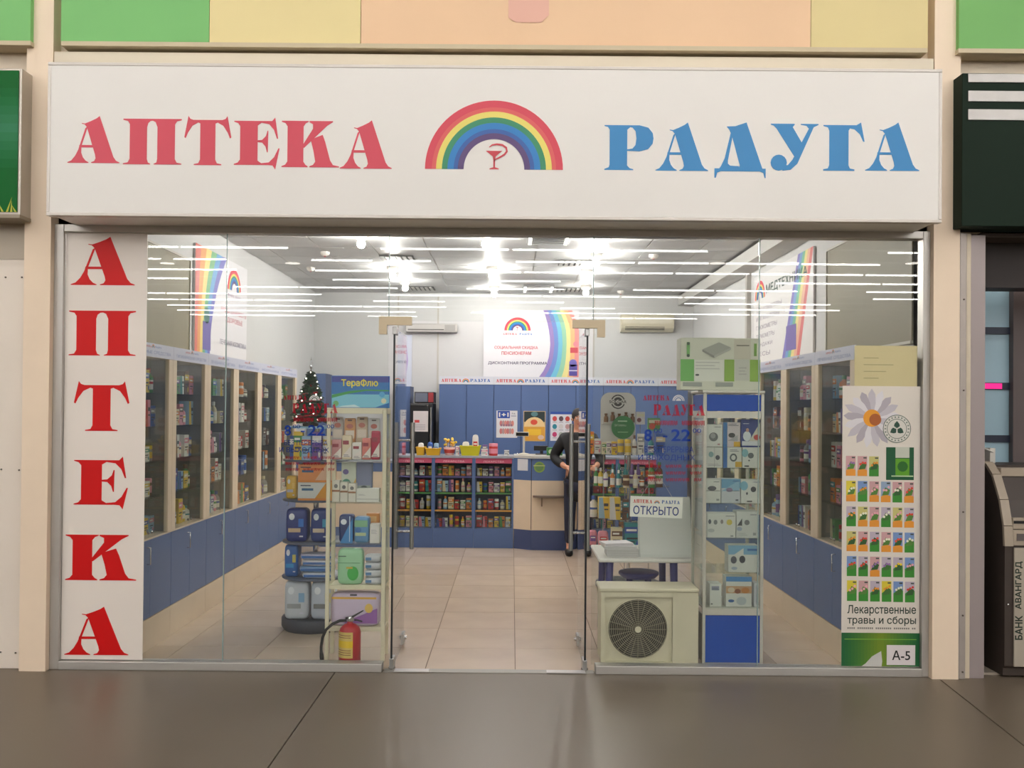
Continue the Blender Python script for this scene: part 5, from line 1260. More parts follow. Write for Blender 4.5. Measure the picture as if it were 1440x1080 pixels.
body = [(0, 0, .96, .14, .11), (0, 0, 1.18, .13, .10), (0, .0, 1.38, .16, .10), (0, .01, 1.50, .055, .055), (0, 0, 1.575, .060, .066), (0, -.005, 1.65, .074, .090), (0, .0, 1.70, .062, .075),
        (.17, 0, 1.42, .06), (.27, .03, 1.16, .045), (.20, -.19, 1.08, .032), (-.17, 0, 1.42, .06), (-.29, .05, 1.17, .045), (-.17, -.17, 1.07, .032),
        (.09, 0, .88, .085), (.10, -.01, .50, .06), (.10, .02, .10, .042), (.11, -.12, .045, .036), (-.09, 0, .88, .085), (-.10, -.01, .50, .06), (-.10, .02, .10, .042), (-.11, -.12, .045, .036)]
be = [(0, 1), (1, 2), (2, 3), (3, 4), (4, 5), (5, 6), (2, 7), (7, 8), (8, 9), (2, 10), (10, 11), (11, 12), (0, 13), (13, 14), (14, 15), (15, 16), (0, 17), (17, 18), (18, 19), (19, 20)]
n0 = len(body)
for (wx, wy, wz, s, wi) in ((.20, -.19, 1.08, 1, 9), (-.17, -.17, 1.07, -1, 12)):          # palms and five fingers
    pi_ = len(body); body.append((wx - s * .03, wy - .055, wz - .005, .028, .014)); be.append((wi, pi_))
    for k, (dx, L) in enumerate(((-.024, .055), (-.008, .066), (.008, .070), (.023, .062))):
        a = len(body); body.append((wx - s * .04 + dx, wy - .085, wz - .008, .009)); body.append((wx - s * .055 + dx, wy - .085 - L * .6, wz - .022, .008)); body.append((wx - s * .06 + dx, wy - .085 - L * .85, wz - .045, .007))
        be += [(pi_, a), (a, a + 1), (a + 1, a + 2)]
    a = len(body); body.append((wx - s * .07, wy - .06, wz + .012, .010)); body.append((wx - s * .085, wy - .095, wz + .005, .008)); be += [(pi_, a), (a, a + 1)]
bod = skin_obj('body', body, be, SKIN, per)
coat = [(0, .0, .80, .185, .14), (0, 0, 1.0, .17, .135), (0, 0, 1.18, .16, .13), (0, .0, 1.36, .19, .13), (0, .01, 1.475, .085, .085), (.18, 0, 1.40, .085), (.285, .035, 1.16, .068), (.215, -.15, 1.09, .052), (-.18, 0, 1.40, .085), (-.305, .055, 1.17, .068), (-.19, -.13, 1.08, .052), (0, 0, .62, .19, .15)]
skin_obj('coat', coat, [(11, 0), (0, 1), (1, 2), (2, 3), (3, 4), (3, 5), (5, 6), (6, 7), (3, 8), (8, 9), (9, 10)], COAT, per, root=2)
tr = [(0, 0, .92, .15, .12), (.09, 0, .84, .095), (.10, -.01, .50, .075), (.10, .02, .12, .062), (-.09, 0, .84, .095), (-.10, -.01, .50, .075), (-.10, .02, .12, .062)]
skin_obj('trousers', tr, [(0, 1), (1, 2), (2, 3), (0, 4), (4, 5), (5, 6)], TROU, per)
for s in (-1, 1): MB().pillow(pp.x + s * .11 - .048, pp.x + s * .11 + .048, 11.0 - .175, 11.0 + .075, 0.001, .085, BLACK, 6, .6).build('shoe', per)
hr_ = MB()
for k in range(10):
    g = 2 * math.pi * k / 10
    pass
hr_.lathe([(.070, -.06), (.084, -.02), (.083, .03), (.062, .075), (.03, .095), (0, .10)], (pp.x, 11.022, 1.675), HAIR, 16, sy=1.12)
hr_.build('hair', per)
for s in (-1, 1):
    MB().ball((pp.x + s * .028, 10.912, 1.645), .011, C(226, 220, 214, 0.3), 8, 6).build('eye', per)
    MB().ball((pp.x + s * .028, 10.903, 1.645), .005, C(40, 30, 26, 0.3), 8, 5).build('pupil', per)
    MB().ball((pp.x + s * .077, 11.0, 1.635), .017, SKIN, 8, 6).build('ear', per)
    MB().tube([(pp.x + s * .014, 10.906, 1.668), (pp.x + s * .044, 10.912, 1.67)], .004, HAIR, 5).build('eyebrow', per)
MB().tube([(pp.x, 10.912, 1.65), (pp.x, 10.893, 1.615), (pp.x, 10.91, 1.607)], [.007, .012, .006], SKIN, 8).build('nose', per)
MB().tube([(pp.x - .024, 10.921, 1.583), (pp.x, 10.914, 1.581), (pp.x + .024, 10.921, 1.583)], .006, C(160, 84, 78, 0.5), 6).build('mouth', per)

# ================================================================== CHRISTMAS TREE and the round pack stand (left)
SX, SYY, SR = -1.56, 7.28, 0.26
def rz_at(y): return at(425, y, SYY - SR).z
tiers = [0.10, rz_at(816), rz_at(765), rz_at(705), rz_at(648), rz_at(600)]
t = thing('round_pack_stand', 'round tiered stand of nappy packs left of the cream rack', 'display stand', (SX, SYY, 0))
MB().lathe([(SR - .02, 0.0), (SR, 0.03), (SR, 0.09), (SR - .01, 0.10)], (SX, SYY, 0), C(58, 62, 74, 0.5), 28).build('base', t)
MB().tube([(SX, SYY, 0.10), (SX, SYY, tiers[-1])], 0.022, CHROME, 12).build('pole', t)
for z in tiers[1:-1]: MB().lathe([(0.024, -0.012), (SR, -0.012), (SR, 0.0), (0.024, 0.0)], (SX, SYY, z), C(90, 100, 120, 0.3), 28).build('tier', t)
MB().lathe([(SR * .8, -0.016), (SR * .8, 0.0)], (SX, SYY, tiers[-1]), C(150, 190, 214, 0.3), 28).build('top_tier', t)
def pack(nm, lab, cx, cy0, z0, z1, w, d, c, deco, ang=0.0, soft=.30):
    t = thing(nm, lab, 'pack', (cx, cy0, z0)); 
    MB().pillow(cx - w / 2, cx + w / 2, cy0 - d / 2, cy0 + d / 2, z0 + .001, z1, C(*c, 0.35), 10, soft).build('wrapper', t)
    fr = Fr((cx - w / 2, cy0 - d / 2, z0), (1, 0, 0), (0, 0, 1)); mb = MB(); deco(mb, fr, w, z1 - z0); mb.build('print', t)
    t.rotation_euler = (0, 0, ang)
    return t
def dk(cols):
    def f(mb, fr, w, h):
        mb.disc(fr, w * .3, h * .76, w * .13, 0.004, C(226, 232, 240), 12, h * .1)
        mb.quad(fr, w * .14, w * .70, h * .30, h * .42, 0.004, C(*cols[0])).quad(fr, w * .60, w * .84, h * .46, h * .70, 0.003, C(*cols[1])).quad(fr, w * .65, w * .82, h * .16, h * .2, 0.004, C(210, 214, 230))
    return f
pk = [
 ('nappy_pack', 'pale grey nappy pack, front left on the lowest stand tier', -.105, -.13, 0, .20, .19, .14, (196, 204, 214), dk([(150, 156, 160), (130, 170, 206)])),
 ('nappy_pack', 'pale grey-blue nappy pack, front right on the lowest stand tier', .10, -.13, 0, .20, .19, .14, (186, 196, 212), dk([(120, 124, 126), (206, 196, 140)])),
 ('nappy_pack', 'bright blue nappy pack at left on the second stand tier', -.16, -.08, 1, .98, .11, .14, (40, 100, 176), dk([(60, 150, 210), (200, 190, 90)])),
 ('nappy_pack', 'navy nappy pack, front left on the third stand tier', -.115, -.11, 2, .84, .17, .14, (30, 52, 128), dk([(206, 180, 150), (60, 120, 210)])),
 ('nappy_pack', 'navy nappy pack, front right on the third stand tier', .075, -.12, 2, .84, .16, .14, (34, 60, 130), dk([(206, 190, 170), (70, 160, 200)])),
 ('yellow_pack', 'narrow yellow pack at left on the fourth stand tier', -.175, -.06, 3, .62, .085, .10, (226, 182, 70), dk([(200, 200, 210), (236, 200, 110)])),
]
for nm, lab, dx, dy, k, hf, w, d, c, deco in pk:
    z0 = tiers[k] + .0005; z1 = z0 + (tiers[k + 1] - tiers[k] - 0.016) * min(hf, .97) if hf != .20 else tiers[1] - .02
    pack(nm, lab, SX + dx, SYY + dy, z0, z1, w, d, c, deco)
zz = tiers[1] + .0005
for k, (c, a) in enumerate((((206, 210, 218), .06), ((120, 160, 206), -.05), ((214, 214, 220), .04), ((190, 190, 212), -.03))):
    nm = ['lowest', 'second', 'third', 'topmost'][k]
    t = thing('folded_pad_pack', '%s flat white-blue pad pack in the pile on the second stand tier' % nm, 'pack', (SX + .05, SYY - .09, zz), 'pad packs piled on the stand')
    MB().pillow(SX - .08 + a * .2, SX + .19 + a * .2, SYY - .205, SYY - .045, zz, zz + .048, C(*c, 0.35), 8, .45).build('wrapper', t)
    MB().box(SX - .06 + a * .2, SX + .17 + a * .2, SYY - .2065, SYY - .2045, zz + .014, zz + .032, C(60, 110, 176, 0.4)).build('printed_band', t)
    zz += .0485
z0 = tiers[3] + .0005
for k, (c1, c2, lab) in enumerate((((222, 224, 220), (230, 160, 50), 'white and orange bandage box, lower of two on the stand'), ((228, 150, 90), (230, 190, 160), 'orange and lilac bandage box, upper of two on the stand'))):
    h = (tiers[4] - tiers[3] - .02) * .48
    t = thing('bandage_box', lab, 'box', (SX + .06, SYY - .11, z0))
    B(SX - .10, SX + .17, SYY - .20, SYY - .05, z0, z0 + h, C(*c1, 0.4)).build('carton', t, 0.002)
    fr = Fr((SX - .10, SYY - .20, z0), (1, 0, 0), (0, 0, 1)); mb = MB()
    mb.flat([(.27, 0), (.27, h), (.22, h), (.12, 0)], fr, 0.001, C(*c2)).quad(fr, .03, .12, h * .55, h * .68, 0.0015, C(60, 110, 150)).quad(fr, .02, .1, h * .8, h * .86, 0.0015, C(70, 76, 90)).quad(fr, 0, .27, 0, h * .12, 0.0012, C(226, 140, 60))
    mb.build('print', t); z0 += h + .001
for k in range(6):
    g = math.radians(200 + k * 28); x, y = SX + .17 * math.cos(g), SYY + .17 * math.sin(g)
    c1, c2 = [('blue', 'white'), ('yellow', 'green'), ('pale blue', 'orange'), ('purple', 'white'), ('white', 'yellow'), ('blue', 'pink')][k]
    o = product('carton', c1, c2, (x, y, tiers[4] + .0005), .07, .05, (tiers[5] - tiers[4] - .03) * (.8 + .15 * (k % 2)), 'on the top tier of the round pack stand'); 
# tree on the stand
TX, TY, TZ = at(437, 560, SYY).x, SYY, tiers[-1] + .0005
TH = at(437, 520, SYY).z - TZ
t = thing('christmas_tree', 'small artificial Christmas tree with red tinsel and lights on the pack stand', 'tree', (TX, TY, TZ))
MB().lathe([(.06, 0), (.065, .02), (.02, .03), (.014, .05)], (TX, TY, TZ), C(60, 44, 34, 0.6), 14).build('foot', t)
MB().tube([(TX, TY, TZ + .02), (TX, TY, TZ + TH)], [.012, .004], C(70, 52, 40, 0.7), 6).build('trunk', t)
rt = random.Random(5); nd = MB(); GM = [C(30, 64, 40, 0.6), C(40, 80, 50, 0.6), C(26, 52, 44, 0.6)]
for lv in range(18):
    zc = TZ + .05 + (TH - .07) * lv / 18; R0 = .14 * (1 - lv / 18.5)
    for k in range(22):
        g = 2 * math.pi * (k + rt.random() * .6) / 22; d = Vector((math.cos(g), math.sin(g), -.55 + rt.random() * .7)); s = d.cross(Vector((0, 0, 1))).normalized()
        p0 = Vector((TX, TY, zc + .02)); L = R0 * (.8 + .3 * rt.random())
        for q in range(5):
            c = p0 + d * L * (.25 + .18 * q); wl = .030 * (1 - .12 * q)
            c.z = max(c.z, TZ + .035)
            nd.add([c - d * .012, c + s * wl + d * .014 - Vector((0, 0, .006)), c + d * .03, c - s * wl + d * .014 - Vector((0, 0, .006)), c + Vector((0, 0, .012))], [(0, 1, 4), (1, 2, 4), (2, 3, 4), (3, 0, 4), (3, 2, 1, 0)], GM[(lv + q) % 3])
nd.build('needles', t)
tin = MB(); pts = []
for i in range(110):
    w = i / 109; g = w * 9 * math.pi; R0 = .128 * (1 - w * .62); pts.append((TX + R0 * math.cos(g), TY + R0 * math.sin(g), TZ + .04 + w * TH * .58))
tin.tube(pts, .010, C(168, 20, 32, 0.35, 0.3), 6).build('red_tinsel', t)
for k in range(12):
    w = rt.random(); g = rt.random() * 6.28; R0 = .13 * (1 - w * .85)
    p = (TX + R0 * math.cos(g), TY - abs(R0 * math.sin(g)), TZ + .06 + w * TH * .85)
    MB().ball(p, .010, C(*rt.choice([(200, 40, 50), (210, 150, 160), (190, 190, 200)]), 0.2, 0.5), 8, 6).build('bauble', t)
for k in range(16):
    w = k / 16; g = rt.random() * 3.14; R0 = .14 * (1 - w * .85)
    MB().ball((TX + R0 * math.cos(g), TY - R0 * math.sin(g), TZ + .05 + w * TH * .9), .0055, C(255, 240, 226, 0.4, glow=6), 6, 4).build('fairy_light', t)
MB().lathe([(0, 0), (.008, .01), (.012, .03), (.005, .045), (.009, .06), (.003, .08), (0, .105)], (TX, TY, TZ + TH), C(206, 206, 212, 0.2, 0.8), 10).build('silver_topper', t)

# ================================================================== CREAM RACK with flu remedy topper
q0, q1 = fl(463, 930), fl(537, 930)
RX0, RX1, RY0, RY1 = at(458, 750, 6.30).x, at(542, 750, 6.30).x, 6.30, 6.52
RZ = at(500, 576, RY0).z
t = thing('cream_rack', 'cream framed open shelf rack right behind the left pane', 'rack', ((RX0 + RX1) / 2, (RY0 + RY1) / 2, 0))
for x in (RX0, RX1 - .026):
    for y in (RY0, RY1 - .026): B(x, x + .026, y, y + .026, 0, RZ, CREAM).build('post', t, 0.003)
rz = {k: at(500, v, RY0).z for k, v in (('low', 888), ('bar', 829), ('c3', 765), ('c2', 707), ('c1', 647))}
for z in (rz['low'], rz['bar'], RZ - .028):
    B(RX0 + .027, RX1 - .027, RY0, RY0 + .024, z, z + .028, CREAM).build('front_rail', t, 0.002)
    for x in (RX0 + .002, RX1 - .024): B(x, x + .022, RY0 + .027, RY1 - .027, z, z + .028, CREAM).build('side_rail', t, 0.002)
for z in (rz['low'], rz['bar']): B(RX0 + .027, RX1 - .027, RY0 + .0245, RY1 - .002, z + .016, z + .024, CREAM).build('shelf_board', t)
for z in (rz['c3'], rz['c2'], rz['c1']): B(RX0 + .027, RX1 - .027, RY0 + .005, RY1 - .005, z - .007, z, SGLASS).build('glass_shelf', t)
B(RX0 + .001, RX1 - .001, RY0 + .001, RY1 - .001, RZ + .0005, RZ + .012, CREAM).build('top_board', t)
B(RX1 - .001 - .006, RX1 - .001, RY0 + .03, RY1 - .03, rz['bar'] + .03, RZ - .03, SGLASS).build('side_glass', t)
RT = RZ + .0125
def rp_(x0, y0, x1, y1, Y): return rect(x0, y0, x1, y1, Y)
X0, X1, Z0, Z1 = rp_(466, 528.5, 548, 576, RY0 + .02)
t = thing('flu_remedy_topper', 'blue card reading ТераФлю standing on top of the cream rack', 'sign', ((X0 + X1) / 2, RY0 + .02, RT))
fr = Fr((X0, RY0 + .018, RT), (1, 0, 0), (0, 0, 1)); w, h = X1 - X0, Z1 - RT
MB().fbox(fr, 0, w, 0, h, -.006, 0, C(52, 120, 190, 0.4)).build('card', t, 0.004)
mb = MB()
mb.quad(fr, 0.004, w - .004, h * .80, h - .004, 0.0008, C(72, 80, 160)).quad(fr, 0.004, w - .004, h * .02, h * .42, 0.0008, C(130, 200, 222))
mb.flat([(0.004, h * .30), (w * .3, h * .44), (w * .6, h * .53), (w - .004, h * .52), (w - .004, h * .56), (w * .6, h * .58), (w * .3, h * .52), (0.004, h * .40)], fr, 0.0012, C(70, 160, 84))
mb.disc(fr, w * .87, h * .42, w * .05, 0.0014, C(90, 170, 220), 12).disc(fr, w * .90, h * .22, w * .045, 0.0015, C(226, 220, 190), 12).flat([(w * .75, 0.003), (w - .005, 0.003), (w - .005, h * .16)], fr, 0.0013, C(40, 110, 180))
mb.disc(fr, w * .08, h * .13, w * .05, 0.0014, C(120, 180, 120), 10).flat([(w*.1, 0.004), (w*.5, 0.004), (w*.4, h*.10), (w*.2, h*.06)], fr, 0.0013, C(214, 236, 240))
mb.build('print', t)
MB().text('ТераФлю', Fr(fr.o, fr.u, fr.v), w * .17, w * .80, h * .62, h * .90, 0.0016, C(240, 222, 70), bold=.025).build('lettering', t)
# goods in the rack
def simple_pack(nm, lab, x0, y0, x1, y1, Y, d, c, deco, z0=None, cat='pack', soft=.30, box=False):
    X0, X1, Z0, Z1 = rect(x0, y0, x1, y1, Y)
    if z0 is not None: Z1 = z0 + (Z1 - Z0) if abs(Z0 - z0) > .05 else Z1; Z0 = z0
    t = thing(nm, lab, cat, ((X0 + X1) / 2, Y + d / 2, Z0))
    if box: B(X0, X1, Y, Y + d, Z0 + .0005, Z1, C(*c, 0.4)).build('carton', t, 0.002)
    else: MB().pillow(X0, X1, Y, Y + d, Z0 + .0005, Z1, C(*c, 0.35), 10, soft).build('wrapper', t)
    fr = Fr((X0, Y, Z0), (1, 0, 0), (0, 0, 1)); mb = MB(); deco(mb, fr, X1 - X0, Z1 - Z0)
    if mb.v: mb.build('print', t)
    return t
def deco(*items):                     # (kind, x, z, w, h, colour) in fractions
    def f(mb, fr, w, h):
        for k, (kd, a, b, c, d, col) in enumerate(items):
            tt = 0.0012 + k * 2e-4
            if kd == 'r': mb.quad(fr, w * a, w * (a + c), h * b, h * (b + d), tt, C(*col))
            elif kd == 'o': mb.disc(fr, w * a, h * b, w * c, tt, C(*col), 14, h * d)
            elif kd == 't': mb.flat([(w * a, h * b), (w * (a + c), h * b), (w * (a + c), h * (b + d))], fr, tt, C(*col))
            elif kd == 'l':
                for q in range(int(d)): mb.quad(fr, w * a, w * (a + c * (1 - .2 * (q % 2))), h * (b + .06 * q), h * (b + .022 + .06 * q), tt, C(*col))
    return f
W0, I0 = (226, 224, 218), (90, 92, 104)
ry = RY0 + .035
simple_pack('flower_pack', 'lilac and white pack with orange streak on lowest shelf of cream rack', 464, 834, 534, 884, ry, .13, (206, 190, 212), deco(('r', .03, .82, .9, .06, (222, 170, 60)), ('t', .25, .1, .7, .45, (150, 100, 170)), ('o', .78, .55, .08, .14, (226, 190, 90)), ('r', .4, .92, .14, .05, (60, 56, 70))), rz['low'] + .0245)
simple_pack('green_pad_pack', 'mint green pad pack above the rail in the cream rack', 474, 772, 510, 823, ry, .10, (158, 206, 164), deco(('o', .62, .32, .22, .2, (70, 176, 80)), ('r', .36, .45, .25, .05, (206, 176, 70)), ('r', .05, .60, .85, .02, (110, 160, 120)), ('r', .05, .78, .3, .03, (80, 110, 90))), rz['bar'] + .0245)
for k in range(4):
    x0, x1, z0_, z1_ = rect(512, 812 - k * 11.5, 536, 822.5 - k * 11.5, ry)
    zb_ = rz['bar'] + .0245 + k * .052
    t = thing('white_pad_pack', '%s white pad pack in the pile right of the mint green pack' % ['lowest', 'second', 'third', 'topmost'][k], 'pack', ((x0 + x1) / 2, ry + .05, zb_), 'white pads piled in the cream rack')
    MB().pillow(x0, x1 + .004, ry, ry + .12, zb_, zb_ + .051, C(206, 208, 212, 0.35), 8, .5).build('wrapper', t)
    B(x0 + .01, x0 + .05, ry - .002, ry + .0005, zb_ + .016, zb_ + .035, C(90, 130, 170, 0.4)).build('printed_tab', t)
simple_pack('blue_pad_pack', 'blue and white pad pack on the lowest glass shelf of cream rack', 476, 724, 497, 764, ry, .10, (40, 60, 110), deco(('t', .1, .0, .85, .9, (60, 130, 190)), ('o', .35, .75, .2, .1, (220, 226, 232)), ('r', .72, .05, .06, .9, (180, 206, 226))), rz['c3'] + .0005)
simple_pack('sky_pad_pack', 'sky blue and green pad pack on the lowest glass shelf of cream rack', 497.5, 727, 519, 764, ry, .10, (96, 146, 190), deco(('r', .05, .62, .85, .25, (130, 180, 140)), ('r', .1, .28, .7, .12, (180, 196, 150)), ('o', .3, .5, .2, .1, (60, 110, 170))), rz['c3'] + .0005)
simple_pack('white_carton', 'tall white carton at right on the lowest glass shelf of cream rack', 520, 737, 533.5, 764, ry, .08, W0, deco(('l', .15, .5, .6, 4, (170, 170, 176))), rz['c3'] + .0005, 'box', box=True)
simple_pack('orange_carton', 'orange carton behind packs under the second shelf of cream rack', 515, 722, 533, 764, ry + .12, .05, (226, 150, 80), deco(('r', .1, .7, .7, .2, (236, 190, 130))), rz['c3'] + .0005, 'box', box=True)
simple_pack('baby_food_carton', 'pale carton with green and orange picture in the cream rack', 480, 650, 500.5, 706, ry + .09, .05, (206, 212, 196), deco(('o', .3, .75, .2, .07, (110, 100, 150)), ('o', .35, .45, .3, .12, (90, 150, 130)), ('t', .3, .0, .7, .6, (222, 176, 90)), ('r', .5, .02, .45, .05, (180, 70, 50))), rz['c2'] + .0005, 'box', box=True)
simple_pack('slate_carton', 'slate blue carton at right on the middle shelf of cream rack', 501, 650, 523, 706, ry + .09, .05, (128, 134, 160), deco(('r', .1, .2, .8, .2, (150, 160, 150)), ('o', .5, .3, .25, .1, (60, 70, 66))), rz['c2'] + .0005, 'box', box=True)
simple_pack('flat_white_box', 'wide flat white box on the middle shelf of cream rack', 501, 687, 533, 706.5, ry, .08, (222, 222, 212), deco(('r', .02, .2, .96, .05, (180, 180, 174)), ('l', .1, .5, .3, 2, (160, 160, 160))), rz['c2'] + .0005, 'box', box=True)
for k in range(3):
    x0 = 467 + k * 11.3
    simple_pack('striped_white_carton', 'white carton with brown stripe, %s of three on the middle shelf' % ['left', 'middle', 'right'][k], x0, 676 + 2 * k, x0 + 10.6, 706.5, ry, .07, (218, 214, 200), deco(('r', 0, .48, 1, .09, (150, 104, 70)), ('o', .5, .75, .25, .1, (110, 110, 110))), rz['c2'] + .0005, 'box', box=True)
TOPP = [('rose sachet', 466, 618, 480, (206, 150, 150)), ('cream sachet', 480.5, 612, 494.5, (222, 206, 176)), ('white sachet', 495, 622, 508.5, (226, 222, 214)), ('salmon sachet', 509, 616, 521.5, (214, 130, 120)), ('crimson sachet', 522, 606, 534, (176, 56, 80))]
for k, (w_, x0, y0, x1, c) in enumerate(TOPP):
    simple_pack('front_sachet', '%s at front on the top shelf of the cream rack' % w_, x0, y0, x1, 646.5, ry, .05, c, deco(('t', .0, .1, .98, .5, (232, 222, 214)), ('r', .12, .62, .6, .16, (150, 70, 80)), ('l', .2, .12, .6, 2, I0)), rz['c1'] + .0005, soft=.16)
for k, (w_, x0, c) in enumerate((('pale grey', 467, (196, 190, 184)), ('orange', 484, (218, 160, 110)), ('beige', 501, (206, 186, 160)), ('silver', 518, (206, 206, 206)))):
    simple_pack('hanging_bag', '%s tall bag at back on the top shelf of the cream rack' % w_, x0, 586 + 2 * (k % 2), x0 + 15.5, 646.5, ry + .08, .05, c, deco(('r', .1, .5, .8, .2, (226, 214, 200)), ('o', .5, .8, .3, .06, (190, 120, 110)), ('r', .3, .93, .4, .03, (90, 70, 70))), rz['c1'] + .0005, soft=.16)

# ================================================================== FIRE EXTINGUISHER
ex = fl(492, 934); ex.y = 6.205
ex.x = at(492, 900, ex.y).x
ez = lambda y: at(492, y, ex.y).z
t = thing('fire_extinguisher', 'red fire extinguisher with black hose inside the left pane', 'fire extinguisher', (ex.x, ex.y, 0))
R_ = 0.074
hb = ez(876)
MB().lathe([(R_ - .006, 0), (R_, .008), (R_, hb - .06), (R_ - .01, hb - .03), (R_ - .035, hb - .008), (.02, hb), (.018, hb + .012)], (ex.x, ex.y, 0), C(186, 30, 40, 0.3), 28).build('cylinder', t)
lb = MB(); vs_ = []; za_, zb_ = ez(922), ez(886)
for i in range(9):
    g = math.radians(200 + 100 * i / 8 - 5)
    for z in (za_, zb_): vs_.append((ex.x + (R_ + .0008) * math.cos(g), ex.y + (R_ + .0008) * math.sin(g), z))
lb.add(vs_, [(2 * i, 2 * i + 2, 2 * i + 3, 2 * i + 1) for i in range(8)], C(226, 196, 110, 0.5), True)
v2 = []
for i in range(9):
    g = math.radians(200 + 100 * i / 8 - 5)
    for z in (za_ + .07, za_ + .115): v2.append((ex.x + (R_ + .0014) * math.cos(g), ex.y + (R_ + .0014) * math.sin(g), z))
lb.add(v2, [(2 * i, 2 * i + 2, 2 * i + 3, 2 * i + 1) for i in range(8)], C(240, 200, 30, 0.5), True)
for q, zq in enumerate((.02, .035, .05, .135, .15)):
    v3 = []
    for i in range(7):
        g = math.radians(206 + 84 * i / 6 - 5)
        for z in (za_ + zq, za_ + zq + .005): v3.append((ex.x + (R_ + .0018) * math.cos(g), ex.y + (R_ + .0018) * math.sin(g), z))
    lb.add(v3, [(2 * i, 2 * i + 2, 2 * i + 3, 2 * i + 1) for i in range(6)], C(150, 90, 60, 0.5))
lb.build('instruction_label', t)
MB().lathe([(.018, hb + .012), (.02, hb + .03), (.014, hb + .045)], (ex.x, ex.y, 0), CHROME, 12).build('valve', t)
MB().tube([(ex.x - .03, ex.y, hb + .03), (ex.x + .02, ex.y, hb + .045), (ex.x + .09, ex.y, hb + .085)], [.008, .007, .004], BLACK, 8).build('upper_lever', t)
MB().tube([(ex.x, ex.y - .01, hb + .025), (ex.x + .05, ex.y - .01, hb + .022), (ex.x + .085, ex.y - .01, hb + .012)], .006, BLACK, 8).build('lower_lever', t)
MB().tube([(ex.x + .02, ex.y - .022, hb + .03), (ex.x + .02, ex.y - .034, hb + .03)], .014, CHROME, 10).build('gauge', t)
hpts = [(488, 872), (478, 872.5), (468, 877), (459, 885), (454, 896), (452, 909), (452, 916)]
hose = MB().tube([(ex.x + (at(a, b, ex.y).x - ex.x), ex.y - .01, at(a, b, ex.y).z) for a, b in hpts], .010, BLACK, 10).build('hose', t)
n0 = at(452, 916, ex.y); n1 = at(453.5, 930, ex.y)
MB().tube([(n0.x, ex.y - .01, n0.z), ((n0.x + n1.x) / 2, ex.y - .01, (n0.z + n1.z) / 2), (n1.x, ex.y - .01, n1.z)], [.011, .015, .011], BLACK, 10).build('nozzle', t)

# ================================================================== OUTDOOR AC UNIT standing behind the right pane
AY = 6.24
X0, X1, Z0, Z1 = rect(845, 832, 982, 938, AY)
Z0 = 0.0; AD = .26; Z1 = at(910, 833, AY).z
t = thing('outdoor_ac_unit', 'cream air conditioner outdoor unit with round fan grille on the floor', 'air conditioner', ((X0 + X1) / 2, AY + AD / 2, 0))
ACM = C(214, 206, 178, 0.45, vary=0.03, scale=6)
gx0, gx1 = at(851, 885, AY).x, at(946, 885, AY).x; gz0, gz1 = 0.03, at(900, 840, AY).z
for a in ((X0, gx0, 0.02, Z1), (gx1, X1, 0.02, Z1), (gx0 + .0005, gx1 - .0005, 0.02, gz0), (gx0 + .0005, gx1 - .0005, gz1, Z1)): B(a[0], a[1], AY, AY + .03, a[2], a[3], ACM).build('front_panel', t)
B(X0 + .001, X1 - .001, AY + .0305, AY + AD, 0.02, Z1, ACM).build('casing', t, 0.008)
B(X0 - .012, X1 + .004, AY - .006, AY + AD + .006, Z1 + .0005, Z1 + .026, ACM).build('top_cover', t, 0.008)
for x in (X0 + .07, X1 - .11): B(x, x + .05, AY + .01, AY + AD - .01, 0, .0195, C(90, 86, 78, 0.6)).build('foot', t)
c = at(897.5, 884.5, AY); gr = (at(939, 884, AY).x - at(856, 884, AY).x) / 2
fr = front(AY + .022); c.z = (gz0 + gz1) / 2
B(gx0 + .001, gx1 - .001, AY + .024, AY + .030, gz0 + .001, gz1 - .001, ACM).build('grille_panel', t)
MB().disc(front(AY + .0235), c.x, c.z, gr, 0.0, C(44, 40, 36, 0.7), 40).build('fan_opening', t)
fan = MB()
for k in range(3):
    g = 2 * math.pi * k / 3 + .5
    q = [(.03, -.02), (.08, -.05), (.17, -.06), (gr * .93, -.01), (.17, .045), (.08, .04), (.03, .02)]
    fan.flat([(c.x + a * math.cos(g) - b * math.sin(g), c.z + a * math.sin(g) + b * math.cos(g)) for a, b in q], front(AY + .021), 0.0, C(66, 62, 56, 0.5), -.0012)
fan.disc(front(AY + .0205), c.x, c.z, .04, 0, C(76, 72, 66, 0.5), 18).build('fan', t)
gm = C(150, 142, 118, 0.45)
for k in range(1, 16):
    rr = gr * k / 15.5
    MB().tube([(c.x + rr * math.cos(2 * math.pi * i / 36), AY + .013, c.z + rr * math.sin(2 * math.pi * i / 36)) for i in range(37)], .0024, gm, 5, False).build('grille_ring', t)
for k in range(24):
    g = math.pi * k / 12
    MB().tube([(c.x + .03 * math.cos(g), AY + .009, c.z + .03 * math.sin(g)), (c.x + gr * math.cos(g), AY + .009, c.z + gr * math.sin(g))], .0022, gm, 5).build('grille_spoke', t)
MB().disc(front(AY + .006), c.x, c.z, .022, 0, ACM, 16).build('grille_hub', t)
MB().arc(front(AY + .0215), c.x, c.z, gr, gr + .008, .006, ACM, 0, 2 * math.pi, 40, 0.0).build('grille_rim', t)

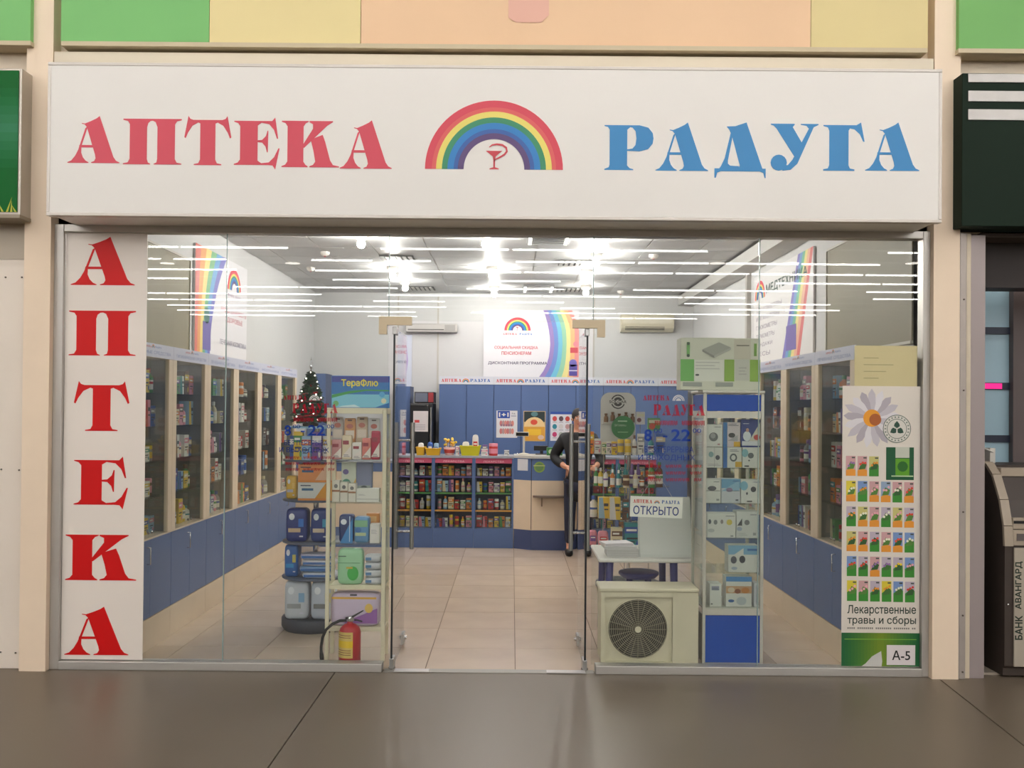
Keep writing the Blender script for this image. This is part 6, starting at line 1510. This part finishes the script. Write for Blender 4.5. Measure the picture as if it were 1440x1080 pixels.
# ================================================================== WHITE TABLE, navy stool, papers
TYF, TYB = 6.72, 7.42
tz = at(910, 786, TYF).z
X0, X1 = at(842, 786, TYF).x, at(977, 786, TYF).x
t = thing('white_plastic_table', 'white plastic table with navy legs behind the outdoor unit', 'table', ((X0 + X1) / 2, (TYF + TYB) / 2, 0))
B(X0, X1, TYF, TYB, tz - .03, tz, C(230, 228, 220, 0.35)).build('table_top', t, 0.012)
for sx, x in ((-1, X0 + .09), (1, X1 - .14)):
    for sy, y in ((-1, TYF + .09), (1, TYB - .09)):
        MB().tube([(x, y, tz - .031), (x + sx * .015, y + sy * .02, 0.0)], [.030, .022], NAVY, 12).build('leg', t)
st = fl(895, 838)
sy = 7.05; sx_ = at(898, 806, sy).x; sz = at(898, 803, sy).z
t = thing('navy_stool', 'navy plastic children stool under the white table', 'stool', (sx_, sy, 0))
MB().lathe([(.13, -.045), (.155, -.02), (.155, -.006), (.14, 0), (0, 0)], (sx_, sy, sz), NAVY, 24).build('seat', t)
for k in range(4):
    g = math.pi / 4 + k * math.pi / 2
    MB().tube([(sx_ + .10 * math.cos(g), sy + .10 * math.sin(g), sz - .04), (sx_ + .14 * math.cos(g), sy + .14 * math.sin(g), 0)], [.016, .013], NAVY, 8).build('leg', t)
# papers
a0 = at(853, 780, TYF + .12).x; a1 = at(897, 780, TYF + .12).x
zt = tz + .0005
for k, (nm, lab, dx, w, d, h, c, ang) in enumerate((('document_box', 'grey-white document box under the papers on the table', 0, .235, .2, .055, (196, 194, 190), 0), ('paper_ream', 'white ream lying on the document box on the table', -.02, .24, .2, .022, (226, 224, 222), .05), ('leaflet_stack', 'tilted white leaflet stack topping the table papers', -.04, .22, .16, .02, (236, 230, 234), .22))):
    t = thing(nm, lab, 'papers', ((a0 + a1) / 2 + dx, TYF + .18, zt))
    mb = MB().box(-w / 2, w / 2, -d / 2, d / 2, 0, h, C(*c, 0.6)); o = mb.build('block', None, 0.002)
    o.parent = t
    e = MB()
    for q in range(3): e.box(-w / 2 + .001, w / 2 - .001, -d / 2 - .0008, -d / 2 - .0002, h * (.2 + .28 * q), h * (.2 + .28 * q) + .0015, C(150, 146, 144, 0.6))
    o2 = e.build('page_edges'); o2.parent = t
    t.rotation_euler = (0, 0, ang); zt += h + .0005
x0, x1 = at(903, 740, TYF + .1).x, at(974, 740, TYF + .1).x
zt0 = tz + .001; zt1 = at(938, 699, TYF + .2).z
t = thing('upright_paper_pad', 'large white paper pad standing curled on the table behind the open card', 'paper', ((x0 + x1) / 2, TYF + .2, zt0))
def sheet(mb, xo, yo, th, m, x0=x0, x1=x1):
    prof_ = []
    for i in range(15):
        w = i / 14
        prof_.append((TYF + .07 + yo + .14 * (1 - (1 - w) ** 2.4), zt0 + (zt1 - zt0) * w ** 1.25))
    vs_ = []; fs = []
    for (y, z) in prof_:
        k = .012 * (1 - (z - zt0) / (zt1 - zt0))
        for x in (x0 - k + xo, x1 + k + xo): vs_ += [(x, y, z), (x, y + th, z)]
    n = len(prof_)
    for i in range(n - 1):
        a = 4 * i; b = 4 * (i + 1)
        fs += [(a, a + 2, b + 2, b), (a + 3, a + 1, b + 1, b + 3), (a + 1, a, b, b + 1), (a + 2, a + 3, b + 3, b + 2)]
    fs += [(0, 1, 3, 2), (4 * n - 4, 4 * n - 2, 4 * n - 1, 4 * n - 3)]
    return mb.add(vs_, fs, m)
sheet(MB(), 0, 0, .003, C(214, 216, 210, 0.55)).build('front_sheet', t)
sheet(MB(), -.012, .005, .010, C(196, 198, 192, 0.55)).build('backing_sheets', t)

# ================================================================== TALL GLASS SHOWCASE with medical device boxes
CX0, CX1, CY0, CY1 = at(988.5, 740, 6.28).x, at(1074, 740, 6.28).x, 6.28, 6.69
cz = lambda y: at(1031, y, CY0).z
CT_ = cz(549)
t = thing('glass_showcase', 'tall aluminium glass showcase with blue panels beside the right pane', 'showcase', ((CX0 + CX1) / 2, (CY0 + CY1) / 2, 0))
CAL = C(206, 202, 190, 0.4, 0.3)
for x in (CX0, CX1 - .022):
    for y in (CY0, CY1 - .022): B(x, x + .022, y, y + .022, 0, CT_ - .021, CAL).build('corner_post', t, 0.003)
B(CX0 - .01, CX1 + .004, CY0 - .01, CY1 + .004, CT_ - .02, CT_, CAL).build('top_frame', t, 0.006)
za_, zb_ = cz(578), cz(555)
SB = C(0, 72, 172, 0.45, spec=0.3)
B(CX0 + .023, CX1 - .023, CY0 + .004, CY0 + .012, za_, zb_, SB).build('blue_header_panel', t)
B(CX0 + .004, CX0 + .012, CY0 + .023, CY1 - .023, za_, zb_, SB).build('blue_side_header', t)
B(CX0 + .023, CX1 - .023, CY0 + .002, CY0 + .02, cz(588), cz(578.6), CAL).build('header_rail', t)
B(CX0 + .002, CX0 + .018, CY0 + .023, CY1 - .023, cz(588), cz(578.6), CAL).build('side_header_rail', t)
B(CX0 + .023, CX1 - .023, CY0 + .002, CY0 + .02, cz(865), cz(857), CAL).build('base_rail', t)
B(CX0 + .023, CX1 - .023, CY0 + .004, CY0 + .012, cz(932), cz(866), SB).build('blue_base_panel', t)
B(CX0 + .004, CX0 + .012, CY0 + .023, CY1 - .023, cz(932), cz(866), C(196, 192, 182, 0.4)).build('base_side_panel', t)
B(CX1 - .012, CX1 - .004, CY0 + .023, CY1 - .023, cz(932), cz(866), C(196, 192, 182, 0.4)).build('base_side_panel', t)
B(CX0 + .005, CX1 - .005, CY0 + .013, CY1 - .004, cz(857), cz(855), CAL).build('base_board', t)
B(CX0 + .023, CX1 - .023, CY0 + .002, CY0 + .02, 0.0, cz(932.5), CAL).build('skirting', t)
shv = {}
for k, y in enumerate((659, 709, 758, 806.5)):
    shv[k] = cz(y) + .003
    B(CX0 + .014, CX1 - .014, CY0 + .014, CY1 - .012, shv[k] - .006, shv[k], SGLASS).build('glass_shelf', t)
B(CX0 + .006, CX0 + .011, CY0 + .023, CY1 - .023, cz(854), cz(589), CGLASS).build('side_glass', t)
B(CX1 - .011, CX1 - .006, CY0 + .023, CY1 - .023, cz(854), cz(589), CGLASS).build('side_glass', t)
B(CX0 + .023, CX1 - .023, CY0 + .004, CY0 + .009, cz(856), cz(589), CGLASS).build('glass_door', t)
cyf = CY0 + .03
LB, DB = (130, 178, 212), (40, 70, 140)
def dbox(lab, x0, y0, x1, y1, z0, c, *items): return simple_pack('device_box', lab, x0, y0, x1, y1, cyf, .11, c, deco(*items), z0, 'box', box=True)
z2 = shv[0] + .0005
r2 = [dbox('white device box with two small pictures, left end of second row', 993, 629, 1016, 658.5, z2, W0, ('r', .5, 0, .02, 1, (150, 150, 150)), ('o', .3, .65, .16, .14, (150, 180, 180)), ('o', .7, .5, .14, .12, I0), ('l', .1, .1, .8, 2, (180, 170, 176))),
      dbox('blue-edged white box with stethoscope picture, middle of second row', 1017, 629, 1043, 658.5, z2, W0, ('r', 0, 0, .22, 1, (60, 110, 176)), ('o', .55, .5, .2, .2, (100, 104, 110)), ('o', .55, .5, .12, .12, W0), ('r', .65, .04, .35, .26, (222, 176, 70)), ('l', .35, .8, .5, 2, I0)),
      dbox('white device box with black base mark, right end of second row', 1044, 629, 1067.5, 658.5, z2, W0, ('o', .15, .72, .2, .2, (140, 186, 196)), ('o', .5, .6, .18, .14, (110, 112, 116)), ('r', .12, .06, .28, .06, (40, 40, 44)), ('o', .4, .36, .05, .04, I0))]
zt2 = at(1030, 629, cyf).z + .001
dbox('white box with round grey device, left end of top row', 993, 597, 1016, 628, zt2, W0, ('o', .45, .45, .28, .2, (112, 114, 116)), ('o', .42, .5, .16, .12, (160, 160, 160)), ('l', .5, .88, .4, 1, I0), ('r', .7, .08, .15, .08, (190, 150, 150)))
dbox('blue-edged pale pink box with arm cuff picture, middle of top row', 1017, 594, 1041, 628, zt2, (220, 206, 210), ('r', 0, 0, .24, 1, (60, 120, 180)), ('o', .5, .48, .2, .1, (60, 60, 62)), ('t', .25, .25, .6, .25, (180, 176, 180)), ('r', .62, .02, .38, .2, (226, 176, 60)), ('l', .3, .86, .6, 2, I0))
dbox('navy box with white-coated figure, right end of top row', 1042, 590, 1070, 628, zt2, (48, 66, 140), ('t', .3, .1, .7, .85, (214, 206, 190)), ('o', .3, .40, .2, .18, (226, 230, 236)), ('o', .32, .62, .08, .07, (206, 160, 140)), ('o', .8, .36, .17, .1, (206, 70, 66)), ('r', .05, .06, .9, .16, (222, 222, 230)), ('l', .1, .84, .3, 1, (210, 214, 230)))
z3 = shv[1] + .0005
dbox('white box with dark meter picture, left end of third row', 993, 674, 1013.5, 708.5, z3, W0, ('o', .4, .62, .3, .1, (90, 92, 100)), ('r', .0, .51, .95, .02, (60, 60, 70)), ('l', .5, .88, .4, 1, I0), ('r', .7, .1, .2, .08, (150, 150, 150)))
dbox('pale blue and white meter box, middle of third row', 1014.5, 673.5, 1041, 708.5, z3, (206, 208, 214), ('r', 0, .62, 1, .38, (120, 170, 206)), ('t', 0, .5, .95, .45, (150, 190, 216)), ('o', .42, .55, .18, .09, (150, 130, 160)), ('r', .3, .5, .65, .02, I0), ('l', .6, .9, .35, 1, (60, 90, 150)), ('r', .75, .1, .15, .06, I0))
dbox('white box with dark monitor picture, right end of third row', 1042, 675, 1070, 708.5, z3, W0, ('o', .15, .75, .2, .2, (140, 190, 214)), ('o', .62, .60, .14, .12, (76, 78, 86)), ('o', .3, .42, .05, .06, I0), ('r', .3, .06, .26, .05, (40, 40, 44)), ('l', .6, .9, .34, 1, (80, 90, 140)))
z4 = shv[2] + .0005
dbox('wide white box with row of attachments, left in fourth row', 994, 722, 1034.5, 757, z4, W0, ('o', .1, .66, .05, .1, I0), ('o', .3, .64, .07, .1, (140, 142, 144)), ('o', .52, .66, .05, .09, (150, 140, 140)), ('o', .78, .64, .1, .12, (222, 200, 90)), ('l', .65, .88, .3, 1, I0), ('o', .15, .3, .12, .08, (190, 190, 190)), ('r', .82, .05, .1, .06, (150, 150, 150)))
dbox('white box with dark nebuliser pictures, right in fourth row', 1035.5, 719, 1066.5, 757, z4, (214, 214, 210), ('t', .04, .46, .22, .28, (60, 62, 66)), ('o', .48, .58, .12, .1, (110, 112, 116)), ('l', .62, .86, .3, 1, I0), ('o', .14, .34, .12, .08, (160, 170, 190)), ('r', .75, .1, .14, .1, (160, 160, 160)), ('l', .1, .1, .4, 2, (180, 180, 180)))
dbox('wide white and sky blue box with two nebulisers, fifth row', 1024, 767, 1067, 806, shv[3] + .0005, W0, ('r', 0, .66, 1, .34, LB), ('t', 0, .50, .5, .4, W0), ('o', .18, .46, .1, .14, (90, 90, 100)), ('o', .46, .48, .1, .14, (70, 70, 80)), ('r', .62, .8, .34, .08, (70, 120, 180)), ('o', .2, .15, .1, .06, (170, 180, 196)))
zb6 = cz(855) + .001
dbox('small white box with dark dots, left on the showcase floor', 998, 821, 1014.5, 855, zb6, W0, ('r', .15, .72, .65, .18, (150, 150, 170)), ('l', .2, .74, .6, 2, I0), ('r', .1, .1, .15, .05, (60, 60, 60)))
dbox('tall white and orange food picture box with blue top, showcase floor', 1021, 811, 1057, 855, zb6, W0, ('r', 0, .84, 1, .16, (70, 140, 206)), ('r', 0, .45, 1, .24, (206, 160, 120)), ('o', .2, .56, .14, .09, (226, 206, 180)), ('o', .45, .52, .12, .08, (150, 84, 50)), ('o', .75, .55, .16, .1, (206, 130, 60)), ('o', .2, .2, .12, .05, (70, 110, 170)), ('o', .6, .2, .2, .14, (190, 194, 200)))
dbox('narrow white box at right on the showcase floor', 1060.5, 820, 1067, 855, zb6, (220, 220, 226), ('r', .15, .2, .7, .7, (206, 206, 216)), ('r', .45, .1, .12, .8, (150, 150, 170)))
# dark instrument hanging behind, reflection-like grey board at the back
B(CX0 + .03, CX1 - .03, CY1 - .010, CY1 - .005, cz(856), cz(589), SGLASS).build('back_glass', t)
# green carton on top
X0, X1, Z0, Z1 = rect(957, 475.5, 1069, 546.5, CY0 + .02)
t = thing('green_white_carton', 'large green and white device carton on top of the showcase', 'box', ((X0 + X1) / 2, CY0 + .18, CT_ + .001))
zb_ = CT_ + .001; h = Z1 - zb_; w = X1 - X0
B(X0, X1, CY0 + .02, CY0 + .17, zb_, Z1, C(206, 208, 188, 0.45)).build('carton', t, 0.003)
fr = Fr((X0, CY0 + .02, zb_), (1, 0, 0), (0, 0, 1)); G1, G2 = (108, 176, 88), (138, 176, 70)
f = deco(('r', 0, .17, .17, .42, G1), ('r', .55, .17, .125, .42, G2), ('r', .87, .17, .13, .42, G2), ('r', .175, .17, .37, .41, (218, 220, 206)), ('r', .685, .19, .175, .40, (196, 198, 184)), ('r', .67, .60, .21, .38, (198, 194, 174)), ('r', .03, .07, .24, .08, (150, 156, 146)), ('r', .44, .07, .22, .08, (150, 156, 146)), ('r', .075, .64, .04, .28, (110, 170, 90)), ('r', .92, .66, .035, .24, (126, 170, 80)), ('l', .70, .85, .16, 1, (120, 116, 104)), ('l', .73, .3, .1, 3, (176, 176, 166)), ('o', .21, .29, .025, .02, (70, 80, 74)), ('l', .19, .4, .3, 3, (190, 192, 182)), ('o', .095, .89, .02, .03, (60, 80, 60)), ('o', .095, .66, .02, .03, (60, 80, 60)))
mb = MB(); f(mb, fr, w, h)
mb.flat([(w * .27, h * .78), (w * .48, h * .92), (w * .63, h * .82), (w * .42, h * .66)], fr, .006, C(160, 162, 150)).flat([(w * .27, h * .78), (w * .42, h * .66), (w * .42, h * .62), (w * .27, h * .74)], fr, .006, C(136, 138, 128)).flat([(w * .42, h * .66), (w * .63, h * .82), (w * .63, h * .78), (w * .42, h * .62)], fr, .006, C(176, 178, 166))
mb.build('print', t)
B(X0 + .02, X0 + w * .67, CY0 + .016, CY0 + .0195, Z1 - .001, Z1 + .0012, C(198, 200, 180, 0.4)).build('lid_flap', t)

# ================================================================== BOTTLE STAND (right of the entrance)
BX, BYY, BR = at(884, 700, 9.0).x, 9.0, .40
bz = lambda y: at(884, y, BYY - BR * .8).z
lev = [bz(772), bz(731), bz(686), bz(640)]
t = thing('bottle_stand', 'round glass tiered stand of bottles right of the entrance', 'display stand', (BX, BYY, 0))
MB().lathe([(.30, 0), (.32, .02), (.32, .06), (.05, .09)], (BX, BYY, 0), C(70, 74, 78, 0.4), 28).build('base', t)
MB().tube([(BX, BYY, .08), (BX, BYY, lev[3] + .3)], .02, CHROME, 12).build('pole', t)
for z in lev: MB().lathe([(.022, -.008), (BR, -.008), (BR, 0), (.022, 0)], (BX, BYY, z), SGLASS, 32).build('glass_tier', t)
for k in range(3):
    g = math.radians(40 + 50 * k); MB().tube([(BX + .3 * math.cos(g), BYY + .3 * math.sin(g), .06), (BX + .3 * math.cos(g), BYY + .3 * math.sin(g), lev[3])], .008, CHROME, 6).build('upright', t)
def ring(px0, px1, y0, kind, c1, c2, k, lab_, dy=0.0, n_off=0.0, cat_w=None):
    """one product standing on tier k, spanning pixels px0..px1, top at pixel row y0"""
    xm = (px0 + px1) / 2; ax_ = at(xm, 680, BYY - .3).x - BX
    yy = BYY - math.sqrt(max(0.01, (BR - .07) ** 2 - ax_ ** 2)) + dy
    x0, x1 = at(px0, 680, yy).x, at(px1, 680, yy).x; z1 = at(xm, y0, yy).z
    nm, word, cat = NAMES[kind]
    o = bpy.data.objects.new(nm, kit(kind, c1, c2)); COL.objects.link(o); o.location = ((x0 + x1) / 2, yy, lev[k] + .0005); w = x1 - x0
    o.scale = (w, min(w, .1), max(.04, z1 - lev[k])); tag(o, lab_, cat); return o
B2 = 'on the middle tier of the bottle stand'
for k, (a, b, y0, kd, c1, c2, lab) in enumerate((
 (835, 841, 657, 'bottle', 'green', 'white', 'slim green bottle at far left ' + B2), (841, 848, 658, 'bottle', 'yellow', 'white', 'yellow-white bottle, second from left ' + B2), (848.5, 855, 659, 'bottle', 'white', 'purple', 'white bottle with purple band ' + B2),
 (858, 864.5, 660, 'bottle', 'orange', 'white', 'orange bottle with white cap ' + B2), (866.5, 873, 661, 'bottle', 'teal', 'white', 'teal bottle with white cap ' + B2), (876, 885, 668, 'jar', 'cream', 'brown', 'cream jar with brown lid ' + B2),
 (890, 897, 661, 'bottle', 'cream', 'white', 'cream bottle right of the jar ' + B2), (899, 906, 664, 'bottle', 'brown', 'orange', 'brown bottle with orange cap ' + B2), (911, 921, 651, 'bottle', 'green', 'red', 'large green bottle with red cap ' + B2), (922, 932, 650, 'bottle', 'brown', 'green', 'large brown bottle with green cap, right end ' + B2))):
    ring(a, b, y0, kd, c1, c2, 2, lab)
for k in range(5): ring(858 + k * 9, 865 + k * 9, 652, 'bottle', 'teal' if k < 3 else 'purple', 'teal' if k < 3 else 'purple', 2, '%s bottle in the second row behind, %s tier of bottle stand' % (['leftmost teal', 'second teal', 'third teal', 'left purple', 'right purple'][k], 'middle'), dy=.12)
B3 = 'on the upper tier of the bottle stand'
for (a, b, y0, kd, c1, c2, lab) in ((828, 834.5, 607, 'carton', 'orange', 'yellow', 'orange carton at left end ' + B3), (835.5, 844, 617, 'carton', 'white', 'pink', 'white and pink carton ' + B3), (846, 852, 622, 'carton', 'cream', 'green', 'cream carton ' + B3), (852.5, 859, 621, 'carton', 'white', 'purple', 'white carton with purple band ' + B3), (860, 867, 621, 'carton', 'yellow', 'purple', 'yellow carton with purple band ' + B3),
                                     (868, 877, 618, 'jar', 'grey', 'yellow', 'left grey jar with yellow base ' + B3), (878, 887, 618, 'jar', 'cream', 'yellow', 'right cream jar with yellow lid ' + B3), (888.5, 895, 612, 'bottle', 'white', 'brown', 'white bottle with brown cap ' + B3), (896, 905, 610, 'carton', 'white', 'grey', 'tall white carton ' + B3), (911, 919, 614, 'bottle', 'teal', 'brown', 'teal spray bottle ' + B3), (921, 934, 610, 'carton', 'blue', 'cream', 'blue and cream carton at right end ' + B3)):
    ring(a, b, y0, kd, c1, c2, 3, lab)
B4 = 'on the lower tier of the bottle stand'
for (a, b, y0, kd, c1, c2, lab) in ((829, 840, 697, 'bottle', 'white', 'blue', 'white bottle with blue cap ' + B4), (841.5, 856, 699, 'box', 'yellow', 'pale blue', 'left yellow and pale box ' + B4), (857, 872, 699, 'box', 'yellow', 'white', 'right yellow and white box ' + B4), (876, 884, 702, 'carton', 'brown', 'teal', 'brown carton ' + B4), (888, 902, 708, 'carton', 'blue', 'teal', 'blue carton near the open card ' + B4), (905, 916, 706, 'carton', 'white', 'grey', 'white carton behind the paper pad ' + B4)):
    ring(a, b, y0, kd, c1, c2, 1, lab)
B5 = 'on the lowest tier of the bottle stand'
for (a, b, y0, kd, c1, c2, lab) in ((828, 840, 745, 'pouch', 'pink', 'purple', 'pink nappy pouch at left ' + B5), (841, 856, 746, 'pouch', 'pink', 'red', 'second pink nappy pouch ' + B5), (860, 875, 742, 'carton', 'cream', 'brown', 'cream carton ' + B5), (878, 902, 735, 'carton', 'teal', 'blue', 'teal carton ' + B5)):
    ring(a, b, y0, kd, c1, c2, 0, lab)
pd = at(828, 680, 8.7)
# display board on the stand
X0, X1, Z0, Z1 = rect(844.5, 552, 893.5, 632, BYY - .08)
Z0 = lev[3] + .001
t = thing('vitamin_display_board', 'white round-topped display board with black ring emblem on bottle stand', 'display', ((X0 + X1) / 2, BYY - .08, Z0))
fr = front(BYY - .08); r = .09; pts = [(X0, Z0), (X1, Z0)] + [(X1 - r + r * math.cos(g), Z1 - r + r * math.sin(g)) for g in [math.pi / 2 * i / 6 for i in range(7)]] + [(X0 + r + r * math.cos(g), Z1 - r + r * math.sin(g)) for g in [math.pi / 2 + math.pi / 2 * i / 6 for i in range(7)]]
MB().flat(pts, fr, .012, C(216, 216, 212, 0.4), 0.0).build('board', t); VBX = X1
c = at(869, 565, BYY - .09); ink = C(34, 36, 38, 0.5)
mb = MB().arc(fr, c.x, c.z, .058, .070, .013, ink, .35, math.pi - .35, 20).arc(fr, c.x, c.z, .058, .070, .013, ink, math.pi + .35, 2 * math.pi - .35, 20)
mb.arc(fr, c.x, c.z, 0.02, .045, .013, ink, .4, math.pi - .4, 14).arc(fr, c.x, c.z, 0.02, .045, .013, ink, math.pi + .4, 2 * math.pi - .4, 14).text('SOLGAR', fr, c.x - .085, c.x + .085, c.z - .014, c.z + .014, .0135, ink, bold=.02)
mb.build('emblem', t)
for k in range(5): 
    x = X0 + .05 + k * .065; MB().lathe([(.022, 0), (.022, .05), (.012, .06), (.012, .07), (.015, .07), (.015, .085)], (x, BYY - .11, c.z - .20 + .014 * (k % 2)), C(120, 84, 50, 0.35), 10).build('printed_bottle', t)
B(X0 + .02, X1 - .02, BYY - .135, BYY - .0805, c.z - .216, c.z - .201, C(206, 206, 200, 0.4)).build('board_ledge', t)
c = at(876, 601, BYY - .15)
mb = MB().disc(front(BYY - .15), c.x, c.z, .112, .004, C(36, 124, 60, 0.4), 32)
mb.arc(front(BYY - .15), c.x, c.z, .0, .112, .0, C(36, 124, 60, 0.4), 0, 2 * math.pi, 32)
mb.text('ВИТАМИНЫ', front(BYY - .15), c.x - .08, c.x + .03, c.z + .01, c.z + .03, .005, C(200, 226, 200)).quad(front(BYY - .15), c.x - .05, c.x + .05, c.z - .05, c.z - .042, .005, C(160, 206, 160)).quad(front(BYY - .15), c.x - .05, c.x + .04, c.z + .055, c.z + .066, .005, C(190, 220, 190))
mb.build('green_disc', t)
for (x0, y0, x1, y1, c1, c2, lab) in ((894.5, 579, 907, 597, (206, 204, 206), (110, 50, 60), 'white blister pack on a clip stand right of the vitamin board'), (912, 588, 930, 606, (92, 150, 80), (206, 84, 60), 'green and orange blister pack on a clip stand right of the vitamin board')):
    X0, X1, Z0, Z1 = rect(x0, y0, x1, y1, BYY - .12)
    t = thing('blister_pack', lab, 'pack', ((X0 + X1) / 2, BYY - .1, Z0)); yq = BYY - .12 + (.06 if x0 > 900 else 0)
    B(X0, X1, yq, yq + .02, Z0, Z1, C(*c1, 0.4)).build('blister_card', t, 0.003)
    w, h = X1 - X0, Z1 - Z0; frx = Fr((X0, yq, Z0), (1, 0, 0), (0, 0, 1))
    MB().disc(frx, w * .35, h * .35, w * .25, .001, C(*c2, 0.4), 14).quad(frx, w * .1, w * .95, h * .62, h * .85, .0015, C(206, 206, 180, 0.4)).build('print', t)
    MB().tube([((X0 + X1) / 2, yq + .024, lev[3] + .0005), ((X0 + X1) / 2, yq + .024, Z1 - .01)], .003, CHROME, 6).lathe([(.02, 0), (.02, .004)], ((X0 + X1) / 2, yq + .024, lev[3] + .0005), CHROME, 12).build('clip_stand', t)

# ================================================================== shared labels belong to a group
byl = {}
for o in bpy.data.objects:
    if o.parent is None and 'label' in o and o.get('kind') != 'structure': byl.setdefault(o['label'], []).append(o)
for lab, os_ in byl.items():
    if len(os_) > 1:
        for o in os_:
            if 'group' not in o: o['group'] = 'alike: ' + lab
